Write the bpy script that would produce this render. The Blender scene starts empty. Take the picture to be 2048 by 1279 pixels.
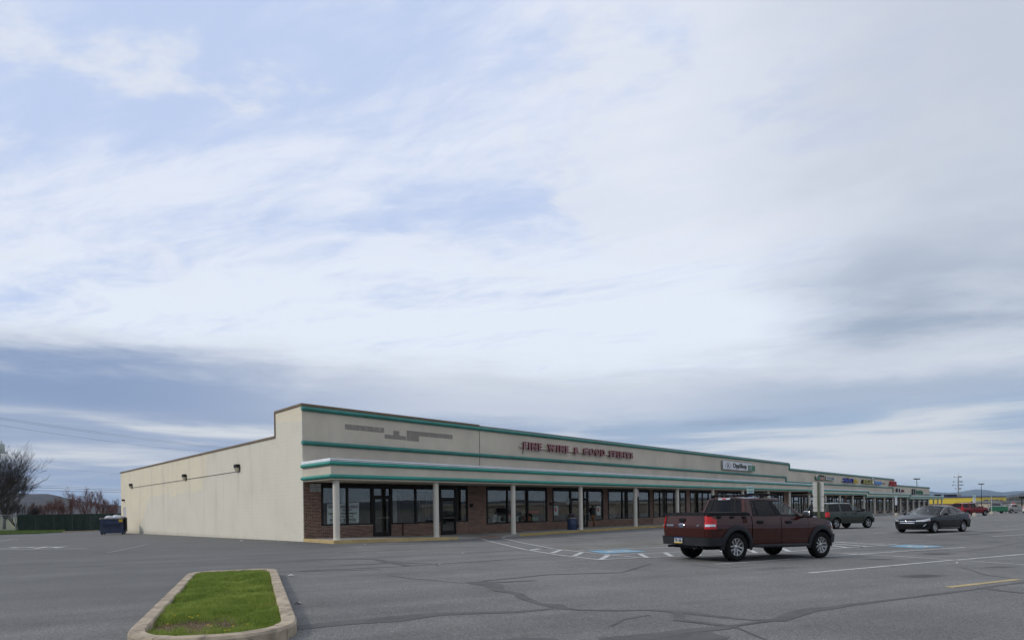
import bpy, bmesh, math, random
from math import sin, cos, pi, radians, sqrt, atan2
from mathutils import Vector, Matrix

random.seed(7)
HAZE = True
SC = bpy.context.scene
COL = SC.collection

# ------------------------------------------------------------------ camera
F_PX, Y0, CX, ROLL, CAMZ = 1150.0, 1013.2, 1024.0, radians(0.83), 1.6
cd = bpy.data.cameras.new('camera')
cam = bpy.data.objects.new('camera', cd)
COL.objects.link(cam)
cd.sensor_width = 36.0
cd.lens = 36.0 * F_PX / 2048.0
cd.shift_y = (Y0 - 639.5) / 2048.0
cd.clip_start, cd.clip_end = 0.1, 30000
cr, sr = cos(ROLL), sin(ROLL)
cam.matrix_world = Matrix(((cr, sr, 0, 0), (0, 0, -1, 0), (-sr, cr, 0, CAMZ), (0, 0, 0, 1)))
SC.camera = cam

# ------------------------------------------------------------------ sun and sky
SUN_AZ, SUN_EL = radians(-104), radians(36)          # azimuth from +Y towards +X
sund = bpy.data.lights.new('sun', 'SUN')
sund.energy = 1.5
sund.angle = radians(10)
sund.color = (1.0, 0.94, 0.84)
sun = bpy.data.objects.new('sun', sund)
COL.objects.link(sun)
sdir = Vector((sin(SUN_AZ) * cos(SUN_EL), cos(SUN_AZ) * cos(SUN_EL), sin(SUN_EL)))
sun.rotation_euler = sdir.to_track_quat('Z', 'Y').to_euler()
sun.location = sdir * 80

SC.view_settings.view_transform = 'Standard'
SC.view_settings.look = 'None'
SC.view_settings.exposure = 0.0
SC.view_settings.gamma = 1.0
SC.view_settings.use_curve_mapping = False
SC.render.engine = 'CYCLES'
SC.cycles.use_denoising = True
try:
    SC.cycles.denoiser = 'OPENIMAGEDENOISE'
except Exception:
    pass
SC.cycles.max_bounces = 6
SC.cycles.diffuse_bounces = 3
SC.cycles.glossy_bounces = 3
SC.cycles.transparent_max_bounces = 14
SC.cycles.volume_bounces = 0
SC.cycles.caustics_reflective = False
SC.cycles.caustics_refractive = False
SC.cycles.use_adaptive_sampling = True
SC.cycles.adaptive_threshold = 0.01


def lin(r, g, b):
    def f(c):
        c /= 255.0
        return c / 12.92 if c <= 0.04045 else ((c + 0.055) / 1.055) ** 2.4
    return (f(r), f(g), f(b), 1.0)


class NT:
    """small wrapper to write node trees as expressions"""
    def __init__(self, tree):
        self.t = tree
        self.n = tree.nodes
        self.l = tree.links

    def new(self, typ, **kw):
        nd = self.n.new(typ)
        for k, v in kw.items():
            setattr(nd, k, v)
        return nd

    def put(self, sock, v):
        if hasattr(v, 'links'):
            self.l.new(v, sock)
        else:
            try:
                sock.default_value = v
            except Exception:
                sock.default_value = (v, v, v, 1.0)

    def m(self, op, a, b=0.0, c=None, clamp=False):
        nd = self.new('ShaderNodeMath', operation=op, use_clamp=clamp)
        self.put(nd.inputs[0], a)
        self.put(nd.inputs[1], b)
        if c is not None:
            self.put(nd.inputs[2], c)
        return nd.outputs[0]

    def add(self, a, b): return self.m('ADD', a, b)
    def sub(self, a, b): return self.m('SUBTRACT', a, b)
    def mul(self, a, b): return self.m('MULTIPLY', a, b)
    def div(self, a, b): return self.m('DIVIDE', a, b)
    def mx(self, a, b): return self.m('MAXIMUM', a, b)
    def mn(self, a, b): return self.m('MINIMUM', a, b)

    def ss(self, x, lo, hi, a=0.0, b=1.0):
        nd = self.new('ShaderNodeMapRange', interpolation_type='SMOOTHSTEP', clamp=True)
        self.put(nd.inputs[0], x)
        for i, v in enumerate((lo, hi, a, b)):
            self.put(nd.inputs[i + 1], v)
        return nd.outputs[0]

    def xyz(self, x, y, z):
        nd = self.new('ShaderNodeCombineXYZ')
        for i, v in enumerate((x, y, z)):
            self.put(nd.inputs[i], v)
        return nd.outputs[0]

    def sep(self, v):
        nd = self.new('ShaderNodeSeparateXYZ')
        self.put(nd.inputs[0], v)
        return nd.outputs

    def noise(self, vec, scale, detail=3.0, rough=0.5, dist=0.0, color=False):
        nd = self.new('ShaderNodeTexNoise')
        if vec is not None:
            self.put(nd.inputs['Vector'], vec)
        self.put(nd.inputs['Scale'], scale)
        self.put(nd.inputs['Detail'], detail)
        self.put(nd.inputs['Roughness'], rough)
        self.put(nd.inputs['Distortion'], dist)
        return nd.outputs['Color' if color else 'Fac']

    def mix(self, fac, a, b, blend='MIX'):
        nd = self.new('ShaderNodeMix', data_type='RGBA', blend_type=blend)
        self.put(nd.inputs[0], fac)
        self.put(nd.inputs[6], a)
        self.put(nd.inputs[7], b)
        return nd.outputs[2]

    def ramp(self, fac, stops):
        nd = self.new('ShaderNodeValToRGB')
        el = nd.color_ramp.elements
        while len(el) < len(stops):
            el.new(0.5)
        for e, (p, c) in zip(el, stops):
            e.position = p
            e.color = c
        self.put(nd.inputs[0], fac)
        return nd.outputs[0]

    def bump(self, h, strength=0.3, dist=0.02):
        nd = self.new('ShaderNodeBump')
        nd.inputs['Strength'].default_value = strength
        nd.inputs['Distance'].default_value = dist
        self.put(nd.inputs['Height'], h)
        return nd.outputs[0]


world = bpy.data.worlds.new('World')
SC.world = world
world.use_nodes = True
world.node_tree.nodes.clear()
w = NT(world.node_tree)
SKY_STRENGTH = 0.1
sky = w.new('ShaderNodeTexSky', sky_type='NISHITA')
sky.sun_disc = False
sky.sun_elevation = SUN_EL
sky.sun_rotation = SUN_AZ
sky.air_density = 1.0
sky.dust_density = 1.5
sky.ozone_density = 1.5
d = w.new('ShaderNodeTexCoord').outputs['Generated']
dx, dy, dz = w.sep(d)
el_ = w.mx(dz, 0.012)
# cloud deck as a plane overhead: p = direction projected on it
px_ = w.div(dx, el_)
py_ = w.div(dy, el_)


def K(r, g, b, k=1.0):                     # a radiance seen in the picture -> sky units
    c = lin(r, g, b)
    return (c[0] * k / SKY_STRENGTH, c[1] * k / SKY_STRENGTH, c[2] * k / SKY_STRENGTH, 1.0)


P0 = w.xyz(px_, py_, 0.0)
# gently warped coordinates so that the streaks bend
wx = w.noise(P0, 0.5, 2.0, 0.5)
wy = w.noise(w.xyz(px_, py_, 7.3), 0.5, 2.0, 0.5)
qx = w.add(px_, w.mul(w.sub(wx, 0.5), 0.9))
qy = w.add(py_, w.mul(w.sub(wy, 0.5), 0.9))
# thin high veil over the whole sky: long fibres, finer threads, broad breaks
veil_n = w.noise(w.xyz(w.mul(qx, 0.5), w.mul(w.add(qy, w.mul(qx, 0.24)), 2.0), 3.1), 1.35, 8.0, 0.58, 0.2)
veil_f = w.noise(w.xyz(w.mul(qx, 1.5), w.mul(w.add(qy, w.mul(qx, 0.5)), 2.6), 11.0), 2.4, 8.0, 0.64, 0.35)
veil_l = w.noise(w.xyz(px_, py_, 23.0), 0.62, 2.0, 0.5)
veil = w.add(w.add(w.mul(veil_n, 0.46), w.mul(veil_f, 0.28)), w.mul(veil_l, 0.26))
veil = w.add(veil, w.mul(w.ss(py_, 1.5, 3.2), 0.09))
veil = w.ss(veil, 0.40, 0.60)
blue = w.mix(0.92, sky.outputs[0], K(198, 214, 246))
white = w.mix(w.ss(py_, 1.2, 3.0), K(226, 233, 249), K(230, 238, 251))
col = w.mix(veil, blue, white)
# soft altocumulus patch, right of the middle, high up
puff = w.noise(w.xyz(qx, w.mul(qy, 1.1), 41.0), 1.7, 8.0, 0.6, 0.15)
puff_m = w.mul(w.ss(w.add(puff, w.mul(w.ss(px_, -0.4, 0.9), 0.12)), 0.54, 0.67), w.ss(py_, 3.0, 1.8))
col = w.mix(w.mul(puff_m, 0.8), col, K(228, 233, 243))
# grey sheet coming in from the right
edge_n = w.mul(w.sub(w.noise(w.xyz(px_, w.mul(py_, 0.7), 55.0), 1.0, 7.0, 0.6), 0.5), 1.0)
d2 = w.add(w.sub(px_, w.add(-0.02, w.mul(py_, 0.52))), edge_n)
sheet_c = w.mix(w.ss(py_, 1.2, 3.5), K(197, 205, 220), K(157, 172, 193))
sheet_v = w.noise(w.xyz(w.mul(qx, 0.6), w.mul(qy, 0.9), 61.0), 1.2, 6.0, 0.55)
sheet_c = w.mix(w.mul(w.ss(sheet_v, 0.42, 0.66), 0.7), sheet_c, K(209, 216, 228))
col = w.mix(w.mul(w.ss(d2, -0.42, 0.5), 0.94), col, sheet_c)
# long grey-blue bank across the front
bank_n = w.mul(w.sub(w.noise(w.xyz(w.mul(px_, 0.8), py_, 71.0), 1.0, 8.0, 0.66), 0.5), 2.1)
bow = w.mul(w.m('POWER', w.m('ABSOLUTE', w.sub(px_, 0.5)), 1.3), 0.27)
d1 = w.add(w.sub(py_, w.sub(4.3, bow)), bank_n)
bank_s = w.noise(w.xyz(w.mul(dx, 2.6), w.mul(dy, 2.6), w.mul(dz, 11.0)), 1.0, 6.0, 0.6, 0.3)
bank_dark = w.mix(w.ss(dx, -0.60, -0.05), K(141, 161, 195), K(200, 209, 225))
bank_dark = w.mix(w.ss(dx, 0.2, 0.5), bank_dark, K(174, 188, 209))
bank_c = w.mix(w.ss(w.add(d1, w.mul(w.sub(bank_s, 0.5), 3.4)), 0.0, 1.7), K(212, 219, 231), bank_dark)
col = w.mix(w.ss(d1, -0.55, 0.65), col, bank_c)
# soft broad bands low over the horizon
low_n = w.noise(w.xyz(w.mul(dx, 1.5), w.mul(dy, 1.5), w.mul(w.add(dz, w.mul(dx, 0.02)), 17.0)), 1.0, 5.0, 0.55, 0.35)
low_w = w.noise(w.xyz(w.mul(dx, 3.0), w.mul(dy, 3.0), w.mul(dz, 30.0)), 1.0, 5.0, 0.6, 0.3)
low_v = w.add(w.mul(low_n, 0.7), w.mul(low_w, 0.3))
low_c = w.mix(w.ss(low_v, 0.47, 0.61), w.mix(w.ss(dx, -0.5, 0.5), K(158, 174, 202), K(165, 185, 210)), K(216, 221, 228))
low_c = w.mix(w.mul(w.ss(low_v, 0.47, 0.34), 0.8), low_c, K(142, 157, 186))
col = w.mix(w.ss(w.add(dz, w.mul(w.sub(low_w, 0.5), 0.05)), 0.165, 0.125), col, low_c)
# pale air close to the horizon
hor = w.ss(dz, 0.075, 0.0)
col = w.mix(w.mul(hor, 0.7), col, w.mix(w.ss(dx, -0.6, 0.6), K(158, 178, 210), K(204, 214, 224)))
bg = w.new('ShaderNodeBackground')
w.put(bg.inputs['Color'], col)
bg.inputs['Strength'].default_value = SKY_STRENGTH
wo = w.new('ShaderNodeOutputWorld')
w.l.new(bg.outputs[0], wo.inputs['Surface'])

# ------------------------------------------------------------------ geometry helpers
UV = Vector((sin(radians(45)), cos(radians(45))))    # along the shop front
NV = Vector((-UV.y, UV.x))                           # towards the back of the building
CORNER = Vector((-10.45, 28.77))


def lerp(a, b, t):
    return a + (b - a) * t


def poly1(pts, x):
    if x <= pts[0][0]:
        return pts[0][1]
    for (x0, y0), (x1, y1) in zip(pts, pts[1:]):
        if x <= x1:
            return y0 + (y1 - y0) * (x - x0) / (x1 - x0)
    return pts[-1][1]


PS = [(-200, 0.9), (-60, 0.30), (-13, 0.08), (0, 0.02), (7.4, -0.16), (13, -0.20), (25, -0.20), (60, -0.42), (110, -0.65), (200, -1.1), (400, -1.6)]
QT = [(-20, 0.10), (-4, 0.0), (0, 0.0), (60, -0.62), (200, -1.2)]


def st(x, y):
    v = Vector((x, y)) - CORNER
    return v.dot(UV), v.dot(NV)


def G_st(s, t):
    return poly1(PS, s) + poly1(QT, t)


def G(x, y):
    return G_st(*st(x, y))


def B(s, t, z=0.0):
    p = CORNER + UV * s + NV * t
    return Vector((p.x, p.y, z))


def ray(px, py):
    ax, ay = px - CX, py - Y0
    return (cr * ax - sr * ay) / F_PX, -(sr * ax + cr * ay) / F_PX     # X/Y, Z/Y


def at(px, py, dz=0.0):
    """the point of the ground (raised by dz) seen at a photo position"""
    k, m = ray(px, py)
    Y = 20.0
    for _ in range(60):
        z = G(k * Y, Y) + dz
        Yn = (z - CAMZ) / m if m < -1e-5 else 800.0
        Yn = max(1.0, min(Yn, 900.0))
        Y = 0.5 * Y + 0.5 * Yn
    return Vector((k * Y, Y, G(k * Y, Y) + dz))


def far(px, py, Y):
    k, m = ray(px, py)
    return Vector((k * Y, Y, CAMZ + m * Y))


def s_on(px, t, py=1030.0):
    """s along the front of the vertical plane t seen at a photo column"""
    k, m = ray(px, py)
    P = CORNER + NV * t
    return (k * P.y - P.x) / (UV.x - k * UV.y)


class MB:
    def __init__(self):
        self.v = []
        self.f = []
        self.mi = []
        self.cur = 0

    def add(self, vs, fs):
        o = len(self.v)
        self.v += [tuple(p) for p in vs]
        self.f += [tuple(i + o for i in f) for f in fs]
        self.mi += [self.cur] * len(fs)
        return self

    def box(self, x0, x1, y0, y1, z0, z1):
        if x0 > x1: x0, x1 = x1, x0
        if y0 > y1: y0, y1 = y1, y0
        if z0 > z1: z0, z1 = z1, z0
        return self.add([(x0, y0, z0), (x1, y0, z0), (x1, y1, z0), (x0, y1, z0), (x0, y0, z1), (x1, y0, z1), (x1, y1, z1), (x0, y1, z1)],
                        [(0, 3, 2, 1), (4, 5, 6, 7), (0, 1, 5, 4), (1, 2, 6, 5), (2, 3, 7, 6), (3, 0, 4, 7)])

    def tube(self, p0, p1, r0, r1=None, n=8, cap=True):
        r1 = r0 if r1 is None else r1
        p0, p1 = Vector(p0), Vector(p1)
        a = (p1 - p0)
        if a.length < 1e-9:
            return self
        a.normalize()
        b = a.orthogonal().normalized()
        c = a.cross(b)
        vs = []
        for p, r in ((p0, r0), (p1, r1)):
            for i in range(n):
                q = 2 * pi * i / n
                vs.append(p + (b * cos(q) + c * sin(q)) * r)
        fs = [(i, (i + 1) % n, n + (i + 1) % n, n + i) for i in range(n)]
        if cap:
            fs += [tuple(reversed(range(n))), tuple(range(n, 2 * n))]
        return self.add(vs, fs)

    def path(self, pts, r, n=8):
        pts = [Vector(p) for p in pts]
        rr = r if isinstance(r, (list, tuple)) else [r] * len(pts)
        rings = []
        b = None
        for i, p in enumerate(pts):
            a = (pts[min(i + 1, len(pts) - 1)] - pts[max(i - 1, 0)]).normalized()
            if b is None:
                b = a.orthogonal().normalized()
            else:
                b = (b - a * b.dot(a)).normalized()
            c = a.cross(b)
            rings.append([p + (b * cos(2 * pi * k / n) + c * sin(2 * pi * k / n)) * rr[i] for k in range(n)])
        vs = [q for g in rings for q in g]
        fs = []
        for i in range(len(rings) - 1):
            for k in range(n):
                fs.append((i * n + k, i * n + (k + 1) % n, (i + 1) * n + (k + 1) % n, (i + 1) * n + k))
        fs += [tuple(reversed(range(n))), tuple(range((len(rings) - 1) * n, len(rings) * n))]
        return self.add(vs, fs)

    def lathe(self, prof, n=24, axis='z', c=(0, 0, 0)):
        vs = []
        for r, z in prof:
            for k in range(n):
                q = 2 * pi * k / n
                if axis == 'z':
                    vs.append((c[0] + r * cos(q), c[1] + r * sin(q), c[2] + z))
                else:                       # axis y
                    vs.append((c[0] + r * cos(q), c[1] + z, c[2] - r * sin(q)))
        fs = []
        for i in range(len(prof) - 1):
            for k in range(n):
                fs.append((i * n + k, i * n + (k + 1) % n, (i + 1) * n + (k + 1) % n, (i + 1) * n + k))
        return self.add(vs, fs)

    def grid(self, rows, flip=False):
        m = len(rows[0])
        vs = [p for r in rows for p in r]
        fs = []
        for i in range(len(rows) - 1):
            for k in range(m - 1):
                f = (i * m + k, i * m + k + 1, (i + 1) * m + k + 1, (i + 1) * m + k)
                fs.append(tuple(reversed(f)) if flip else f)
        return self.add(vs, fs)

    def prism(self, pts, z0, z1):
        """pts: ccw outline in xy"""
        n = len(pts)
        vs = [(p[0], p[1], z0) for p in pts] + [(p[0], p[1], z1) for p in pts]
        fs = [tuple(reversed(range(n))), tuple(range(n, 2 * n))] + [(i, (i + 1) % n, n + (i + 1) % n, n + i) for i in range(n)]
        return self.add(vs, fs)

    def xprism(self, pts, x0, x1):
        """pts: outline in (y, z), extruded along x"""
        n = len(pts)
        vs = [(x0, p[0], p[1]) for p in pts] + [(x1, p[0], p[1]) for p in pts]
        fs = [tuple(reversed(range(n))), tuple(range(n, 2 * n))] + [(i, (i + 1) % n, n + (i + 1) % n, n + i) for i in range(n)]
        return self.add(vs, fs)

    def blob(self, c, r, n=12, m=8, p=1.0):
        """rounded box / ellipsoid: p<1 is boxier"""
        def sg(v):
            return math.copysign(abs(v) ** p, v)
        rows = []
        for i in range(m + 1):
            a = -pi / 2 + pi * i / m
            rows.append([(c[0] + r[0] * sg(cos(a)) * sg(cos(2 * pi * k / n)), c[1] + r[1] * sg(cos(a)) * sg(sin(2 * pi * k / n)), c[2] + r[2] * sg(sin(a))) for k in range(n + 1)])
        return self.grid(rows)

    def build(self, name, mat, parent=None, smooth=False, auto=None):
        me = bpy.data.meshes.new(name)
        me.from_pydata(self.v, [], self.f)
        mats = mat if isinstance(mat, (list, tuple)) else [mat]
        for m_ in mats:
            me.materials.append(m_)
        if len(mats) > 1:
            me.polygons.foreach_set('material_index', self.mi)
        bm = bmesh.new()
        bm.from_mesh(me)
        bmesh.ops.remove_doubles(bm, verts=bm.verts, dist=1e-5)
        bmesh.ops.recalc_face_normals(bm, faces=bm.faces)
        bm.to_mesh(me)
        bm.free()
        if smooth or auto:
            me.polygons.foreach_set('use_smooth', [True] * len(me.polygons))
            if auto:
                me.set_sharp_from_angle(angle=radians(auto))
        me.update()
        o = bpy.data.objects.new(name, me)
        COL.objects.link(o)
        if parent is not None:
            o.parent = parent
        return o

    def raw(self, name, mat, parent=None):
        """no welding, no normal work: for big scatter meshes"""
        me = bpy.data.meshes.new(name)
        me.from_pydata(self.v, [], self.f)
        me.materials.append(mat)
        me.update()
        o = bpy.data.objects.new(name, me)
        COL.objects.link(o)
        if parent is not None:
            o.parent = parent
        return o


def tag(o, label=None, cat=None, group=None, kind=None):
    if label: o['label'] = label
    if cat: o['category'] = cat
    if group: o['group'] = group
    if kind: o['kind'] = kind
    return o


def thing(name, label, cat, loc=(0, 0, 0), rz=0.0, group=None, rx=0.0, ry=0.0):
    o = bpy.data.objects.new(name, None)
    COL.objects.link(o)
    o.location = loc
    o.rotation_euler = (rx, ry, rz)
    o.empty_display_size = 0.2
    return tag(o, label, cat, group)


def copy_tree(o, parent=None):
    c = o.copy()
    COL.objects.link(c)
    if parent is not None:
        c.parent = parent
    for ch in o.children:
        copy_tree(ch, c)
    return c


def text_mesh(txt, size, depth=0.01, offset=0.0, wx=1.0, space=1.0, shear=0.0, align='LEFT'):
    """vertices/faces of a line of type standing in the xz plane and facing -y"""
    cu = bpy.data.curves.new('type', 'FONT')
    cu.body = txt
    cu.size = size
    cu.extrude = depth / 2
    cu.offset = offset
    cu.space_character = space
    cu.shear = shear
    cu.align_x = align
    cu.resolution_u = 3
    ob = bpy.data.objects.new('type', cu)
    me = ob.to_mesh()
    vs = [(v.co.x * wx, -v.co.z, v.co.y) for v in me.vertices]
    fs = [tuple(p.vertices) for p in me.polygons]
    ob.to_mesh_clear()
    bpy.data.objects.remove(ob)
    bpy.data.curves.remove(cu)
    return vs, fs


def shift(vs, x=0, y=0, z=0):
    return [(a + x, b + y, c + z) for a, b, c in vs]


def bbox(vs):
    return [(min(v[i] for v in vs), max(v[i] for v in vs)) for i in range(3)]


# ------------------------------------------------------------------ materials
MATS = {}


def pm(name, col, rough=0.6, metal=0.0, var=0.12, vscale=3.0, bump=0.0, bscale=60.0, coat=0.0, spec=0.5, dirt=None, emis=None):
    """principled material with noise-driven colour wear and relief"""
    if name in MATS:
        return MATS[name]
    m_ = bpy.data.materials.new(name)
    m_.use_nodes = True
    m_.node_tree.nodes.clear()
    t = NT(m_.node_tree)
    co = t.new('ShaderNodeTexCoord').outputs['Object']
    bs = t.new('ShaderNodeBsdfPrincipled')
    c = tuple(col[:3]) + (1.0,)
    n1 = t.noise(co, vscale, 5.0, 0.6)
    dark = tuple(max(0, x * (1 - var)) for x in c[:3]) + (1,)
    lite = tuple(min(1, x * (1 + var)) for x in c[:3]) + (1,)
    cc = t.mix(t.ss(n1, 0.3, 0.7), dark, lite)
    if dirt:
        n2 = t.noise(co, dirt[1], 6.0, 0.65, 0.5)
        cc = t.mix(t.mul(t.ss(n2, 0.5, 0.75), dirt[2]), cc, tuple(dirt[0][:3]) + (1,))
    t.put(bs.inputs['Base Color'], cc)
    t.put(bs.inputs['Roughness'], t.m('ADD', t.mul(t.sub(n1, 0.5), 0.15), rough, clamp=True))
    bs.inputs['Metallic'].default_value = metal
    bs.inputs['Specular IOR Level'].default_value = spec
    if coat:
        bs.inputs['Coat Weight'].default_value = coat
        bs.inputs['Coat Roughness'].default_value = 0.04
    if bump:
        t.put(bs.inputs['Normal'], t.bump(t.noise(co, bscale, 4.0, 0.6), bump, 0.01))
    if emis:
        t.put(bs.inputs['Emission Color'], tuple(emis[0][:3]) + (1,))
        bs.inputs['Emission Strength'].default_value = emis[1]
    out = t.new('ShaderNodeOutputMaterial')
    t.l.new(bs.outputs[0], out.inputs['Surface'])
    MATS[name] = m_
    return m_


def glass(name, tint=(0.4, 0.42, 0.42), refl=1.0, ior=1.5, rough=0.0, wav=0.0, gain=1.1):
    if name in MATS:
        return MATS[name]
    m_ = bpy.data.materials.new(name)
    m_.use_nodes = True
    m_.node_tree.nodes.clear()
    t = NT(m_.node_tree)
    tr = t.new('ShaderNodeBsdfTransparent')
    tr.inputs[0].default_value = tuple(tint) + (1,)
    gl = t.new('ShaderNodeBsdfGlossy')
    gl.inputs['Color'].default_value = (refl, refl, refl, 1)
    gl.inputs['Roughness'].default_value = rough
    fr = t.new('ShaderNodeFresnel')
    fr.inputs['IOR'].default_value = ior
    if wav:
        co = t.new('ShaderNodeTexCoord').outputs['Object']
        nb = t.bump(t.noise(co, 0.9, 2.0, 0.5), wav, 0.02)
        t.put(gl.inputs['Normal'], nb)
        t.put(fr.inputs['Normal'], nb)
    geo = t.new('ShaderNodeNewGeometry')
    # both faces of a sheet mirror alike: undo the inside-out Fresnel of back faces
    fac = t.mul(t.m('MINIMUM', t.mul(fr.outputs[0], gain), 1.0), t.sub(1.0, geo.outputs['Backfacing']))
    fac = t.add(fac, t.mul(geo.outputs['Backfacing'], 0.08))
    mxs = t.new('ShaderNodeMixShader')
    t.put(mxs.inputs[0], fac)
    t.l.new(tr.outputs[0], mxs.inputs[1])
    t.l.new(gl.outputs[0], mxs.inputs[2])
    out = t.new('ShaderNodeOutputMaterial')
    t.l.new(mxs.outputs[0], out.inputs['Surface'])
    MATS[name] = m_
    return m_

# ------------------------------------------------------------------ ground
def asphalt_mat():
    m_ = bpy.data.materials.new('asphalt')
    m_.use_nodes = True
    m_.node_tree.nodes.clear()
    t = NT(m_.node_tree)
    co = t.new('ShaderNodeTexCoord').outputs['Object']
    x, y, z = t.sep(co)
    big = t.noise(co, 0.06, 4.0, 0.55)
    mid = t.noise(co, 0.55, 5.0, 0.6, 0.4)
    # traffic streaks along the lanes
    a = radians(23)
    along = t.add(t.mul(x, cos(a)), t.mul(y, sin(a)))
    across = t.sub(t.mul(y, cos(a)), t.mul(x, sin(a)))
    streak = t.noise(t.xyz(t.mul(along, 0.05), t.mul(across, 0.9), 0.0), 1.0, 4.0, 0.6)
    fine = t.noise(co, 95.0, 3.0, 0.7)
    coarse = t.noise(co, 22.0, 4.0, 0.7)
    vor = t.new('ShaderNodeTexVoronoi')
    t.put(vor.inputs['Vector'], co)
    vor.inputs['Scale'].default_value = 120.0
    stone = t.sep(vor.outputs['Color'])[0]
    v = t.add(t.add(t.mul(big, 0.32), t.mul(mid, 0.30)), t.mul(streak, 0.38))
    base = t.ramp(v, [(0.36, (0.103, 0.101, 0.096, 1)), (0.5, (0.152, 0.149, 0.141, 1)), (0.64, (0.202, 0.197, 0.185, 1))])
    grit = t.add(t.mul(t.sub(fine, 0.5), 1.5), t.mul(t.ss(stone, 0.76, 0.97), 1.0))
    grit = t.add(grit, t.mul(t.sub(coarse, 0.5), 1.1))
    grit = t.sub(grit, t.mul(t.ss(stone, 0.24, 0.05), 0.35))
    base = t.mix(1.0, base, t.xyz(t.add(1.0, grit), t.add(1.0, grit), t.add(1.0, grit)), 'MULTIPLY')
    # the lane along the block wall was resurfaced: smoother and darker
    lane = t.mul(t.ss(t.add(t.add(x, t.mul(y, 0.16)), t.mul(t.sub(mid, 0.5), 1.5)), -1.6, -4.4), t.ss(y, 6.0, 11.0))
    base = t.mix(t.mul(lane, 0.42), base, (0.080, 0.081, 0.082, 1))
    # oil marks in the bays, and a wide dark oval under the pickup
    for (sx, sy, la, lb, k) in DARK_MARKS:
        ux, uy = t.sub(x, sx), t.sub(y, sy)
        l1 = t.div(t.add(t.mul(ux, cos(a)), t.mul(uy, sin(a))), la)
        l2 = t.div(t.sub(t.mul(uy, cos(a)), t.mul(ux, sin(a))), lb)
        dd = t.add(t.m('SQRT', t.add(t.mul(l1, l1), t.mul(l2, l2))), t.mul(t.sub(mid, 0.5), 1.6))
        base = t.mix(t.mul(t.ss(dd, 1.0, 0.25), k), base, (0.05, 0.048, 0.046, 1))
    bs = t.new('ShaderNodeBsdfPrincipled')
    t.put(bs.inputs['Base Color'], base)
    bs.inputs['Roughness'].default_value = 0.86
    bs.inputs['Specular IOR Level'].default_value = 0.35
    t.put(bs.inputs['Normal'], t.bump(t.add(fine, t.mul(stone, 0.6)), 0.55, 0.004))
    out = t.new('ShaderNodeOutputMaterial')
    t.l.new(bs.outputs[0], out.inputs['Surface'])
    return m_


DARK_MARKS = []
for (sx, sy, la, lb, k) in [(1752, 1118, 0.9, 0.35, 0.75), (1880, 1107, 1.2, 0.45, 0.8), (1850, 1151, 0.85, 0.33, 0.8), (2000, 1133, 0.9, 0.3, 0.7),
                            (1990, 1064, 1.6, 0.6, 0.7), (1945, 1068, 1.2, 0.4, 0.6), (1560, 1135, 1.1, 0.4, 0.4), (1540, 1110, 2.4, 0.8, 0.5)]:
    p = at(sx, sy)
    DARK_MARKS.append((p.x, p.y, la, lb, k))
ASPHALT = asphalt_mat()

EARTH = pm('earth', (0.10, 0.11, 0.045), 0.95, var=0.35, vscale=0.05, dirt=((0.16, 0.12, 0.075), 0.2, 0.6))
mb = MB()
R_ = 9000
mb.box(-R_, R_, -R_, R_, -4.2, -3.2)
tag(mb.build('ground', EARTH), kind='structure')

ss_ = [-200, -150, -100, -60, -40, -25, -13, -6, 0, 3.7, 7.4, 10, 13, 19, 25, 35, 45, 60, 80, 110, 150, 200, 300, 400]
tt_ = [-300, -200, -120, -80, -55, -40, -30, -25, -20, -16, -12, -8, -4, -2, 0, 10, 20, 30, 45, 60, 75]
mb = MB()
rows = []
for s_ in ss_:
    rows.append([B(s_, t_, G_st(s_, t_)) for t_ in tt_])
mb.grid(rows)
# skirt so that the lot is a slab
lot = mb.build('parking_lot', ASPHALT)
tag(lot, kind='structure')

# ---- painted markings
PAINT_W = pm('line_paint_white', (0.52, 0.52, 0.50), 0.8, var=0.15, vscale=2.0, dirt=((0.17, 0.165, 0.155), 6.0, 1.0))
PAINT_Y = pm('line_paint_yellow', (0.42, 0.33, 0.16), 0.8, var=0.15, vscale=2.0, dirt=((0.16, 0.155, 0.14), 4.0, 0.7))
PAINT_YF = pm('line_paint_faded_yellow', (0.34, 0.29, 0.17), 0.85, var=0.2, vscale=1.5, dirt=((0.15, 0.15, 0.145), 3.0, 0.8))
PAINT_B = pm('symbol_paint_blue', (0.16, 0.36, 0.50), 0.8, var=0.15, vscale=2.0, dirt=((0.14, 0.145, 0.15), 3.5, 0.7))
PAINT_G = pm('line_paint_worn', (0.24, 0.24, 0.235), 0.85, var=0.2, vscale=2.0, dirt=((0.14, 0.14, 0.14), 3.0, 0.9))
TAR = pm('crack_sealant', (0.085, 0.082, 0.078), 0.75, var=0.2, vscale=4.0, bump=0.2, bscale=30, dirt=((0.11, 0.108, 0.105), 1.2, 0.7))


def strip(pts, widths, name, mat, lift=0.006, step=0.4, wob=0.0):
    """a ribbon on the ground through world points"""
    dense = []
    ww = widths if isinstance(widths, (list, tuple)) else [widths] * len(pts)
    for i in range(len(pts) - 1):
        a, b = pts[i], pts[i + 1]
        n = max(1, int((b - a).length / step))
        for k in range(n):
            dense.append((a.lerp(b, k / n), lerp(ww[i], ww[i + 1], k / n)))
    dense.append((pts[-1], ww[-1]))
    L, R = [], []
    for i, (p, wd) in enumerate(dense):
        a = dense[max(0, i - 1)][0]
        b = dense[min(len(dense) - 1, i + 1)][0]
        dr = Vector((b.x - a.x, b.y - a.y)).normalized()
        nn = Vector((-dr.y, dr.x))
        wl = wd * (0.5 + random.uniform(-wob, wob))
        wr = wd * (0.5 + random.uniform(-wob, wob))
        for lst, k in ((L, wl), (R, -wr)):
            q = Vector((p.x, p.y)) + nn * k
            lst.append((q.x, q.y, G(q.x, q.y) + lift))
    m_ = MB()
    m_.grid([L, R])
    return m_.build(name, mat, lot)


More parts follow.
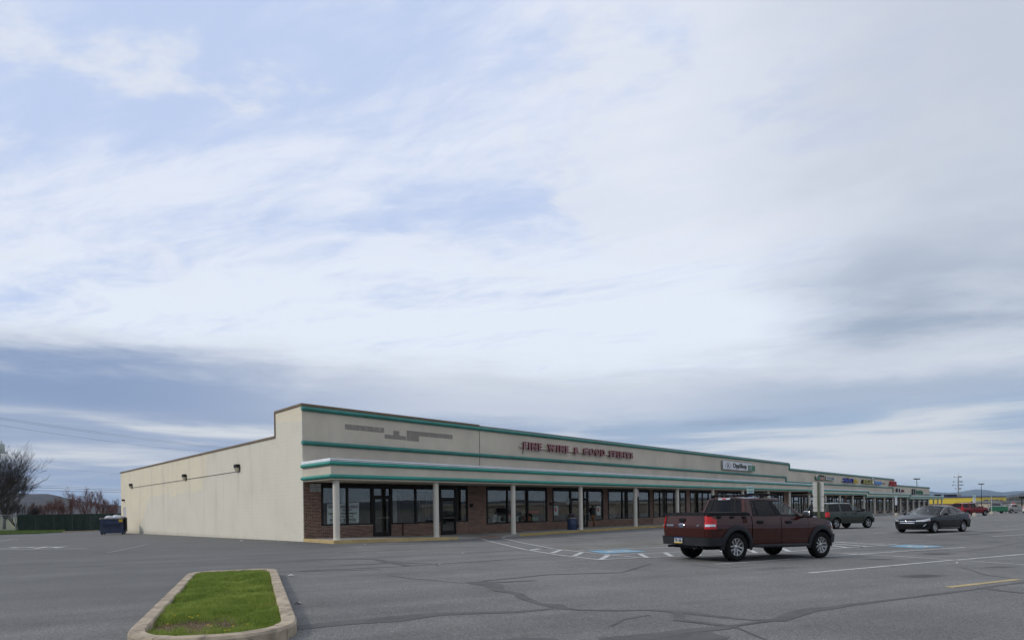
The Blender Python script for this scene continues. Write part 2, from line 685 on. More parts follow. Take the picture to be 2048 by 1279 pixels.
def line_px(pix, width, name='parking_line', mat=PAINT_W, lift=0.006, wob=0.0):
    return strip([at(*p) for p in pix], width, name, mat, lift, wob=wob)


LW = 0.10
line_px([(962.7, 1076.7), (1047, 1097.5), (1117, 1109), (1198, 1118.6)], LW)
line_px([(1003, 1075), (1106, 1096.4), (1158, 1102.6), (1281, 1114.6)], LW)
line_px([(1198, 1118.6), (1339, 1112.6), (1469, 1107.5), (1661, 1097), (1796, 1087.5)], LW, lift=0.009)
line_px([(1219.6, 1108.9), (1339, 1103.8), (1450, 1098.5), (1560, 1092)], LW)
line_px([(1160, 1099.6), (1250, 1096.2), (1340, 1092.6), (1400, 1090)], LW)
line_px([(1664, 1083), (1720, 1084.5), (1796, 1087.5)], LW)
for a, b in [((1122, 1099), (1104, 1105)), ((1164, 1103.8), (1148.5, 1111)), ((1217, 1109), (1202, 1118)), ((1279.3, 1106.3), (1294.5, 1114.4)), ((1329.5, 1104), (1344, 1112)),
             ((1384, 1101.5), (1399, 1109.8)), ((1440, 1099), (1456, 1107.5)), ((1496, 1096), (1512, 1105)), ((1556, 1092.5), (1578, 1101.5)), ((1664, 1090), (1700, 1095)), ((1664, 1086.5), (1738, 1092)), ((1672, 1083.5), (1770, 1089))]:
    line_px([a, b], 0.16, 'crosshatch_bar', lift=0.004)
for i, (a, b) in enumerate([((985, 1077), (1012, 1077.2)), ((1002, 1081), (1035, 1081)), ((1030, 1090.5), (1075, 1090.5)), ((1045, 1095.5), (1090, 1095))]):
    line_px([a, b], 0.12, 'crosswalk_bar', PAINT_G)
line_px([(1060, 1099.5), (1080, 1096.5)], 0.25, 'crosswalk_bar')
for a, b in [((1112, 1096.6), (1345, 1088.2)), ((1160, 1092.3), (1345, 1084.2)), ((1222, 1087.6), (1345, 1081.2)), ((1280, 1082.6), (1350, 1079.4)), ((1118, 1094.8), (1146, 1093.4)), ((1130, 1097.5), (1150, 1098.6))]:
    line_px([a, b], 0.11, 'no_parking_stripe', PAINT_YF)
line_px([(1431, 1127.6), (1520, 1122), (1640, 1113), (1712, 1107.6), (1790, 1102.6), (1930, 1093.8)], LW)
line_px([(1617, 1145.2), (1760, 1132.6), (1900, 1119.8), (2048, 1107.5), (2120, 1101.5)], 0.11)
line_px([(1660, 1104), (1780, 1111), (1899, 1118.4), (2048, 1128.6), (2130, 1134)], LW)
line_px([(1896, 1174), (1960, 1166.6), (2036, 1158)], 0.13, 'yellow_line', PAINT_Y)
line_px([(1852, 1069.6), (1959, 1062.2), (2048, 1056.6), (2100, 1053.5)], LW)
line_px([(1749, 1065.2), (1790, 1062.5)], LW)
line_px([(1984, 1072), (2048, 1068.4), (2090, 1066)], LW)
line_px([(1943, 1041.3), (2015, 1039), (2048, 1037.8)], LW)
line_px([(2000, 1051), (2048, 1048.5)], LW)
line_px([(1741, 1037.2), (1792, 1037.4)], 0.14, 'yellow_line', PAINT_YF)
line_px([(1741, 1040.8), (1788, 1041)], 0.16, 'blue_line', PAINT_B)
line_px([(-40, 1098.6), (80, 1097.4), (175, 1096.3)], 0.13)
line_px([(-30, 1083.6), (0, 1080.8), (22, 1078.6), (37, 1077.6)], 0.14)
line_px([(215, 1105), (240, 1099.5), (297, 1087.5)], 0.10, 'worn_line', PAINT_G)
# worn road lettering by the far lane
for a, b, wd in [((70, 1096), (95, 1092.4), 0.25), ((105, 1093.2), (120, 1094.4), 0.3), ((122, 1092.8), (133, 1092.7), 0.3), ((54, 1094.6), (69, 1093), 0.3), ((36, 1094.6), (50, 1093.4), 0.25),
                 ((20, 1095), (33, 1093.4), 0.25), ((0, 1095.6), (14, 1095), 0.25), ((26, 1095.4), (36, 1095.2), 0.25), ((92, 1095.2), (101, 1094.8), 0.25)]:
    line_px([a, b], wd, 'road_letter_stroke', PAINT_W, lift=0.005)


def quad_map(c, u, v):
    a = c[0].lerp(c[1], u)
    b = c[3].lerp(c[2], u)
    return a.lerp(b, v)


def access_symbol(pix):
    c = [at(*p) for p in pix]
    m_ = MB()
    rows_ = []
    for i in range(6):
        r_ = []
        for k in range(6):
            p = quad_map(c, i / 5, k / 5)
            r_.append((p.x, p.y, G(p.x, p.y) + 0.006))
        rows_.append(r_)
    m_.grid(rows_)
    o = m_.build('access_symbol', PAINT_B, lot)

    def stroke(pts, wd):
        strip([quad_map(c, u, v) for u, v in pts], wd, 'wheelchair_mark', PAINT_W, 0.011, 0.2).parent = o
    stroke([(0.36, 0.84), (0.44, 0.88)], 0.24)
    stroke([(0.40, 0.74), (0.42, 0.46), (0.68, 0.46), (0.78, 0.2), (0.88, 0.22)], 0.17)
    stroke([(0.42, 0.60), (0.64, 0.60)], 0.13)
    stroke([(0.36 + 0.0, 0.55), (0.25, 0.45), (0.22, 0.32), (0.29, 0.18), (0.44, 0.12), (0.58, 0.17), (0.66, 0.30)], 0.15)


access_symbol([(1213, 1106), (1292, 1102.4), (1250, 1098), (1175, 1101.6)])
access_symbol([(1835, 1095.5), (1889, 1091.5), (1813, 1088.5), (1773.5, 1091.5)])

# ---- sealed cracks
c6 = lambda x, y: (600 + x / 2.926, 1080 + y / 2.926)
c7 = lambda x, y: (1300 + x / 2.738, 1040 + y / 2.738)
CR = 'sealed_crack'
line_px([c6(-20, 508), c6(270, 481), c6(560, 455), c6(820, 430), c6(1050, 424), c6(1300, 415), c6(1480, 400)], [0.30, 0.34, 0.42, 0.26, 0.2, 0.14, 0.08], CR, TAR, 0.004, 0.12)
line_px([c6(985, 243), c6(1060, 250), c6(1135, 262), c6(1170, 292), c6(1280, 312), c6(1310, 338), c6(1400, 370), c6(1490, 380), c6(1535, 396), c6(1640, 407), c6(1850, 410), c6(2048, 407)],
        [0.2, 0.4, 0.3, 0.2, 0.14, 0.24, 0.14, 0.26, 0.16, 0.09, 0.1, 0.07], CR, TAR, 0.0045, 0.15)
line_px([c6(1060, 246), c6(1200, 243), c6(1380, 233)], [0.25, 0.2, 0.1], CR, TAR, 0.005, 0.12)
line_px([c6(0, 178), c6(300, 166), c6(640, 150), c6(980, 128), c6(1300, 105), c6(1530, 92)], 0.11, CR, TAR, 0.004, 0.2)
line_px([c6(0, 113), c6(250, 108), c6(430, 110), c6(530, 128), c6(650, 150)], [0.10, 0.12, 0.2, 0.3, 0.15], CR, TAR, 0.005, 0.2)
line_px([c6(230, 145), c6(420, 140), c6(530, 130), c6(780, 137)], [0.05, 0.1, 0.14, 0.04], CR, TAR, 0.0055, 0.2)
line_px([c6(0, 40), c6(400, 28), c6(1100, 5)], 0.10, CR, TAR, 0.004, 0.2)
line_px([c6(230, 72), c6(600, 55), c6(1200, 30)], 0.07, CR, TAR, 0.004, 0.2)
line_px([c6(970, 75), c6(1300, 55), c6(1560, 40)], 0.09, CR, TAR, 0.004, 0.2)
line_px([c6(1040, 241), c6(1450, 200), c6(1880, 188), c6(1960, 165), c6(2048, 138)], [0.12, 0.07, 0.06, 0.10, 0.05], CR, TAR, 0.0055, 0.2)
line_px([c6(1815, 505), c6(1890, 462), c6(2048, 436)], [0.03, 0.05, 0.035], CR, TAR, 0.004, 0.2)
line_px([c6(520, 205), c6(640, 222), c6(960, 250)], [0.05, 0.035, 0.03], CR, TAR, 0.004, 0.2)
line_px([c7(0, 492), c7(160, 498), c7(400, 530), c7(560, 545), c7(700, 545), c7(790, 515), c7(880, 490), c7(1100, 461), c7(1330, 433), c7(1550, 405), c7(1800, 375), c7(2048, 338), c7(2300, 300)],
        [0.10, 0.18, 0.13, 0.11, 0.18, 0.30, 0.18, 0.12, 0.07, 0.11, 0.09, 0.10, 0.06], CR, TAR, 0.0042, 0.18)
line_px([c7(160, 500), c7(162, 545), c7(440, 578), c7(560, 562), c7(700, 546)], [0.16, 0.14, 0.10, 0.09, 0.08], CR, TAR, 0.0052, 0.18)
line_px([c7(-250, 660), c7(0, 635), c7(200, 605), c7(400, 588), c7(470, 576)], [0.3, 0.24, 0.2, 0.16, 0.1], CR, TAR, 0.0047, 0.12)
line_px([c7(450, 578), c7(520, 605), c7(600, 640), c7(700, 680)], [0.08, 0.03, 0.03, 0.05], CR, TAR, 0.0057, 0.2)
line_px([c7(1830, 368), c7(1920, 385), c7(2048, 398), c7(2200, 405)], [0.2, 0.1, 0.09, 0.06], CR, TAR, 0.005, 0.2)
line_px([c7(1500, 180), c7(1740, 168), c7(2048, 120)], 0.05, CR, TAR, 0.004, 0.2)
line_px([c7(1150, 184), c7(1300, 175), c7(1640, 160)], 0.06, CR, TAR, 0.004, 0.2)
line_px([c7(230, 243), c7(400, 262), c7(540, 252)], [0.07, 0.04, 0.03], CR, TAR, 0.004, 0.2)
line_px([c7(1700, 255), c7(1850, 300), c7(1990, 318)], [0.03, 0.05, 0.03], CR, TAR, 0.004, 0.2)
line_px([(1100, 1072.5), (1180, 1077.5), (1260, 1074), (1340, 1068)], [0.08, 0.18, 0.1, 0.07], CR, TAR, 0.004, 0.2)
line_px([(1080, 1085), (1200, 1080), (1330, 1075)], 0.06, CR, TAR, 0.0048, 0.2)
line_px([(150, 1134), (300, 1128), (420, 1124)], 0.06, CR, TAR, 0.004, 0.2)
line_px([(557, 1143), (640, 1141), (760, 1138)], 0.09, CR, TAR, 0.004, 0.2)
# dark repair patches at the bottom edge
for pix in [[(985, 1283), (1040, 1274), (1110, 1276), (1160, 1290), (1000, 1300)], [(1225, 1279), (1270, 1268), (1400, 1258), (1460, 1275), (1400, 1300), (1250, 1300)]]:
    pts = [at(*p) for p in pix]
    m_ = MB()
    m_.add([(p.x, p.y, G(p.x, p.y) + 0.003) for p in pts], [tuple(range(len(pts)))])
    m_.build('tar_patch', TAR, lot)

# ------------------------------------------------------------------ planted island
CONC = pm('kerb_concrete', (0.40, 0.325, 0.235), 0.9, var=0.28, vscale=3.5, bump=0.8, bscale=40, dirt=((0.11, 0.095, 0.075), 5.0, 0.85))
H_ = 0.15
corners_px = [(228, 1285), (605, 1262), (553, 1134), (378, 1142)]
IC = [at(p[0], p[1], H_) for p in corners_px]      # near-left, near-right, far-right, far-left


def rounded(corn, rad, inset=0.0, n=9):
    """rounded outline of a quad, ccw, optionally inset"""
    q = [Vector((c.x, c.y)) for c in corn]
    cen = sum(q, Vector((0, 0))) / 4
    if inset:
        nq = []
        for i in range(4):
            a, b, c = q[i - 1], q[i], q[(i + 1) % 4]
            d1 = (b - a).normalized()
            d2 = (c - b).normalized()
            n1, n2 = Vector((-d1.y, d1.x)), Vector((-d2.y, d2.x))
            bis = (n1 + n2)
            bis = bis / bis.length
            nq.append(b + bis * (inset / max(0.3, bis.dot(n1))))
        q = nq
    out = []
    for i in range(4):
        a, b, c = q[i - 1], q[i], q[(i + 1) % 4]
        r = max(0.05, rad[i] - inset)
        p0 = b + (a - b).normalized() * r
        p1 = b + (c - b).normalized() * r
        for k in range(n):
            t_ = k / (n - 1)
            out.append((p0 * (1 - t_) ** 2 + b * 2 * t_ * (1 - t_) + p1 * t_ ** 2))
    return out


RAD = [0.8, 0.95, 0.6, 0.7]
o1 = rounded(IC, RAD)
o2 = rounded(IC, RAD, 0.17)
o1t = rounded(IC, RAD, 0.02)
o2t = rounded(IC, RAD, 0.155)
isl = thing('traffic_island', 'raised island of grass ringed by a weathered concrete kerb', 'island', (sum(p.x for p in IC) / 4, sum(p.y for p in IC) / 4, 0))
off = isl.location
def gz(p, h): return (p.x - off.x, p.y - off.y, G(p.x, p.y) + h)
N_ = len(o1)
# kerb in cast lengths, joints between them
cuts = [0, 5, 9, 14, 18, 23, 27, 31, N_]
acc = [0.0]
for a_, b_ in zip(cuts, cuts[1:]):
    mb = MB()
    idx = [i % N_ for i in range(a_, b_ + 1)]
    rings = []
    nn = len(idx)
    seq = []
    for j, i in enumerate(idx):
        nx = idx[min(j + 1, nn - 1)]
        pv = idx[max(j - 1, 0)]
        seq.append((o1[i], o1t[i], o2t[i], o2[i]))
    # subdivide long straights
    dense = []
    for (A, Bq) in zip(seq, seq[1:]):
        m_n = max(1, int((Bq[0] - A[0]).length / 0.3))
        for k in range(m_n):
            dense.append([A[q].lerp(Bq[q], k / m_n) for q in range(4)])
    dense.append(list(seq[-1]))
    # open the joint by 4 mm
    for q in range(4):
        dense[0][q] = dense[0][q].lerp(dense[1][q], min(0.4, 0.004 / max(1e-4, (dense[1][q] - dense[0][q]).length)))
        dense[-1][q] = dense[-1][q].lerp(dense[-2][q], min(0.4, 0.004 / max(1e-4, (dense[-2][q] - dense[-1][q]).length)))
    rows = []
    for p in dense:
        j = lambda: random.uniform(-0.004, 0.004)
        rows.append([gz(p[0], -0.05), gz(p[0], H_ - 0.03 + 1.6 * j()), gz(p[1], H_ + j()), gz(p[2], H_ + j()), gz(p[3], H_ - 0.02 + j()), gz(p[3], -0.05)])
    mb.grid(rows)
    for r_, rv in ((rows[0], False), (rows[-1], True)):
        mb.add(r_, [tuple(range(6))])
    mb.build('kerb_stone', CONC, isl, auto=22)
SOIL = pm('island_soil', (0.13, 0.095, 0.055), 0.95, var=0.4, vscale=3.0, bump=0.6, bscale=30)
mb = MB()
inner = rounded(IC, RAD, 0.16)
cen = sum(inner, Vector((0, 0))) / len(inner)
vs = [gz(cen, H_ - 0.06)] + [gz(p, H_ - 0.09) for p in inner]
mb.add(vs, [(0, 1 + i, 1 + (i + 1) % len(inner)) for i in range(len(inner))])
mb.build('soil_bed', SOIL, isl)


def grass_mat(name, c1, c2, c3):
    m_ = bpy.data.materials.new(name)
    m_.use_nodes = True
    m_.node_tree.nodes.clear()
    t = NT(m_.node_tree)
    co = t.new('ShaderNodeTexCoord').outputs['Object']
    n1 = t.noise(co, 1.8, 4.0, 0.6)
    n2 = t.noise(co, 14.0, 3.0, 0.6)
    v = t.add(t.mul(n1, 0.6), t.mul(n2, 0.4))
    bs = t.new('ShaderNodeBsdfPrincipled')
    t.put(bs.inputs['Base Color'], t.ramp(v, [(0.32, c1), (0.5, c2), (0.7, c3)]))
    bs.inputs['Roughness'].default_value = 0.65
    bs.inputs['Specular IOR Level'].default_value = 0.25
    bs.inputs['Subsurface Weight'].default_value = 0.0
    tl = t.new('ShaderNodeBsdfTranslucent')
    t.put(tl.inputs[0], t.ramp(v, [(0.32, c2), (0.7, c3)]))
    mx_ = t.new('ShaderNodeMixShader')
    mx_.inputs[0].default_value = 0.3
    t.l.new(bs.outputs[0], mx_.inputs[1])
    t.l.new(tl.outputs[0], mx_.inputs[2])
    out = t.new('ShaderNodeOutputMaterial')
    t.l.new(mx_.outputs[0], out.inputs['Surface'])
    return m_


GRASS = grass_mat('grass_blades', (0.075, 0.125, 0.018, 1), (0.19, 0.275, 0.04, 1), (0.40, 0.46, 0.11, 1))
STRAW = pm('dry_grass', (0.24, 0.17, 0.09), 0.9, var=0.3)


def inside(pts, p):
    c = False
    j = len(pts) - 1
    for i in range(len(pts)):
        a, b = pts[i], pts[j]
        if (a.y > p.y) != (b.y > p.y) and p.x < (b.x - a.x) * (p.y - a.y) / (b.y - a.y) + a.x:
            c = not c
        j = i
    return c


def noise2(x, y, s=1.0, o=0.0):
    from mathutils import noise as mn
    return mn.noise(Vector((x * s + o, y * s - o, o * 0.37)))


def blade(m_, x, y, z, h, wd, rnd=random):
    a = rnd.uniform(0, 2 * pi)
    ln = rnd.uniform(0.1, 0.75) * h
    b = a + rnd.uniform(-0.6, 0.6) + pi / 2
    ex, ey = cos(b) * wd, sin(b) * wd
    tx, ty = cos(a) * ln, sin(a) * ln
    o = len(m_.v)
    m_.v += [(x - ex, y - ey, z), (x + ex, y + ey, z), (x + tx * 0.45 + ex * 0.7, y + ty * 0.45 + ey * 0.7, z + h * 0.62),
             (x + tx * 0.45 - ex * 0.7, y + ty * 0.45 - ey * 0.7, z + h * 0.62), (x + tx, y + ty, z + h * (1 - 0.3 * ln / h))]
    m_.f += [(o, o + 1, o + 2, o + 3), (o + 3, o + 2, o + 4)]


gx = [p.x for p in inner]
gy = [p.y for p in inner]
BARE1 = at(372, 1252, H_ - 0.08).xy
mb, ms = MB(), MB()
n_try = 0
while len(mb.f) < 2 * 95000 and n_try < 260000:
    n_try += 1
    p = Vector((random.uniform(min(gx), max(gx)), random.uniform(min(gy), max(gy))))
    if not inside(inner, p):
        continue
    nz = noise2(p.x, p.y, 1.3, 3.0) + 0.5 * noise2(p.x, p.y, 4.5, 9.0)
    # worn corner by the near left, bare edge on the right
    bare = 0.0
    q1 = p - BARE1
    bare += max(0.0, 1.45 - sqrt((q1.x / 0.68) ** 2 + (q1.y / 0.40) ** 2) + 0.5 * noise2(p.x, p.y, 5.0, 2.0))
    er = (p - Vector((IC[1].x, IC[1].y)))
    e = Vector((IC[2].x - IC[1].x, IC[2].y - IC[1].y))
    tpar = er.dot(e) / e.length_squared
    dist = abs(er.x * e.y - er.y * e.x) / e.length
    if 0.28 < tpar < 0.72:
        bare += max(0, 0.5 - dist) * 2.6
    if random.random() < bare + 0.1 * (nz < -0.45):
        if random.random() < 0.25:
            blade(ms, p.x - off.x, p.y - off.y, G(p.x, p.y) + H_ - 0.085, random.uniform(0.01, 0.035), 0.003)
        continue
    h = random.uniform(0.05, 0.10) * (1.0 + 0.75 * nz)
    blade(mb, p.x - off.x, p.y - off.y, G(p.x, p.y) + H_ - 0.085, max(0.025, h), random.uniform(0.0014, 0.003))
go = mb.raw('grass', GRASS, isl)
go['kind'] = 'stuff'
so = ms.raw('dead_grass', STRAW, isl)
so['kind'] = 'stuff'
mb = MB()
for fx, fy in [(350, 1233), (378, 1235), (396, 1233), (335, 1250), (416, 1252), (422, 1254), (458, 1262), (450, 1263), (466, 1254), (495, 1250), (520, 1146), (526, 1148), (532, 1149), (489, 1192), (406, 1148), (345, 1230), (384, 1237)]:
    p = at(fx, fy, H_ - 0.015)
    for k in range(7):
        a = 2 * pi * k / 7
        mb.add([(p.x - off.x, p.y - off.y, p.z + 0.012), (p.x - off.x + 0.014 * cos(a), p.y - off.y + 0.014 * sin(a), p.z + 0.02), (p.x - off.x + 0.014 * cos(a + 0.9), p.y - off.y + 0.014 * sin(a + 0.9), p.z + 0.02)], [(0, 1, 2)])
dn = mb.raw('dandelion_heads', pm('dandelion', (0.75, 0.52, 0.03), 0.7), isl)
dn['kind'] = 'stuff'

# litter
mb = MB()
for lx, ly in [(582, 1151), (731, 1088), (924, 1106), (1009, 1074), (1074, 1069), (1082, 1067.5), (1916, 1126), (596, 1207), (289, 1067), (483, 1081), (553, 1083), (1723, 1094), (876, 1129)]:
    p = at(lx, ly)
    a = random.uniform(0, pi)
    r = 0.05 + 0.0022 * p.y
    pts = [(p.x + cos(a) * r, p.y + sin(a) * r, p.z + 0.01), (p.x - sin(a) * r * 0.6, p.y + cos(a) * r * 0.6, p.z + 0.04), (p.x - cos(a) * r, p.y - sin(a) * r, p.z + 0.012), (p.x + sin(a) * r * 0.7, p.y - cos(a) * r * 0.7, p.z + 0.025)]
    mb.add(pts, [(0, 1, 2), (0, 2, 3)])
tag(mb.raw('litter', pm('scrap_paper', (0.6, 0.6, 0.58), 0.8)), 'small scraps of white paper litter lying on the asphalt', 'litter', kind='stuff')

# ------------------------------------------------------------------ shopping centre
def stucco_mat(name, col, streak=0.25, scale=1.0, worn=None):
    m_ = bpy.data.materials.new(name)
    m_.use_nodes = True
    m_.node_tree.nodes.clear()
    t = NT(m_.node_tree)
    co = t.new('ShaderNodeTexCoord').outputs['Object']
    x, y, z = t.sep(co)
    n1 = t.noise(co, 0.35, 4.0, 0.6)
    run = t.noise(t.xyz(t.mul(x, 2.2), t.mul(y, 2.2), t.mul(z, 0.12)), 1.0, 5.0, 0.65)
    fine = t.noise(co, 38.0 * scale, 4.0, 0.7)
    peb = t.noise(co, 12.0 * scale, 3.0, 0.6)
    c = tuple(col) + (1,)
    cc = t.mix(t.ss(n1, 0.3, 0.7), tuple(v * 0.90 for v in col) + (1,), tuple(min(1, v * 1.07) for v in col) + (1,))
    cc = t.mix(t.mul(t.ss(run, 0.55, 0.8), streak), cc, tuple(v * 0.55 for v in col) + (1,))
    if worn:
        bare = t.noise(t.xyz(t.mul(x, 5.0), y, t.mul(z, 1.6)), 1.0, 6.0, 0.7)
        cc = t.mix(t.mul(t.ss(bare, 0.52, 0.68), 0.45), cc, tuple(worn) + (1,))
    g = t.add(0.86, t.mul(fine, 0.28))
    cc = t.mix(1.0, cc, t.xyz(g, g, g), 'MULTIPLY')
    bs = t.new('ShaderNodeBsdfPrincipled')
    t.put(bs.inputs['Base Color'], cc)
    bs.inputs['Roughness'].default_value = 0.92
    bs.inputs['Specular IOR Level'].default_value = 0.2
    t.put(bs.inputs['Normal'], t.bump(t.add(fine, peb), 0.5, 0.008))
    out = t.new('ShaderNodeOutputMaterial')
    t.l.new(bs.outputs[0], out.inputs['Surface'])
    return m_


def block_mat():
    m_ = bpy.data.materials.new('painted_block')
    m_.use_nodes = True
    m_.node_tree.nodes.clear()
    t = NT(m_.node_tree)
    co = t.new('ShaderNodeTexCoord').outputs['Object']
    x, y, z = t.sep(co)
    br = t.new('ShaderNodeTexBrick')
    t.put(br.inputs['Vector'], t.xyz(y, z, 0.0))
    br.inputs['Scale'].default_value = 1.0
    br.inputs['Brick Width'].default_value = 0.4
    br.inputs['Row Height'].default_value = 0.2
    br.inputs['Mortar Size'].default_value = 0.008
    br.inputs['Mortar Smooth'].default_value = 0.5
    br.offset = 0.5
    mort = br.outputs['Fac']
    # repainted area, its edge following the courses of the blockwork
    yb = t.mul(t.m('FLOOR', t.div(y, 0.8)), 0.8)
    zb = t.mul(t.m('FLOOR', t.div(z, 0.2)), 0.2)
    nb = t.noise(t.xyz(yb, zb, 0.0), 0.35, 3.0, 0.6)
    lim = t.add(t.mul(t.ss(yb, 12.4, 15.6), -3.3), 6.3)
    lim = t.sub(lim, t.mul(t.ss(yb, 28.0, 34.0), 3.2))
    inside_ = t.ss(t.sub(t.add(lim, t.mul(t.sub(nb, 0.5), 2.2)), z), -0.02, 0.06)
    n1 = t.noise(co, 0.5, 4.0, 0.6)
    run = t.noise(t.xyz(t.mul(y, 1.3), t.mul(z, 0.10), 4.0), 1.0, 5.0, 0.65)
    fine = t.noise(co, 30.0, 3.0, 0.7)
    cc = t.mix(inside_, (0.80, 0.72, 0.545, 1), (0.735, 0.695, 0.575, 1))
    cc = t.mix(t.mul(t.ss(n1, 0.35, 0.75), 0.25), cc, (0.52, 0.49, 0.40, 1))
    cc = t.mix(t.mul(t.ss(run, 0.52, 0.75), 0.38), cc, (0.46, 0.43, 0.36, 1))
    splot = t.noise(co, 1.6, 6.0, 0.7)
    cc = t.mix(t.mul(t.ss(splot, 0.60, 0.72), 0.35), cc, (0.42, 0.39, 0.33, 1))
    low = t.mul(t.ss(t.add(z, t.mul(t.noise(co, 2.5, 4.0, 0.6), 0.5)), 0.45, -0.15), 0.55)
    cc = t.mix(low, cc, (0.33, 0.29, 0.22, 1))
    cc = t.mix(t.mul(mort, 0.19), cc, (0.36, 0.34, 0.29, 1))
    bs = t.new('ShaderNodeBsdfPrincipled')
    t.put(bs.inputs['Base Color'], cc)
    bs.inputs['Roughness'].default_value = 0.8
    bs.inputs['Specular IOR Level'].default_value = 0.25
    t.put(bs.inputs['Normal'], t.bump(t.add(t.sub(1.0, mort), t.mul(fine, 0.25)), 0.5, 0.008))
    out = t.new('ShaderNodeOutputMaterial')
    t.l.new(bs.outputs[0], out.inputs['Surface'])
    return m_


def brick_far_mat():
    m_ = bpy.data.materials.new('brick_far')
    m_.use_nodes = True
    m_.node_tree.nodes.clear()
    t = NT(m_.node_tree)
    co = t.new('ShaderNodeTexCoord').outputs['Object']
    x, y, z = t.sep(co)
    br = t.new('ShaderNodeTexBrick')
    t.put(br.inputs['Vector'], t.xyz(t.add(x, y), z, 0.0))
    br.inputs['Scale'].default_value = 1.0
    br.inputs['Brick Width'].default_value = 0.225
    br.inputs['Row Height'].default_value = 0.075
    br.inputs['Mortar Size'].default_value = 0.01
    br.inputs['Color1'].default_value = (0.23, 0.11, 0.075, 1)
    br.inputs['Color2'].default_value = (0.31, 0.15, 0.10, 1)
    br.inputs['Mortar'].default_value = (0.5, 0.44, 0.37, 1)
    bs = t.new('ShaderNodeBsdfPrincipled')
    t.put(bs.inputs['Base Color'], br.outputs['Color'])
    bs.inputs['Roughness'].default_value = 0.9
    t.put(bs.inputs['Normal'], t.bump(t.sub(1.0, br.outputs['Fac']), 0.5, 0.006))
    out = t.new('ShaderNodeOutputMaterial')
    t.l.new(bs.outputs[0], out.inputs['Surface'])
    return m_


def brick_mat():
    m_ = bpy.data.materials.new('brick')
    m_.use_nodes = True
    m_.node_tree.nodes.clear()
    t = NT(m_.node_tree)
    co = t.new('ShaderNodeTexCoord').outputs['Object']
    at_ = t.new('ShaderNodeAttribute')
    at_.attribute_name = 'tone'
    n1 = t.noise(co, 30.0, 3.0, 0.6)
    cc = t.ramp(t.add(t.mul(at_.outputs['Fac'], 0.8), t.mul(n1, 0.2)),
                [(0.1, (0.085, 0.046, 0.035, 1)), (0.4, (0.150, 0.074, 0.050, 1)), (0.7, (0.205, 0.104, 0.070, 1)), (0.95, (0.26, 0.17, 0.125, 1))])
    bs = t.new('ShaderNodeBsdfPrincipled')
    t.put(bs.inputs['Base Color'], cc)
    bs.inputs['Roughness'].default_value = 0.9
    t.put(bs.inputs['Normal'], t.bump(n1, 0.4, 0.004))
    out = t.new('ShaderNodeOutputMaterial')
    t.l.new(bs.outputs[0], out.inputs['Surface'])
    return m_


STUCCO = stucco_mat('stucco', (0.63, 0.565, 0.46))
STUCCO2 = stucco_mat('stucco_repainted', (0.59, 0.54, 0.445), 0.15)
FASCIA = stucco_mat('fascia_stucco', (0.66, 0.59, 0.48), 0.12, 1.5)
GHOST = stucco_mat('bare_stucco', (0.30, 0.265, 0.23), 0.3, worn=(0.60, 0.54, 0.44))
BLOCK = block_mat()
BRICK, BRICK_FAR = brick_mat(), brick_far_mat()
MORTAR = pm('mortar', (0.46, 0.39, 0.31), 0.95, var=0.15, vscale=6, bump=0.4)
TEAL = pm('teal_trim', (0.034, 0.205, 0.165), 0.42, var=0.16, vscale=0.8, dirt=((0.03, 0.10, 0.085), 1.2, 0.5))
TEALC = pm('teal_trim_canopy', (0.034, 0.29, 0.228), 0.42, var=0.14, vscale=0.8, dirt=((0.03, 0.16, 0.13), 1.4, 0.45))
COPING = pm('bronze_coping', (0.19, 0.135, 0.08), 0.6, metal=0.0, var=0.15)
COPING2 = pm('grey_coping', (0.30, 0.28, 0.26), 0.6, var=0.15)
WHITEC = pm('white_coping', (0.86, 0.86, 0.88), 0.45, var=0.08, vscale=1.0)
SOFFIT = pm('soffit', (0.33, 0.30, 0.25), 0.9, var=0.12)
FRAME = pm('bronze_frame', (0.014, 0.012, 0.011), 0.55, metal=0.0, var=0.2, spec=0.25)
COLM = stucco_mat('column_paint', (0.66, 0.62, 0.53), 0.1, 1.5)
ROOFM = pm('roof_membrane', (0.2, 0.2, 0.2), 0.9)
SGLASS = glass('shop_glass', (0.90, 0.93, 0.92), ior=1.5, wav=0.05, gain=1.5)
INTER = pm('shop_interior', (0.055, 0.052, 0.05), 0.9, var=0.3, vscale=0.6)
INTERW = pm('shop_interior_white', (0.55, 0.55, 0.53), 0.8)
DOORM = pm('steel_door', (0.52, 0.53, 0.55), 0.5, var=0.08)
CONC2 = pm('sidewalk_concrete', (0.30, 0.285, 0.255), 0.9, var=0.15, vscale=0.7, bump=0.3, bscale=40, dirt=((0.17, 0.16, 0.145), 0.8, 0.5))
YKERB = pm('yellow_kerb_paint', (0.52, 0.385, 0.175), 0.8, var=0.15, vscale=1.5, dirt=((0.26, 0.21, 0.13), 3.0, 0.7))
YKERB2 = pm('worn_yellow_kerb_paint', (0.40, 0.29, 0.10), 0.85, var=0.2, vscale=1.0, dirt=((0.22, 0.19, 0.13), 2.0, 0.8))
REDPAD = pm('red_tactile', (0.26, 0.12, 0.08), 0.9, var=0.2, bump=0.5, bscale=25)

A45 = radians(45)
bld = thing('shopping_center', 'long beige strip of shops with teal trim, brick piers and a columned canopy', 'building', (CORNER.x, CORNER.y, 0), A45)
SWP = [(0, 0.17), (3, 0.13), (7.4, -0.01), (12.3, -0.06), (25, -0.05), (60, -0.27), (110, -0.50), (165, -0.80)]
def SW(s): return poly1(SWP, s)

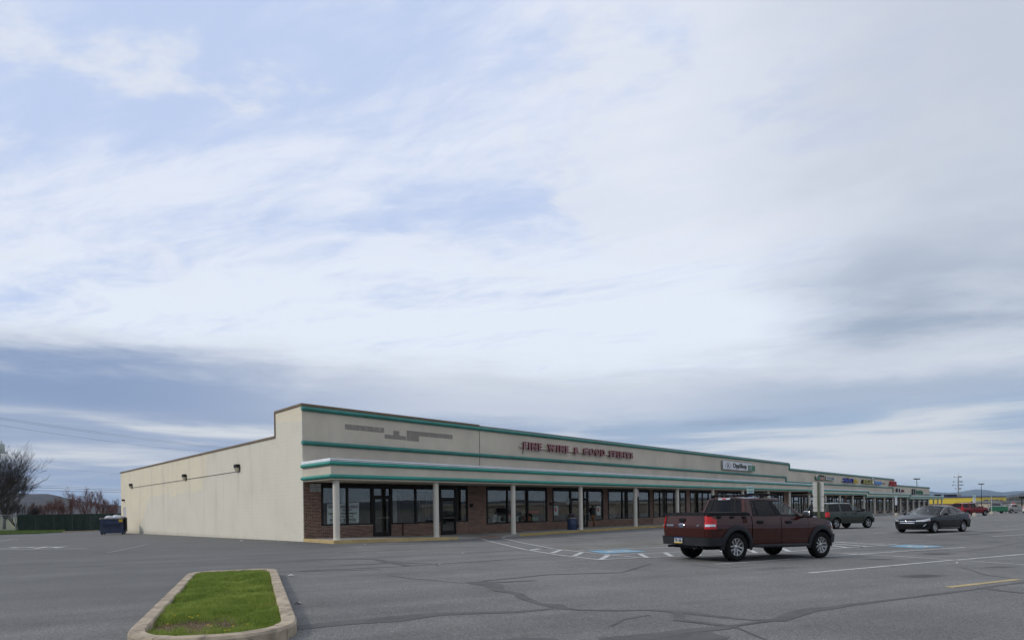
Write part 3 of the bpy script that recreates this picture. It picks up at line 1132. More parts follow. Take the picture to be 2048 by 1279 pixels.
# end wall with its stepped parapet, door opening cut at the far end
TD0, TD1, ZD1 = 38.15, 39.15, 2.1
mb = MB()
def endpiece(pts): mb.xprism(pts, 0.0, 0.3)
mb.xprism([(0.0, -0.4), (0.3, -0.4), (0.3, 6.83), (0.0, 6.83)], 0.0, 0.04)
endpiece([(0.3, -0.4), (TD0, -0.9), (TD0, 5.51), (3.2, 5.51), (3.2, 6.83), (0.3, 6.83)])
endpiece([(TD0, ZD1), (TD1, ZD1), (TD1, 5.51), (TD0, 5.51)])
endpiece([(TD1, -0.9), (40.2, -0.9), (40.2, 5.51), (TD1, 5.51)])
mb.build('end_wall', BLOCK, bld)
dr = MB().box(0.012, 0.06, TD0 + 0.03, TD1 - 0.03, -0.6, ZD1 - 0.03).build('rear_door', DOORM, bld)
MB().box(-0.03, 0.012, TD0 + 0.10, TD0 + 0.14, 0.75, 0.92).build('handle', FRAME, dr)
mb = MB()
mb.box(0.0, 0.14, TD0, TD0 + 0.03, -0.6, ZD1)
mb.box(0.0, 0.14, TD1 - 0.03, TD1, -0.6, ZD1)
mb.box(0.0, 0.14, TD0 + 0.03, TD1 - 0.03, ZD1 - 0.03, ZD1)
mb.build('door_frame', FRAME, dr)
# copings
MB().box(-0.05, 0.33, 3.2, 40.25, 5.51, 5.62).build('coping', COPING, bld)
MB().box(-0.05, 0.33, 3.17, 3.24, 5.62, 6.83).build('coping', COPING, bld)
MB().box(-0.05, 0.33, 0.0, 3.24, 6.83, 6.94).build('coping', COPING, bld)
MB().box(0.33, 11.86, -0.06, 0.3, 6.83, 6.94).build('coping', COPING, bld)
MB().box(-0.05, 0.33, -0.06, 0.0, 6.83, 6.94).build('coping', COPING, bld)
MB().box(11.9, 66.6, -0.03, 0.3, 6.83, 6.89).build('coping', COPING2, bld)
MB().box(66.65, 124.9, -0.03, 0.3, 6.14, 6.20).build('coping', COPING2, bld)
MB().box(124.95, 162.2, -0.03, 0.3, 4.98, 5.04).build('coping', COPING2, bld)
# facade panels with joints
for s0, s1, z0, z1, m_ in [(0.0, 11.87, 3.05, 6.83, STUCCO), (11.90, 24.6, 3.05, 6.83, STUCCO), (24.62, 38.4, 3.05, 6.83, STUCCO), (38.42, 52.0, 3.05, 6.83, STUCCO2), (52.02, 66.6, 3.05, 6.83, STUCCO2),
                           (66.62, 85.6, 2.35, 6.14, STUCCO), (85.62, 105, 2.35, 6.14, STUCCO), (105.02, 124.9, 2.35, 6.14, STUCCO), (124.92, 143, 1.9, 4.98, STUCCO), (143.02, 162.0, 1.9, 4.98, STUCCO)]:
    MB().box(max(s0, 0.04), s1, 0.002, 0.3, z0, z1).build('facade_panel', m_, bld)
# end of the last section and the roof behind
MB().box(161.7, 162.0, 0.3, 40, -1.5, 5.0).build('far_end_wall', BLOCK, bld)
MB().box(0.3, 66.6, 0.3, 40.2, 5.2, 5.3).build('roof', ROOFM, bld)
MB().box(66.6, 161.7, 0.3, 40.2, 4.4, 4.5).build('roof', ROOFM, bld)
MB().box(0.3, 162.0, 40.0, 40.2, -1.5, 5.4).build('rear_wall', BLOCK, bld)
MB().box(66.45, 66.75, 0.3, 40.0, 4.5, 5.4).build('party_wall', BLOCK, bld)
# unpainted patches where a sign was taken down
for s0, s1, z0, z1 in [(2.36, 4.75, 5.84, 6.12), (4.79, 6.22, 5.54, 5.765), (5.36, 5.76, 5.767, 6.02), (6.26, 7.12, 5.52, 6.11), (7.122, 9.66, 5.85, 6.11), (113.5, 117.7, 4.86, 5.26)]:
    MB().box(s0, s1, -0.006, 0.02, z0, z1).build('sign_ghost', GHOST, bld)


def trim(pts, r, mat, t=-0.04, name='trim_tube'):
    m_ = MB()
    for a, b in zip(pts, pts[1:]):
        m_.tube((a[0], t, a[1]), (b[0], t, b[1]), r, n=14)
    for p in pts[1:-1]:
        m_.blob((p[0], t, p[1]), (r * 1.01,) * 3)
    return m_.build(name, mat, bld, auto=40)


r_ = 0.115
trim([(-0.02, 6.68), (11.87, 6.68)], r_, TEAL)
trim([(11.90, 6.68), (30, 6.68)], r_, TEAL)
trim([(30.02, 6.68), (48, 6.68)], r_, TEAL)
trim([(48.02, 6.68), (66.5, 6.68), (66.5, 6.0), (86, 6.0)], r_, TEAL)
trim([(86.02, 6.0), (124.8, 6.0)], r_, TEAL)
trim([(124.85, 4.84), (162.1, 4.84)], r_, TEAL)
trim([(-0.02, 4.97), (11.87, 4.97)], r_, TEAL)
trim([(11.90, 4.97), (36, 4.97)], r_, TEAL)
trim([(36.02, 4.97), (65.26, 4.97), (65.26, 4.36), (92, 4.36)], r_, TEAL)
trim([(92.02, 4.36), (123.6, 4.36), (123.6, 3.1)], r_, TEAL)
trim([(133.0, 3.18), (162.1, 3.18)], r_, TEAL)
# vertical expansion joint
MB().box(11.872, 11.898, -0.01, 0.02, 3.9, 6.55).build('joint', FRAME, bld)

# canopy: fascia, white coping, two teal tubes, soffit
TC = -2.9
CAN = [(0.0, 66.9, 0.0, 65.8, 3.05, 3.97), (66.9, 92.9, 65.8, 91.6, 2.70, 3.43), (92.9, 124.0, 91.6, 122.9, 2.35, 3.10), (124.0, 161.6, 122.9, 161.6, 2.03, 2.71)]
for i, (su0, su1, sl0, sl1, zb, zt) in enumerate(CAN):
    ends = i == 0
    segs = [(lerp(sl0, sl1, k / 4), lerp(sl0, sl1, (k + 1) / 4)) for k in range(4)]
    for a, b in segs:
        MB().box(a + 0.006, b - 0.006, TC, TC + 0.12, zb, zt - 0.10).build('fascia_panel', FASCIA, bld)
    if ends:
        MB().box(0.006, 0.12, TC + 0.12, -0.005, zb, zt - 0.10).build('fascia_return', FASCIA, bld)
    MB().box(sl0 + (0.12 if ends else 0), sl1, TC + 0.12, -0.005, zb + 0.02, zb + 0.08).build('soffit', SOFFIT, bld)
    MB().box(sl0, sl1, TC + 0.001, -0.005, zb - 0.05, zb).build('soffit_edge', FASCIA, bld)
    m_ = MB()
    m_.box(su0 - (0.06 if ends else 0), su1, TC - 0.07, TC + 0.2, zt - 0.10, zt + 0.03)
    if ends:
        m_.box(-0.06, 0.2, TC + 0.2, -0.005, zt - 0.10, zt + 0.03)
    m_.build('canopy_coping', WHITEC, bld)
    m_ = MB()
    m_.box(su0 - (0.04 if ends else 0), su1, TC - 0.09, TC + 0.05, zt - 0.055, zt - 0.04)
    m_.build('coping_drip', COPING2, bld)
    MB().box(su0 + 0.2, su1, TC + 0.2, -0.005, zt - 0.14, zt - 0.11).build('canopy_roof', ROOFM, bld)
    rr = 0.095
    zu, zl = zt - 0.20, zb + 0.11
    m_ = MB()
    x0 = su0 - (0.03 if ends else 0)
    m_.tube((x0, TC - 0.03, zu), (su1, TC - 0.03, zu), rr, n=14)
    if ends:
        m_.tube((-0.03, TC - 0.03, zu), (-0.03, -0.01, zu), rr, n=14)
        m_.blob((-0.03, TC - 0.03, zu), (rr * 1.01,) * 3)
    elif i < 3:
        pass
    if i < 3:
        m_.tube((su1, TC - 0.03, zu), (su1, TC - 0.03, CAN[i + 1][5] - 0.2), rr, n=14)
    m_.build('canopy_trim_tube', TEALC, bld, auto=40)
    m_ = MB()
    m_.tube((sl0 - (0.03 if ends else 0), TC - 0.03, zl), (sl1, TC - 0.03, zl), rr, n=14)
    if ends:
        m_.tube((-0.03, TC - 0.03, zl), (-0.03, -0.01, zl), rr, n=14)
        m_.blob((-0.03, TC - 0.03, zl), (rr * 1.01,) * 3)
    if i < 3:
        m_.tube((sl1, TC - 0.03, zl), (sl1, TC - 0.03, CAN[i + 1][4] + 0.11), rr, n=14)
    m_.build('canopy_trim_tube', TEALC, bld, auto=40)

# columns
cols_px = [673.3, 872.7, 1026.8, 1161.9, 1271.4]
cs = [s_on(x, -2.58, 1060) for x in cols_px]
cs += [32.5, 39.2, 45.9, 52.6, 59.1, 66.0, 72.4, 78.9, 85.3, 91.5, 98.0, 104.5, 110.7, 116.9, 122.8, 128.2, 133.8, 139.1, 144.3, 150.6, 155.9, 161.0]
cdata = None
for k, s_ in enumerate(cs):
    zb = [c[4] for c in CAN if c[2] <= s_ <= c[3] + 0.5][0]
    z0 = SW(s_)
    m_ = MB()
    m_.lathe([(0.0, 0), (0.175, 0.0), (0.175, 0.03), (0.155, 0.05), (0.152, zb - z0 - 0.055), (0.0, zb - z0 - 0.055)], 22)
    o = m_.build('column', COLM, bld, auto=40)
    o.location = (s_, -2.58, z0)
    if k in (3, 4):
        MB().box(0.04, 0.20, -0.13, 0.02, 0.0, 0.10).build('column_foot_box', FRAME, o)

# shop front: piers, sill walls, windows, doors
near_brick = []


def brick_rect(s0, s1, z0, z1, t0=0.0, name='brick_wall'):
    nearb = s1 < 33
    o = MB().box(s0, s1, t0 + (0.006 if nearb else 0.0), t0 + 0.25, z0, z1).build(name, MORTAR if nearb else BRICK_FAR, bld)
    if nearb:
        m_ = MB()
        tone = []
        j = 0
        z = z0
        while z < z1 - 0.03:
            zt = min(z + 0.061, z1)
            x = s0 - (0.1125 if (int(round(z / 0.075)) % 2) else 0.0) - (s0 % 0.225)
            while x < s1:
                a, b = max(x, s0), min(x + 0.211, s1)
                if b - a > 0.02:
                    k = random.uniform(-0.002, 0.002)
                    m_.box(a, b, t0 + 0.0 + k, t0 + 0.02, z, zt)
                    tone += [min(1, max(0, random.gauss(0.45, 0.22)))] * 6
                x += 0.225
            z += 0.075
        if m_.f:
            ob = m_.raw('brickwork', BRICK, o)
            ob['kind'] = 'stuff'
            at_ = ob.data.attributes.new('tone', 'FLOAT', 'FACE')
            at_.data.foreach_set('value', tone)
    return o


def win(s0, s1, sill, head, mull=(), pier=True, frame_t=0.0, light=FRAME):
    m_ = MB()
    fw = 0.055
    m_.box(s0, s1, frame_t - 0.03, frame_t + 0.10, sill, sill + fw)
    m_.box(s0, s1, frame_t - 0.03, frame_t + 0.10, head - fw, head)
    edges = [s0] + list(mull) + [s1]
    for i, s_ in enumerate(edges):
        a = s_ if i == 0 else (s_ - 2 * fw if i == len(edges) - 1 else s_ - fw)
        m_.box(a, a + 2 * fw, frame_t - 0.028, frame_t + 0.098, sill + fw, head - fw)
    o = m_.build('window', light, bld)
    for a, b in zip(edges, edges[1:]):
        MB().box(a + fw, b - fw, frame_t + 0.03, frame_t + 0.042, sill + fw * 0.6, head - fw * 0.6).build('pane', SGLASS, o)
    return o


def door(s0, s1, z0, head, leaves=1, trans=2.2):
    m_ = MB()
    fw = 0.06
    m_.box(s0, s0 + fw, -0.03, 0.10, z0, head)
    m_.box(s1 - fw, s1, -0.03, 0.10, z0, head)
    m_.box(s0 + fw, s1 - fw, -0.03, 0.10, head - fw, head)
    m_.box(s0 + fw, s1 - fw, -0.03, 0.10, z0 + trans - 0.05, z0 + trans + 0.05)
    o = m_.build('door', FRAME, bld)
    MB().box(s0 + fw, s1 - fw, 0.03, 0.042, z0 + trans + 0.05, head - fw).build('transom_pane', SGLASS, o)
    wd = (s1 - s0 - 2 * fw) / leaves
    for k in range(leaves):
        a = s0 + fw + k * wd
        b = a + wd
        m_ = MB()
        m_.box(a + 0.005, a + 0.09, 0.0, 0.05, z0 + 0.01, z0 + trans - 0.055)
        m_.box(b - 0.09, b - 0.005, 0.0, 0.05, z0 + 0.01, z0 + trans - 0.055)
        m_.box(a + 0.09, b - 0.09, 0.0, 0.05, z0 + 0.01, z0 + 0.22)
        m_.box(a + 0.09, b - 0.09, 0.0, 0.05, z0 + trans - 0.15, z0 + trans - 0.055)
        m_.build('door_leaf', FRAME, o)
        MB().box(a + 0.09, b - 0.09, 0.02, 0.03, z0 + 0.22, z0 + trans - 0.15).build('pane', SGLASS, o)
        MB().tube((a + 0.07, -0.05, z0 + 1.02), (b - 0.07, -0.05, z0 + 1.02), 0.016).build('push_bar', COPING2, o)
    return o


HD = 2.78
def header(s0, s1, zb): MB().box(s0, s1, 0.0, 0.12, HD0[0], zb).build('window_header', FRAME, bld)
HD0 = [HD]


def zone_front(items, zsoff, head):
    """items: ('b',s0,s1) brick pier; ('w',s0,s1,sill,mullions); ('d',s0,s1,leaves)"""
    HD0[0] = head
    for it in items:
        s0, s1 = it[1], it[2]
        f = SW((s0 + s1) / 2) - 0.08
        if it[0] == 'b':
            brick_rect(s0, s1, f, zsoff - 0.06)
        elif it[0] == 'w':
            brick_rect(s0, s1, f, it[3], name='sill_wall')
            win(s0, s1, it[3], head, it[4])
            header(s0, s1, zsoff - 0.06)
        elif it[0] == 'd':
            door(s0, s1, f + 0.09, head, it[3])
            header(s0, s1, zsoff - 0.06)


zone_front([('b', 0.04, 0.96), ('w', 0.96, 3.97, 0.76, [2.44]), ('d', 3.97, 5.12, 1), ('w', 5.12, 8.65, 0.74, [6.83]), ('d', 8.65, 9.84, 1), ('w', 9.84, 10.83, 0.74, []), ('b', 10.83, 12.42),
            ('w', 12.42, 18.4, 0.5, [14.35, 16.32]), ('b', 18.4, 19.0), ('w', 19.0, 21.1, 0.5, []), ('d', 21.1, 23.17, 2), ('w', 23.17, 25.22, 0.47, []), ('b', 25.22, 25.9),
            ('w', 25.9, 32.24, 0.47, [27.95, 28.45, 30.4]), ('b', 32.24, 32.85)], 3.05, HD)
items = [('w', 32.85, 38.9, 0.47, [34.0, 35.2, 36.6, 37.7]), ('b', 38.9, 39.65), ('w', 39.65, 45.0, 0.45, [41.3, 42.3, 43.6]), ('b', 45.0, 45.7)]
s = 45.7
while s < 64:
    items += [('w', s, s + 2.0, 0.4, [s + 1.0]), ('d', s + 2.0, s + 4.0, 2), ('w', s + 4.0, s + 5.8, 0.4, [s + 4.9]), ('b', s + 5.8, s + 6.5)]
    s += 6.5
items += [('b', s, 65.8)]
zone_front(items, 3.05, HD)
for (z_, a_, b_, sl) in [(2.70, 65.8, 91.6, 0.2), (2.35, 91.6, 122.9, -0.1), (2.03, 122.9, 161.6, -0.3)]:
    items = []
    s = a_
    while s + 6.2 < b_:
        k = random.random()
        items += [('b', s, s + 0.5), ('w', s + 0.5, s + 2.3, sl, [s + 1.4]), ('d', s + 2.3, s + 4.2, 2), ('w', s + 4.2, s + 6.2, sl, [s + 5.2])]
        s += 6.2
    items += [('b', s, b_)]
    zone_front(items, z_, z_ - 0.26)
# brick return of the corner pier (flush behind the end wall)
# rooms behind the glass
for s0, s1, zc in [(0.35, 12.0, 2.95), (12.2, 32.4, 2.95), (32.6, 66.2, 2.95), (66.8, 91.4, 2.6), (91.8, 122.7, 2.25), (123.1, 161.5, 1.95)]:
    zf = SW((s0 + s1) / 2)
    dpt = 9.0
    m_ = MB()
    m_.box(s0, s1, 0.26, dpt, zf - 0.15, zf + 0.0)
    m_.box(s0, s1, dpt, dpt + 0.1, zf, zc)
    m_.box(s0, s0 + 0.1, 0.26, dpt, zf, zc)
    m_.box(s1 - 0.1, s1, 0.26, dpt, zf, zc)
    m_.box(s0, s1, 0.31, dpt, zc, zc + 0.1)
    m_.build('shop_room', INTER, bld)
MB().box(2.66, 2.84, 0.9, 1.08, 0.17, 2.95).build('interior_post', INTERW, bld)
MB().box(6.1, 6.6, 1.6, 1.7, 0.1, 2.95).build('interior_partition', INTERW, bld)
for s0 in (28.0, 34.3, 35.6, 41.6, 47, 53.3):
    MB().box(s0, s0 + 0.4, 0.35, 0.75, -0.3, 2.95).build('interior_pier', FRAME, bld)
# shelving seen through the glass
SHELF = pm('shelving', (0.30, 0.27, 0.23), 0.8, var=0.5, vscale=2.5)
for s0, s1, t_ in [(13.0, 15.9, 2.6), (16.4, 18.2, 1.8), (24.0, 25.0, 2.2), (26.2, 27.6, 2.6), (29, 31.8, 2.0), (40, 44, 2.2), (73, 76, 1.5), (80, 84, 1.5), (93, 97, 1.3), (99.5, 103, 1.3), (106, 109, 1.3), (112, 116, 1.3)]:
    m_ = MB()
    zf = SW(s0)
    for k in range(4):
        m_.box(s0, s1, t_, t_ + 0.4, zf + 0.1 + 0.38 * k, zf + 0.13 + 0.38 * k)
    m_.box(s0, s1, t_ + 0.4, t_ + 0.43, zf, zf + 1.5)
    q = s0
    while q < s1 - 0.2:
        for k in range(4):
            if random.random() < 0.8:
                m_.box(q, q + 0.14, t_ + 0.05, t_ + 0.35, zf + 0.13 + 0.38 * k, zf + 0.13 + 0.38 * k + random.uniform(0.15, 0.3))
        q += 0.18
    m_.build('shop_shelf', SHELF, bld)
# little wall boxes on the piers
for s_, z_ in [(11.1, 1.77), (18.75, 1.79)]:
    MB().box(s_ - 0.09, s_ + 0.09, -0.10, -0.002, z_ - 0.12, z_ + 0.1).build('wall_box', FRAME, bld)
MB().tube((5.88, -0.06, 0.05), (5.88, -0.06, 0.78), 0.03).build('standpipe', FRAME, bld)

# ---- sidewalk under the canopy
TF = -3.12
def swalk(s0, s1, name, mat, t0, t1, top=0.0, depth=0.35, flat=False, drop=None):
    m_ = MB()
    n = max(2, int((s1 - s0) / 1.5))
    rows = []
    for k in range(n + 1):
        s_ = lerp(s0, s1, k / n)
        zt0 = SW(s_) + top
        zf = zt0 if drop is None else lerp(zt0, G_st(s_, t0) + 0.012, drop(s_))
        rows.append([(s_, t0, SW(s_) - depth), (s_, t0, zf), (s_, t1, zt0), (s_, t1, SW(s_) - depth)])
    m_.grid(rows)
    m_.add(rows[0], [(0, 1, 2, 3)])
    m_.add(rows[-1], [(0, 1, 2, 3)])
    return m_.build(name, mat, walk, auto=30)


walk = thing('sidewalk', None, None, (CORNER.x, CORNER.y, 0), A45)
walk['kind'] = 'structure'
KW = 0.16
edges = [0.31, 1.5, 3.0, 4.5, 6.0, 7.4]
for a, b in zip(edges, edges[1:]):
    swalk(a + 0.004, b - 0.004, 'paving_slab', CONC2, TF + KW, 0.0, -0.002)
swalk(0.17, 0.306, 'paving_slab', CONC2, TF + KW, -0.006, -0.002)
swalk(7.404, 12.296, 'ramp_slab', CONC2, TF, 0.0, 0.0, drop=lambda s_: min(1, max(0, min((s_ - 7.4) / 1.2, (12.3 - s_) / 1.2))))
e2 = [12.3 + 3.0 * k for k in range(0, 51)]
for a, b in zip(e2, e2[1:]):
    if b < 163:
        swalk(a + 0.004, b - 0.004, 'paving_slab', CONC2, TF + KW, 0.0, -0.002)
for a, b in [(0.0, 2.9), (2.9, 5.2), (5.2, 7.4)]:
    swalk(a + (0.17 if a == 0 else 0.004), b - 0.004, 'kerb_length', YKERB, TF, TF + KW, 0.004)
m_ = MB()
m_.box(-0.012, 0.165, TF, -0.006, -0.25, SW(0) + 0.004)
m_.build('kerb_length', YKERB, walk)
e2 = [12.3 + 3.3 * k for k in range(0, 46)]
for a, b in zip(e2, e2[1:]):
    swalk(a + 0.004, b - 0.004, 'kerb_length', YKERB2 if b < 62 else CONC2, TF, TF + KW, 0.004)
m_ = MB()
m_.box(9.1, 10.8, TF + 0.05, TF + 0.75, G_st(9.5, TF) - 0.05, G_st(9.5, TF) + 0.035)
m_.build('tactile_pad', REDPAD, walk)

# ------------------------------------------------------------------ lamps, signs and papers on the building
LENS = pm('lamp_lens', (0.42, 0.38, 0.27), 0.35, var=0.15)
for (t_, z_, lab) in [(35.6, 4.10, 'bronze wall lamp with yellowed lens nearest the rear door of the block wall'), (19.1, 4.15, 'bronze wall lamp with yellowed lens in the middle of the block wall'),
                      (8.62, 4.22, 'bronze wall lamp with yellowed lens closest to the stepped parapet')]:
    p = B(0, t_, z_)
    th = thing('wall_lamp', lab, 'lamp', p, A45, 'lamps along the block end wall')
    m_ = MB()
    m_.box(-0.20, -0.004, -0.24, 0.24, 0.0, 0.20)
    m_.box(-0.05, -0.004, -0.22, 0.22, -0.22, 0.0)
    m_.build('housing', FRAME, th)
    m_ = MB()
    m_.add([(-0.19, -0.22, 0.0), (-0.19, 0.22, 0.0), (-0.12, 0.21, -0.22), (-0.12, -0.21, -0.22), (-0.05, -0.22, 0.0), (-0.05, 0.22, 0.0), (-0.05, 0.21, -0.22), (-0.05, -0.21, -0.22)],
           [(0, 1, 2, 3), (4, 7, 6, 5), (0, 3, 7, 4), (1, 5, 6, 2), (3, 2, 6, 7), (0, 4, 5, 1)])
    m_.build('lens', LENS, th)
m_ = MB()
for t0, t1, z0, z1 in [(8.86, 18.86, 4.0, 3.97), (19.34, 35.36, 3.95, 3.92)]:
    m_.tube((-0.03, t0, z0), (-0.03, t1, z1), 0.012, n=6)
o = m_.build('conduit', FRAME)
o.location = (CORNER.x, CORNER.y, 0)
o.rotation_euler = (0, 0, A45)
tag(o, 'thin dark conduit run joining the lamps on the block wall', 'conduit')
p = B(0, 38.7, 2.75)
th = thing('door_lamp', 'small dark lamp fixed above the grey rear door', 'lamp', p, A45)
MB().box(-0.22, -0.004, -0.10, 0.10, 0.0, 0.16).build('housing', FRAME, th)
MB().box(-0.20, -0.06, -0.08, 0.08, -0.04, 0.0).build('lens', LENS, th)

REDL = pm('sign_red', (0.15, 0.014, 0.018), 0.5, var=0.15)
PALE = pm('sign_trim_pale', (0.74, 0.64, 0.64), 0.5)
DARKR = pm('sign_face_red', (0.17, 0.02, 0.026), 0.45)
WHITES = pm('sign_white', (0.66, 0.67, 0.68), 0.5, var=0.06)
BLACKS = pm('sign_black', (0.015, 0.015, 0.016), 0.5)
GREENS = pm('sign_green', (0.035, 0.17, 0.085), 0.5)
BLUES = pm('sign_blue', (0.02, 0.035, 0.28), 0.45)
LBLUE = pm('sign_light_blue', (0.13, 0.30, 0.62), 0.45)
YELS = pm('sign_yellow', (0.62, 0.55, 0.10), 0.45)
YELD = pm('sign_gold', (0.62, 0.46, 0.04), 0.45)
REDS = pm('sign_bright_red', (0.42, 0.03, 0.03), 0.45)
GREYM = pm('sign_metal', (0.34, 0.34, 0.33), 0.5, metal=0.4)


def letters(th, txt, x0, x1, z0, z1, face, side, rim=None, depth=0.14, bold=0.0, y0=-0.10, gap=0.32, name='letter'):
    """single channel letters spread over x0..x1"""
    size = (z1 - z0) / 0.69
    shp = []
    for ch in txt:
        if ch == ' ':
            shp.append(None)
            continue
        vs, fs = text_mesh(ch, size, depth, bold)
        bb = bbox(vs)
        shp.append((vs, fs, bb, ch))
    raw = sum((g[2][0][1] - g[2][0][0]) if g else size * 0.34 for g in shp)
    k = len(shp) - 1
    sp = size * (0.30 if len(txt) > 12 else 0.13)
    f = (x1 - x0) / (raw + sp * k)
    x = x0
    for g in shp:
        if g is None:
            x += (size * 0.34 + sp) * f
            continue
        vs, fs, bb, ch = g
        fx = f if f < 1.2 else 1.2
        wd = (bb[0][1] - bb[0][0])
        ox = x + (wd * f - wd * fx) / 2
        vv = [((a - bb[0][0]) * fx + ox, b + y0 - depth / 2, c + z0) for a, b, c in vs]
        m_ = MB()
        m_.add(vv, fs)
        o = m_.build(name, side, th)
        if rim:
            v2, f2 = text_mesh(ch, size, 0.012, bold + size * 0.022)
            v2 = [((a - bb[0][0]) * fx + ox, b + y0 - depth - 0.006, c + z0) for a, b, c in v2]
            r2 = MB().add(v2, f2).build('letter_rim', rim, o)
        v3, f3 = text_mesh(ch, size, 0.008, bold - (size * 0.008 if rim else 0))
        v3 = [((a - bb[0][0]) * fx + ox, b + y0 - depth - (0.018 if rim else 0.004), c + z0) for a, b, c in v3]
        MB().add(v3, f3).build('letter_face', face, o)
        x += (wd + sp) * f


th = thing('wine_shop_sign', 'raised dark red letters reading FINE WINE & GOOD SPIRITS', 'sign', B(0, 0, 0), A45)
letters(th, 'FINE WINE & GOOD SPIRITS', 15.8, 29.24, 5.60, 6.10, DARKR, REDL, PALE, depth=0.16, bold=0.016, y0=-0.12)
MB().box(15.5, 29.1, -0.12, -0.004, 5.72, 5.84).build('raceway', STUCCO, th)
MB().path([(15.9, -0.03, 5.6), (15.95, -0.05, 5.45), (15.85, -0.05, 5.35), (15.9, -0.04, 5.25)], 0.02, 6).build('loose_wire', BLACKS, th)

th = thing('opp_shop_sign', 'white cabinet sign with sunburst, black OppShop lettering and green panel', 'sign', B(0, 0, 0), A45)
MB().box(46.55, 54.2, -0.22, -0.004, 5.32, 6.27).build('cabinet', GREYM, th)
MB().box(46.6, 54.15, -0.235, -0.22, 5.36, 6.23).build('face', WHITES, th)
vs, fs = text_mesh('OppShop', 0.62, 0.02, 0.022, 0.98)
bb = bbox(vs)
vs = [((a - bb[0][0]) * (3.6 / (bb[0][1] - bb[0][0])) + 49.0, b - 0.248, c * 1.05 + 5.62) for a, b, c in vs]
MB().add(vs, fs).build('lettering', BLACKS, th)
m_ = MB()
for k in range(11):
    a = -0.15 + pi * 1.1 * k / 10
    cx_, cz_ = 47.8 + 0.62 * cos(a), 5.62 + 0.42 * sin(a)
    m_.tube((cx_, -0.236, cz_), (cx_, -0.246, cz_), 0.055, n=6)
m_.path([(47.55, -0.24, 5.45), (47.6, -0.24, 5.75), (47.8, -0.24, 5.9), (48.0, -0.24, 5.75), (48.05, -0.24, 5.45)], 0.025, 6)
m_.path([(47.7, -0.24, 5.55), (47.9, -0.24, 5.7), (47.75, -0.24, 5.75)], 0.022, 6)
m_.build('sunburst', BLACKS, th)
MB().box(53.05, 54.9, -0.27, -0.236, 5.36, 6.0).build('green_panel', GREENS, th)
for i, (tx, sz) in enumerate([('community', 0.16), ('Thrift', 0.24), ('Store', 0.24)]):
    vs, fs = text_mesh(tx, sz, 0.01, 0.0, 1.2)
    MB().add(shift(vs, 53.25, -0.276, 5.82 - 0.19 * i), fs).build('lettering', WHITES, th)

# further shop signs along the strip
th = thing('green_panel_sign', 'shop sign of green and brown blocks topped by short black letters', 'sign', B(0, 0, 0), A45)
MB().box(76.6, 78.0, -0.3, -0.004, 4.9, 5.42).build('panel', GREENS, th)
MB().box(78.0, 80.3, -0.3, -0.004, 4.9, 5.35).build('panel', pm('sign_tan', (0.33, 0.22, 0.17), 0.6), th)
letters(th, 'EINH', 77.9, 80.4, 5.38, 5.62, BLACKS, BLACKS, None, 0.1, 0.02)
MB().path([(76.7, -0.25, 4.95), (76.5, -0.25, 5.3), (76.75, -0.25, 5.55), (76.7, -0.25, 5.8)], [0.05, 0.12, 0.12, 0.05], 8).build('figure', pm('sign_offwhite', (0.55, 0.53, 0.5), 0.5), th)
th = thing('white_box_sign', 'slim white cabinet sign with a row of dark figures', 'sign', B(0, 0, 0), A45)
MB().box(80.55, 84.95, -0.3, -0.004, 4.95, 5.45).build('cabinet', GREENS, th)
MB().box(80.75, 84.9, -0.315, -0.3, 5.0, 5.41).build('face', WHITES, th)
vs, fs = text_mesh('00 00 0000', 0.34, 0.01, 0.015, 1.0)
bb = bbox(vs)
MB().add([((a - bb[0][0]) * 3.5 / (bb[0][1] - bb[0][0]) + 81.05, b - 0.322, c + 5.1) for a, b, c in vs], fs).build('lettering', BLACKS, th)
th = thing('blue_letter_sign', 'shop sign of thick blue letters followed by small gold ones', 'sign', B(0, 0, 0), A45)
letters(th, 'FAMILY', 89.7, 94.9, 4.82, 5.42, BLUES, BLUES, None, 0.3, 0.05)
letters(th, 'nd', 95.0, 97.0, 5.15, 5.42, YELD, YELD, None, 0.3, 0.03)
letters(th, 'MART', 95.0, 97.6, 4.80, 5.10, YELD, YELD, None, 0.3, 0.04)
MB().box(92.3, 92.6, -0.3, -0.004, 5.45, 5.68).build('dot', YELD, th)
MB().box(89.3, 89.7, -0.25, -0.004, 5.0, 5.2).build('raceway', WHITES, th)
th = thing('yellow_letter_sign', 'shop sign of pale yellow letters with dark edges', 'sign', B(0, 0, 0), A45)
letters(th, 'DOLLAR', 100.6, 107.0, 4.85, 5.45, YELS, BLACKS, None, 0.3, 0.05)
MB().box(100.4, 107.2, -0.09, -0.004, 4.95, 5.1).build('raceway', BLACKS, th)
th = thing('light_blue_letter_sign', 'shop sign of light blue letters beside a tall white stroke', 'sign', B(0, 0, 0), A45)
letters(th, 'WORLD', 108.3, 113.3, 4.80, 5.3, LBLUE, LBLUE, None, 0.3, 0.05)
MB().path([(107.5, -0.2, 4.75), (107.7, -0.2, 5.3), (107.4, -0.2, 5.85)], [0.25, 0.14, 0.18], 8).build('stroke', WHITES, th)
th = thing('red_letter_sign', 'shop sign of bright red letters in two rows at the step of the roof', 'sign', B(0, 0, 0), A45)
letters(th, 'RENT', 120.2, 125.2, 5.2, 5.6, REDS, REDS, None, 0.35, 0.05)
letters(th, 'A SHOP', 120.2, 125.2, 4.75, 5.12, REDS, REDS, None, 0.35, 0.05)
MB().box(119.6, 124.6, -0.1, -0.004, 4.9, 5.1).build('raceway', GREYM, th)
th = thing('black_and_red_sign', 'small shop sign of black letters ending in dark red', 'sign', B(0, 0, 0), A45)
letters(th, 'KB', 125.7, 129.0, 3.6, 4.25, WHITES, BLACKS, None, 0.3, 0.06)
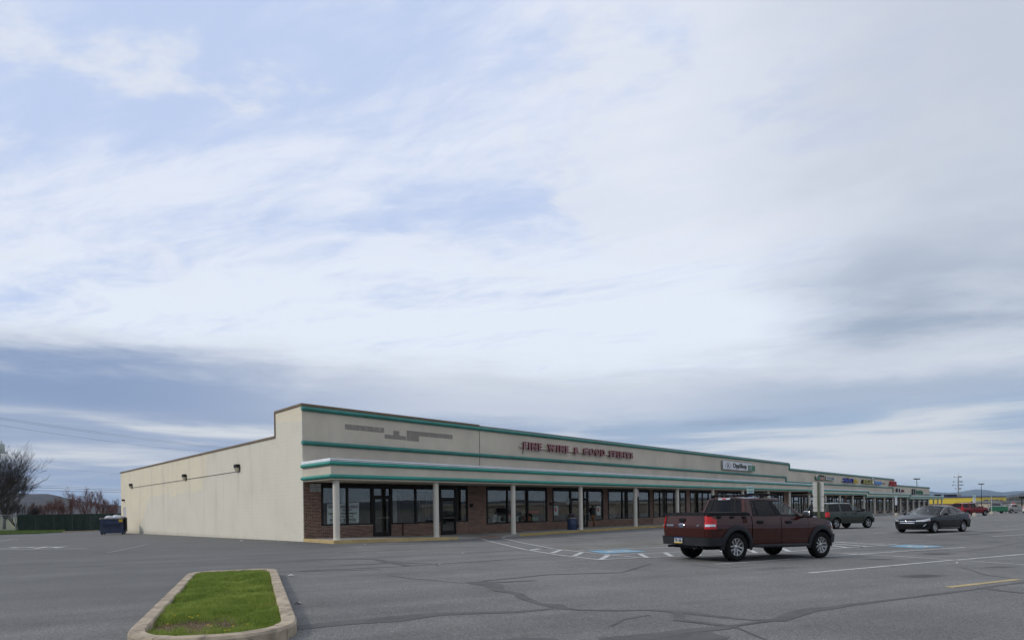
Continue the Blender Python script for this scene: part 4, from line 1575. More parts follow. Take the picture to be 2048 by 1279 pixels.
letters(th, 'nails', 129.2, 132.0, 3.6, 4.05, DARKR, REDL, None, 0.3, 0.05)
th = thing('green_letter_sign', 'shop sign of green letters led by white hooked strokes', 'sign', B(0, 0, 0), A45)
letters(th, 'JJ', 140.5, 143.5, 3.45, 4.3, WHITES, BLACKS, None, 0.3, 0.06)
letters(th, 'Variety', 143.8, 152.0, 3.45, 4.1, GREENS, GREENS, None, 0.3, 0.06)

th = thing('notice_board', 'small weathered white notice fixed to the brick corner pier', 'sign', B(0, 0, 0), A45)
MB().box(0.38, 0.94, -0.03, -0.004, 2.52, 2.92).build('board', pm('notice_white', (0.45, 0.46, 0.44), 0.7, var=0.1), th)
for i, (tx, sz) in enumerate([('NO', 0.075), ('SKATEBOARDING', 0.065), ('BICYCLE RIDING', 0.06), ('ON SIDEWALK', 0.06)]):
    vs, fs = text_mesh(tx, sz, 0.004, 0.0, 1.0, align='CENTER')
    bb = bbox(vs)
    k = min(1.0, 0.5 / (bb[0][1] - bb[0][0]))
    MB().add([(a * k + 0.66, b - 0.033, c + 2.83 - 0.092 * i) for a, b, c in vs], fs).build('lettering', BLACKS, th)
th = thing('store_available_banner', 'white banner reading STORE AVAILABLE hung inside the first shop window', 'banner', B(0, 0, 0), A45)
m_ = MB()
rows = []
for i in range(9):
    x = 1.35 + 1.85 * i / 8
    rows.append([(x, 0.16 + 0.015 * sin(i * 1.7), 0.86), (x + 0.01, 0.15 + 0.012 * sin(i), 1.40), (x + 0.02 + 0.0, 0.16, 1.88 + 0.012 * i)])
m_.grid(rows)
m_.build('sheet', pm('banner_vinyl', (0.80, 0.84, 0.85), 0.6, var=0.05), th)
DRED = pm('banner_red', (0.16, 0.02, 0.03), 0.6)
for tx, z_, sz, m2, x0, x1 in [('STORE AVAILABLE', 1.68, 0.2, DRED, 1.42, 3.12), ('SQ. FT.', 1.52, 0.14, BLACKS, 2.2, 2.85), ('CARLIANE DEVELOPMENT', 1.33, 0.16, BLACKS, 1.42, 3.08),
                               ('EXCLUSIVE BROKER', 1.19, 0.11, BLACKS, 1.6, 2.9), ('973-812-0950', 0.97, 0.22, BLACKS, 1.5, 3.0), ('www.development.com', 0.885, 0.07, BLACKS, 1.5, 3.05)]:
    vs, fs = text_mesh(tx, sz, 0.004, sz * 0.02)
    bb = bbox(vs)
    MB().add([((a - bb[0][0]) * (x1 - x0) / (bb[0][1] - bb[0][0]) + x0, b + 0.125, c + z_) for a, b, c in vs], fs).build('lettering', m2, th)
th = thing('vertical_blind', 'pale vertical window blind hanging behind the second shop window', 'blind', B(0, 0, 0), A45)
m_ = MB().box(6.95, 8.6, 0.20, 0.26, 2.62, 2.68)
m_.build('head_rail', INTERW, th)
sl = None
for k in range(15):
    if sl is None:
        sl = MB().box(-0.035, 0.035, -0.004, 0.004, 0.82, 2.62).build('slat', pm('blind_slat', (0.5, 0.5, 0.5), 0.7), th)
        o = sl
    else:
        o = sl.copy()
        COL.objects.link(o)
    o.location = (7.05 + 0.105 * k, 0.23, 0)
    o.rotation_euler = (0, 0, 0.9 + random.uniform(-0.25, 0.25))
POST = pm('poster_paper', (0.5, 0.55, 0.52), 0.7, var=0.1)
POSTR = pm('poster_red', (0.5, 0.12, 0.1), 0.7)
th = thing('display_table', 'low window display of white cartons under a red banner in the wine shop', 'display', B(0, 0, 0), A45)
MB().box(12.9, 18.1, 0.35, 0.9, -0.1, 0.62).build('plinth', INTER, th)
for a, b, h in [(13.4, 13.75, 0.5), (13.8, 14.05, 0.38), (14.6, 14.95, 0.45), (15.1, 15.4, 0.3), (15.6, 15.8, 0.35)]:
    MB().box(a, b, 0.4, 0.7, 0.62, 0.62 + h).build('carton', INTERW, th)
MB().box(16.7, 18.0, 0.45, 0.5, 1.15, 1.3).build('banner', REDS, th)
MB().box(16.6, 17.1, 0.42, 0.8, 0.62, 0.95).build('carton', pm('carton_orange', (0.5, 0.2, 0.08), 0.7), th)
MB().box(17.2, 17.9, 0.42, 0.8, 0.62, 0.85).build('carton', pm('carton_green', (0.15, 0.3, 0.2), 0.7), th)
for i, (s_, z0, z1, wd, lab) in enumerate([(19.1, 0.95, 1.65, 0.55, 'pale poster with an orange picture low in the window beside the entrance'), (20.6, 1.75, 2.2, 0.36, 'small white paper notice high on the glass beside the entrance'),
                                           (24.35, 0.85, 1.6, 0.55, 'poster with a red figure in the window past the walking person')]):
    th = thing('window_poster', lab, 'poster', B(s_, 0, 0), A45)
    MB().box(0, wd, 0.018, 0.026, z0, z1).build('sheet', POST, th)
    if i != 1:
        m_ = MB()
        m_.blob((wd * 0.45, 0.016, lerp(z0, z1, 0.6)), (wd * 0.22, 0.004, (z1 - z0) * 0.25), 12, 8)
        m_.build('picture', POSTR, th)
    else:
        m_ = MB()
        for k in range(3):
            m_.box(0.05, wd - 0.05, 0.014, 0.018, z0 + 0.08 + 0.11 * k, z0 + 0.11 + 0.11 * k)
        m_.build('print', BLACKS, th)
th = thing('column_sign', 'narrow white sign strapped to the column above the trash can side', 'sign', B(cs[4], -2.58, 0), A45)
th['label'] = 'narrow white no parking plate fixed high on the fifth column'
MB().box(-0.02, 0.20, -0.185, -0.165, 2.28, 2.80).build('plate', WHITES, th)
m_ = MB()
for k, tx in enumerate(['NO', 'PARK', 'ING', 'FIRE', 'LANE']):
    vs, fs = text_mesh(tx, 0.085, 0.004, 0.004, align='CENTER')
    bb = bbox(vs)
    q = min(1.2, 0.17 / (bb[0][1] - bb[0][0]))
    m_.add([(a * q + 0.09, b - 0.188, c + 2.70 - 0.095 * k) for a, b, c in vs], fs)
m_.build('lettering', REDS, th)

# ------------------------------------------------------------------ vehicles
def catmull(pts, n=10):
    out = []
    P = [2 * Vector(pts[0]) - Vector(pts[1])] + [Vector(p) for p in pts] + [2 * Vector(pts[-1]) - Vector(pts[-2])]
    for i in range(1, len(P) - 2):
        for k in range(n):
            t = k / n
            a, b, c, d_ = P[i - 1], P[i], P[i + 1], P[i + 2]
            out.append(0.5 * ((2 * b) + (c - a) * t + (2 * a - 5 * b + 4 * c - d_) * t * t + (3 * b - a - 3 * c + d_) * t ** 3))
    out.append(P[-2])
    return out


def sstep(a, b, x):
    t = min(1, max(0, (x - a) / (b - a)))
    return t * t * (3 - 2 * t)


def paint(name, col, flake=0.35, rough=0.28):
    return pm(name, col, rough, metal=flake * 0.15, var=0.05, vscale=1.5, coat=0.75, spec=0.05)


TYRE = pm('tyre_rubber', (0.010, 0.010, 0.010), 0.85, var=0.3, vscale=8, bump=0.2, bscale=50, spec=0.15)
ALLOY = pm('alloy', (0.50, 0.50, 0.49), 0.32, metal=0.85, var=0.1)
BLACKP = pm('black_plastic', (0.010, 0.010, 0.011), 0.6, var=0.2, vscale=4, spec=0.2)
GREYP = pm('charcoal_plastic', (0.020, 0.021, 0.024), 0.55, var=0.15, vscale=4, spec=0.25)
CHROME = pm('chrome', (0.75, 0.75, 0.75), 0.12, metal=1.0, var=0.03)
REDLENS = pm('red_lens', (0.50, 0.005, 0.008), 0.25, var=0.25, vscale=20, coat=0.4, spec=0.3)
CLEARL = pm('clear_lens', (0.62, 0.64, 0.66), 0.12, metal=0.3, var=0.25, vscale=25, coat=1.0)
AMBER = pm('amber_lens', (0.6, 0.17, 0.03), 0.2, coat=1.0)
PLATE = pm('plate_white', (0.62, 0.64, 0.66), 0.5, var=0.05)
PLATEB = pm('plate_blue', (0.03, 0.05, 0.22), 0.5)
PLATEY = pm('plate_yellow', (0.6, 0.42, 0.04), 0.5)
SEATM = pm('car_seat', (0.05, 0.047, 0.042), 0.85)
CGLASS = glass('car_glass', (0.66, 0.76, 0.76), ior=1.5, gain=0.9)
TGLASS = glass('tinted_car_glass', (0.08, 0.085, 0.10), ior=1.45, gain=0.6)


class Car:
    def __init__(s, root, outline, top, vert, axles, R, ra, bottom, paintm, leanf=None, leanr=None, track=1.55):
        s.root = root
        s.out = catmull(outline, 8)
        s.n = len(s.out) - 1
        s.top = top
        s.vert = vert
        s.ax = axles
        s.R, s.ra = R, ra
        s.bottom = bottom
        s.paint = paintm
        s.leanf = leanf or [(0, 0), (2, 0)]
        s.leanr = leanr or [(0, 0), (2, 0)]
        s.xr, s.xf = s.out[0].x, s.out[-1].x
        s.hw = max(p.y for p in s.out)
        s.track = track

    def oxy(s, q):
        sg = 1
        if q < 0:
            q, sg = -q, -1
        if q > 1:
            q, sg = 2 - q, -1
        f = q * s.n
        i = min(int(f), s.n - 1)
        p = s.out[i].lerp(s.out[i + 1], f - i)
        return p.x, p.y * sg

    def q_of(s, x):
        """q of the left side at a given x"""
        best = None
        for i in range(s.n):
            a, b = s.out[i], s.out[i + 1]
            if a.x <= x <= b.x and b.x > a.x and a.y > s.hw * 0.5:
                return (i + (x - a.x) / (b.x - a.x)) / s.n
        return 0.0 if x < 0 else 1.0

    def pt(s, q, z, off=0.0):
        x, y = s.oxy(q)
        x0, y0 = x, y
        y *= poly1(s.vert, z)
        x += sstep(s.ax[1] + 0.3, s.xf, x0) * poly1(s.leanf, z) + sstep(s.ax[0] - 0.3, s.xr, x0) * poly1(s.leanr, z)
        if off:
            e = 0.004
            xa, ya = s.oxy(q - e)
            xb, yb = s.oxy(q + e)
            tx, ty = xb - xa, yb - ya
            l = sqrt(tx * tx + ty * ty) or 1
            x += -ty / l * off
            y += tx / l * off
        return (x, y, z)

    def zb(s, x):
        z = poly1(s.bottom, x)
        for a in s.ax:
            d_ = abs(x - a)
            if d_ < s.ra:
                z = max(z, s.R + sqrt(s.ra ** 2 - d_ ** 2))
        return z

    def zt(s, x):
        return poly1(s.top, x)

    def qs(s, q0, q1, step=0.045):
        L = 0
        pts = [q0]
        n = 400
        px = s.oxy(q0)
        acc = 0
        for k in range(1, n + 1):
            q = lerp(q0, q1, k / n)
            p = s.oxy(q)
            acc += sqrt((p[0] - px[0]) ** 2 + (p[1] - px[1]) ** 2)
            px = p
            if acc >= step:
                pts.append(q)
                acc = 0
        if pts[-1] != q1:
            pts.append(q1)
        return pts

    def panel(s, name, mat, q0, q1, zlo=None, zhi=None, off=0.0, nz=9, side=1, parent=None, skirt=0.0, step=0.045):
        zlo = zlo if zlo is not None else s.zb
        zhi = zhi if zhi is not None else s.zt
        fl = zlo if callable(zlo) else (lambda x: zlo)
        fh = zhi if callable(zhi) else (lambda x: zhi)
        rows = []
        for q in s.qs(q0, q1, step):
            x = s.oxy(q)[0]
            a, b = fl(x), fh(x)
            if b < a:
                b = a
            rows.append([(p[0], p[1] * side, p[2]) for p in (s.pt(q, lerp(a, b, k / nz), off) for k in range(nz + 1))])
        m_ = MB()
        m_.grid(rows)
        if skirt:
            # fold the rim inwards to give the piece thickness
            ins = []
            for q in s.qs(q0, q1, step):
                x = s.oxy(q)[0]
                a, b = fl(x), fh(x)
                b = max(a, b)
                ins.append([(p[0], p[1] * side, p[2]) for p in (s.pt(q, lerp(a, b, k / nz), off - skirt) for k in range(nz + 1))])
            n = len(rows)
            m_.grid([[r[0] for r in rows], [r[0] for r in ins]])
            m_.grid([[r[-1] for r in rows], [r[-1] for r in ins]])
            m_.grid([rows[0], ins[0]])
            m_.grid([rows[-1], ins[-1]])
        return m_.build(name, mat, parent or s.root, auto=35)

    def ysurf(s, x, z):
        return s.pt(s.q_of(x), z)[1]

    def flare(s, name, mat, ax, side, r0, r1, off=0.02, a0=-0.35, a1=pi + 0.35, parent=None, zmin=0.0):
        m_ = MB()
        rows = []
        n = 26
        for k in range(n + 1):
            a = lerp(a0, a1, k / n)
            ring = []
            for r, o in ((r0, -0.06), (r0, off), (lerp(r0, r1, 0.5), off * 1.15), (r1, off * 0.6), (r1, -0.02)):
                x = ax + r * cos(a)
                z = max(zmin, s.R + r * sin(a))
                ring.append((x, (s.ysurf(x, z) + o) * side, z))
            rows.append(ring)
        m_.grid(rows)
        return m_.build(name, mat, parent or s.root, auto=45)

    def lid(s, name, mat, q0, q1, crown=0.05, ztop=None, side_n=9, edge=0.0, parent=None, step=0.06):
        """surface spanning the car between the shoulder lines (bonnet, boot)"""
        rows = []
        ft = ztop or s.zt
        for q in s.qs(q0, q1, step):
            x0 = s.oxy(q)[0]
            x, y, z = s.pt(q, ft(x0))
            r = []
            for k in range(2 * side_n + 1):
                u = 1 - k / side_n
                f = min(1.0, abs(y) / (0.5 * s.hw))
                r.append((x, y * u, z + crown * f * (1 - abs(u) ** 2.4)))
            rows.append(r)
        return MB().grid(rows).build(name, mat, parent or s.root, auto=35)

    def wheels(s, rimdata, tyre_w=0.235, rim_r=0.25):
        tw = tyre_w / 2
        R = s.R
        prof = [(rim_r, -tw * 0.8), (rim_r + 0.02, -tw * 0.95), (lerp(rim_r, R, 0.5), -tw), (R - 0.035, -tw * 0.93), (R - 0.008, -tw * 0.72), (R, -tw * 0.4), (R, tw * 0.4), (R - 0.008, tw * 0.72), (R - 0.035, tw * 0.93),
                (lerp(rim_r, R, 0.5), tw), (rim_r + 0.02, tw * 0.95), (rim_r, tw * 0.8)]
        tm = MB().lathe(prof, 36, 'y')
        t0 = None
        r0 = None
        for ax in s.ax:
            for side in (1, -1):
                if t0 is None:
                    o = tm.build('wheel', TYRE, s.root, auto=40)
                    t0 = o
                    r0 = rimdata(o, rim_r, tw)
                else:
                    o = t0.copy()
                    COL.objects.link(o)
                    o.parent = s.root
                    for ch in t0.children:
                        c = ch.copy()
                        COL.objects.link(c)
                        c.parent = o
                o.location = (ax, side * (s.track / 2), R)
                o.rotation_euler = (0, radians(23 * (ax > 0) + 11), 0 if side == 1 else pi)
        return t0


def rim_spokes(nsp=5, double=True, w1=0.035, w2=0.05, mat=None, hub=0.06):
    mat = mat or ALLOY

    def f(tyre, r, tw):
        # +y is the outer face
        MB().lathe([(r + 0.004, tw * 0.8), (r + 0.004, tw * 0.62), (r - 0.022, tw * 0.62), (r - 0.03, tw * 0.2), (r - 0.03, -tw * 0.6), (r + 0.002, -tw * 0.8)], 36, 'y').build('rim', mat, tyre, auto=40)
        m_ = MB()
        y0, y1 = tw * 0.30, tw * 0.62
        for k in range(nsp):
            a = 2 * pi * k / nsp
            for o in ((-1, 1) if double else (0,)):
                ca, sa = cos(a), sin(a)
                nx, nz = -sa, ca
                i0, i1 = hub * 0.55, r - 0.015
                c0, c1 = o * w1 * 0.75, o * w2 * 0.95
                h0, h1 = w1 * 0.42, w2 * 0.40
                pts = []
                for rr, cc, hh in ((i0, c0, h0), (i1, c1, h1)):
                    for sgn in (-1, 1):
                        e = cc + sgn * hh
                        pts.append((ca * rr + nx * e, sa * rr + nz * e))
                (ax_, az), (bx, bz), (cx2, cz), (dx2, dz2) = pts
                m_.add([(ax_, y1 - 0.015, az), (bx, y1 - 0.015, bz), (cx2, y1, cz), (dx2, y1, dz2), (ax_, y0, az), (bx, y0, bz), (cx2, y0, cz), (dx2, y0, dz2)],
                       [(0, 1, 3, 2), (4, 6, 7, 5), (0, 2, 6, 4), (1, 5, 7, 3), (0, 4, 5, 1), (2, 3, 7, 6)])
        m_.lathe([(0.0, y1 + 0.004), (hub * 0.6, y1 + 0.002), (hub, y1 - 0.015), (hub, y0), (0.0, y0)], 20, 'y')
        m_.build('spokes', mat, tyre, auto=40)
        MB().lathe([(0.0, tw * 0.1), (r - 0.03, tw * 0.1), (r - 0.03, tw * 0.05), (0, tw * 0.05)], 28, 'y').build('backing_disc', BLACKP, tyre)  # plain dark backing disc that fills the rim behind the spokes
        return None
    return f


def house(car, bf, br, tf, tr, hwb, hwt, zbase, zedge, crown, cols, v0, v1, wfront, wrear, paintm, bulf=0.16, bult=0.10, bulr=0.05, bow=0.03, glassf=None, tint=None, pillar=None, rearcols=None, zfr=None, zrr=None):
    """upper body: cols = [(xb, xt, kind)] along the side from the rear corner to the front corner
       kind of the column that STARTS there: 'p' paint, 'k' black pillar, 'g' clear glass, 't' tinted glass"""
    glassf = glassf or CGLASS
    tint = tint or TGLASS
    pillar = pillar or BLACKP
    zb_ = lambda x: zbase(x) if callable(zbase) else zbase
    ze_ = lambda x: poly1(zedge, x)
    hb_ = lambda x: poly1(hwb, x) if isinstance(hwb, list) else hwb
    ht_ = lambda x: poly1(hwt, x) if isinstance(hwt, list) else hwt

    def S(xb, xt, v, side, off=0.0):
        y = lerp(hb_(xb), ht_(xt), v) + bow * 4 * v * (1 - v) * 0.5 + off
        return (lerp(xb, xt, v), y * side, lerp(zb_(xb), ze_(xt), v))

    for side in (1, -1):
        mp = MB()
        for (c0, c1) in zip(cols, cols[1:]):
            nx = max(2, int(abs(c1[0] - c0[0]) / 0.12) + 1)

            def cell(m_, va, vb, ins=0.0, off=0.0, nv=5):
                rows = []
                for i in range(nx + 1):
                    u = lerp(ins, 1 - ins, i / nx)
                    rows.append([S(lerp(c0[0], c1[0], u), lerp(c0[1], c1[1], u), lerp(va, vb, k / nv), side, off) for k in range(nv + 1)])
                m_.grid(rows)
            k = c0[2]
            if k == 'p':
                cell(mp, 0, 1)
            elif k == 'k':
                cell(mp, 0, v0)
                mk = MB()
                cell(mk, v0, v1)
                mk.build('pillar', pillar, car.root, auto=35)
                cell(mp, v1, 1)
            else:
                cell(mp, 0, v0)
                cell(mp, v1, 1)
                g = MB()
                cell(g, v0, v1)
                w_ = g.build('side_window', glassf if k == 'g' else tint, car.root, smooth=True)
                # rubber seal round the glass
                f = MB()
                e = 0.022
                L = max(0.1, abs(c1[0] - c0[0]))
                du = e / L
                dv = e / (ze_(c0[1]) - zb_(c0[0]))
                def bar(ua, ub, va, vb):
                    n2 = max(1, int((ub - ua) * nx))
                    f.grid([[S(lerp(c0[0], c1[0], lerp(ua, ub, i / n2)), lerp(c0[1], c1[1], lerp(ua, ub, i / n2)), lerp(va, vb, kk / 4), side, 0.006) for kk in range(5)] for i in range(n2 + 1)])
                bar(0, 1, v0 - dv * 0.3, v0 + dv)
                bar(0, 1, v1 - dv, v1 + dv * 0.3)
                bar(0, du, v0 + dv, v1 - dv)
                bar(1 - du, 1, v0 + dv, v1 - dv)
                f.build('window_seal', BLACKP, w_)
        mp.build('cab_side', paintm, car.root, auto=35)

    def end(xb, xt, bb, bt, name, wcols, mat, glass_m, zoff=0.0, va=0.06, vb=0.94):
        zb0, ze0 = zb_(xb) + 0.0, ze_(xt)

        def P(w_, v, off=0.0):
            k = 1 - w_ * w_
            x0 = xb + bb * k
            x1 = xt + bt * k
            z1 = ze0 + crown * k
            z0 = zb0 + zoff * k
            y = w_ * lerp(hb_(xb), ht_(xt), v)
            sg = 1 if xb > 0 else -1
            return (lerp(x0, x1, v) + off * sg, y, lerp(z0, z1, v))
        m_ = MB()
        def cell(mm, wa, wb, v_a, v_b, off=0.0):
            n = max(1, int((wb - wa) * 10))
            mm.grid([[P(lerp(wa, wb, i / n), lerp(v_a, v_b, k / 6), off) for k in range(7)] for i in range(n + 1)])
        w0, w1 = wcols[0], wcols[-1]
        cell(m_, -1, w0, 0, 1)
        cell(m_, w1, 1, 0, 1)
        cell(m_, w0, w1, 0, va)
        cell(m_, w0, w1, vb, 1)
        m_.build(name + '_surround', mat, car.root, auto=35)
        for a, b in zip(wcols, wcols[1:]):
            g = MB()
            cell(g, a, b, va, vb)
            gl = g.build(name, glass_m, car.root, smooth=True)
            f = MB()
            e = 0.03
            cell(f, a, a + e, va, vb, 0.006)
            cell(f, b - e, b, va, vb, 0.006)
            cell(f, a, b, va, va + 0.06, 0.006)
            cell(f, a, b, vb - 0.05, vb, 0.006)
            f.build('window_seal', BLACKP, gl)
    end(bf, tf, bulf, bult, 'windscreen', wfront, paintm, glassf)
    end(br, tr, -bulr, -bulr * 0.6, 'rear_window', wrear, paintm, tint)
    # roof
    rows = []
    for i in range(15):
        u = i / 14
        r = []
        for k in range(17):
            w_ = -1 + 2 * k / 16
            kk = 1 - w_ * w_
            xa = tr - bulr * 0.6 * kk
            xb_ = tf + bult * kk
            x = lerp(xa, xb_, u)
            xe = lerp(tr, tf, u)
            r.append((x, w_ * ht_(xe), ze_(xe) + crown * kk))
        rows.append(r)
    MB().grid(rows).build('roof', paintm, car.root, auto=35)


def seat(car, x, y, z=0.55, w_=0.5):
    m_ = MB()
    m_.blob((x, y, z + 0.08), (0.27, w_ / 2, 0.10), 12, 8, 0.6)
    m_.blob((x - 0.26, y, z + 0.38), (0.09, w_ / 2, 0.34), 12, 8, 0.6)
    m_.blob((x - 0.30, y, z + 0.80), (0.05, 0.13, 0.10), 10, 6, 0.7)
    m_.build('seat', SEATM, car.root, smooth=True)


def ground_pose(root, x, y, heading, zoff=0.0):
    """stand a vehicle on the sloping lot"""
    h = Vector((cos(heading), sin(heading)))
    l = Vector((-h.y, h.x))
    p = Vector((x, y))
    zf = G(*(p + h * 1.5))
    zr = G(*(p - h * 1.5))
    zl = G(*(p + l * 0.8))
    zr2 = G(*(p - l * 0.8))
    pitch = -atan2(zf - zr, 3.0)
    roll = atan2(zl - zr2, 1.6)
    root.location = (x, y, (zf + zr) / 2 + zoff)
    root.rotation_euler = (roll, pitch, heading)


def plate_on(car, x, z, facing, txt, w_=0.30, h=0.15, y=0.0, tilt=0.0):
    """number plate facing -x (facing=-1) or +x"""
    m_ = MB().box(x, x + 0.012 * facing, y - w_ / 2, y + w_ / 2, z - h / 2, z + h / 2)
    o = m_.build('number_plate', PLATE, car.root)
    MB().box(x + 0.012 * facing, x + 0.015 * facing, y - w_ / 2, y + w_ / 2, z + h * 0.33, z + h / 2).build('plate_band', PLATEB, o)
    MB().box(x + 0.012 * facing, x + 0.015 * facing, y - w_ / 2, y + w_ / 2, z - h / 2, z - h * 0.34).build('plate_band', PLATEY, o)
    vs, fs = text_mesh(txt, h * 0.72, 0.004, 0.003, align='CENTER')
    bb = bbox(vs)
    k = min(1.0, w_ * 0.9 / (bb[0][1] - bb[0][0]))
    # text is in xz facing -y; turn it to face the way the plate does
    if facing < 0:
        vv = [(x - 0.018, y - a * k, c + z - h * 0.26) for a, b, c in vs]
    else:
        vv = [(x + 0.018, y + a * k, c + z - h * 0.26) for a, b, c in vs]
    MB().add(vv, fs).build('plate_number', BLACKP, o)
    return o


def interior(car, x0, x1, hw, z0, zfloor, rear=True, dash=None):
    m_ = MB()
    m_.box(x0, x1, -hw, hw, z0, zfloor)
    m_.build('cabin_floor', BLACKP, car.root)


# ---- dark red pickup
MAROON = pm('maroon_paint', (0.046, 0.0075, 0.005), 0.4, metal=0.05, var=0.06, vscale=1.5, coat=0.85, spec=0.04)
root = thing('pickup_truck', 'dark red crew-cab pickup truck with black flares and roof rails, parked tail first to view', 'truck')
out = [(-2.70, 0), (-2.70, 0.45), (-2.685, 0.75), (-2.62, 0.875), (-2.40, 0.905), (-1.66, 0.915), (-0.9, 0.915), (0.0, 0.915), (0.9, 0.915), (1.66, 0.905), (2.02, 0.88), (2.28, 0.80), (2.46, 0.62), (2.55, 0.33), (2.58, 0)]
top = [(-2.75, 1.27), (-1.2, 1.29), (-1.1, 1.20), (0.8, 1.205), (1.05, 1.205), (1.5, 1.175), (2.0, 1.10), (2.3, 1.02), (2.6, 0.93)]
vert = [(0.25, 0.92), (0.42, 0.965), (0.6, 0.99), (0.78, 1.0), (0.95, 0.995), (1.1, 0.975), (1.22, 0.95), (1.3, 0.935)]
bottom = [(-2.75, 0.62), (-2.2, 0.60), (-2.05, 0.40), (-1.0, 0.40), (1.0, 0.40), (2.0, 0.50), (2.6, 0.52)]
tr_ = Car(root, out, top, vert, (-1.66, 1.66), 0.385, 0.455, bottom, MAROON, leanf=[(0.4, -0.02), (0.75, 0.0), (0.95, -0.10), (1.2, -0.2)], leanr=[(0.5, 0.02), (0.9, 0.0), (1.3, 0.06)], track=1.60)
c = tr_
qa, qb = c.q_of(-2.62), c.q_of(-1.14)
for side in (1, -1):
    c.panel('bed_side', MAROON, 0.150, c.q_of(-1.13), side=side, nz=12)
    d1 = c.panel('rear_door', MAROON, c.q_of(-1.10), c.q_of(-0.012), side=side, nz=12)
    d2 = c.panel('front_door', MAROON, c.q_of(0.012), c.q_of(1.09), side=side, nz=12)
    c.panel('front_wing', MAROON, c.q_of(1.10), 0.955, side=side, nz=12)
    for dd, x0 in ((d1, -0.93), (d2, 0.17)):
        m_ = MB().blob((x0 + 0.11, (c.ysurf(x0 + 0.1, 1.05) + 0.018) * side, 1.045), (0.125, 0.022, 0.045), 12, 8, 0.7)
        m_.build('handle', BLACKP, dd, smooth=True)
    c.flare('wheel_arch_flare', GREYP, -1.66, side, 0.45, 0.575, 0.035, -0.15, pi + 0.15)
    c.flare('wheel_arch_flare', GREYP, 1.66, side, 0.45, 0.575, 0.035, -0.1, pi + 0.15)
    # running board
    m_ = MB().blob((-0.0, 0.90 * side, 0.40), (1.13, 0.09, 0.05), 14, 8, 0.45)
    m_.build('running_board', GREYP, root, smooth=True)
    # tail lamp wrapping the corner
    tl = c.panel('tail_lamp', REDLENS, 0.152, c.q_of(-2.40), lambda x: 0.86, lambda x: 1.20 - max(0, (x + 2.62)) * 0.45, off=0.012, side=side, nz=8, skirt=0.03)
    c.panel('reverse_lamp', CLEARL, 0.16, c.q_of(-2.44), 0.925, 0.985, off=0.018, side=side, nz=3, parent=tl)
    # bed rail cap with cleats
    m_ = MB()
    rows = []
    for k in range(15):
        x = lerp(-2.64, -1.17, k / 14)
        y = c.ysurf(min(x, -1.2) if x > -2.5 else -2.5, 1.28)
        z = c.zt(x)
        rows.append([(x, (y + 0.012) * side, z - 0.075), (x, (y + 0.016) * side, z + 0.01), (x, (y - 0.02) * side, z + 0.03), (x, (y - 0.09) * side, z + 0.03), (x, (y - 0.10) * side, z - 0.05)])
    m_.grid(rows)
    m_.add(rows[0], [(0, 1, 2, 3, 4)])
    m_.add(rows[-1], [(0, 1, 2, 3, 4)])
    rc = m_.build('bed_rail_cap', BLACKP, root, auto=40)
    for x in (-2.28, -1.83, -1.40):
        MB().blob((x, (c.ysurf(x, 1.2) + 0.02) * side, 1.175), (0.065, 0.03, 0.035), 10, 6, 0.7).build('cleat', BLACKP, rc, smooth=True)
    # mirror
    mm = MB()
    mm.blob((0.86, 1.08 * side, 1.27), (0.09, 0.13, 0.105), 14, 10, 0.65)
    mo = mm.build('mirror', BLACKP, root, smooth=True)
    MB().tube((0.88, 0.88 * side, 1.20), (0.88, 0.98 * side, 1.22), 0.04).build('mirror_arm', BLACKP, mo)
    MB().blob((0.775, 1.08 * side, 1.27), (0.012, 0.115, 0.085), 14, 8, 0.65).build('mirror_glass', CHROME, mo, smooth=True)
    # roof rail
    m_ = MB()
    m_.path([(-1.10, 0.62 * side, 1.735), (-1.02, 0.62 * side, 1.80), (-0.6, 0.62 * side, 1.825), (-0.2, 0.62 * side, 1.82), (0.12, 0.60 * side, 1.79), (0.25, 0.60 * side, 1.73)], [0.02, 0.026, 0.026, 0.026, 0.024, 0.018], 8)
    for x in (-1.02, -0.45, 0.1):
        m_.box(x - 0.05, x + 0.05, 0.595 * side, 0.645 * side, 1.72, 1.81)
    m_.build('roof_rail', BLACKP, root, auto=40)
    # head lamp
    hl = c.panel('head_lamp', CLEARL, c.q_of(2.13), 0.885, lambda x: 0.80, lambda x: c.zt(x) - 0.03, off=0.012, side=side, nz=6, skirt=0.03)
    c.panel('indicator', AMBER, c.q_of(2.16), c.q_of(2.26), 0.86, 0.93, off=0.02, side=side, nz=3, parent=hl)
m_ = MB()
for x in (-0.85, -0.15):
    m_.tube((x, -0.62, 1.80), (x, 0.62, 1.80), 0.018)
m_.build('roof_crossbar', BLACKP, root)
# fuel flap
m_ = MB().lathe([(0.0, 0.006), (0.085, 0.006), (0.09, 0.0), (0.075, -0.002)], 22, 'y')
o = m_.build('fuel_flap', MAROON, root, auto=40)
o.location = (-1.38, -(c.ysurf(-1.38, 1.08) + 0.002), 1.075)
o.rotation_euler = (0, 0, pi)
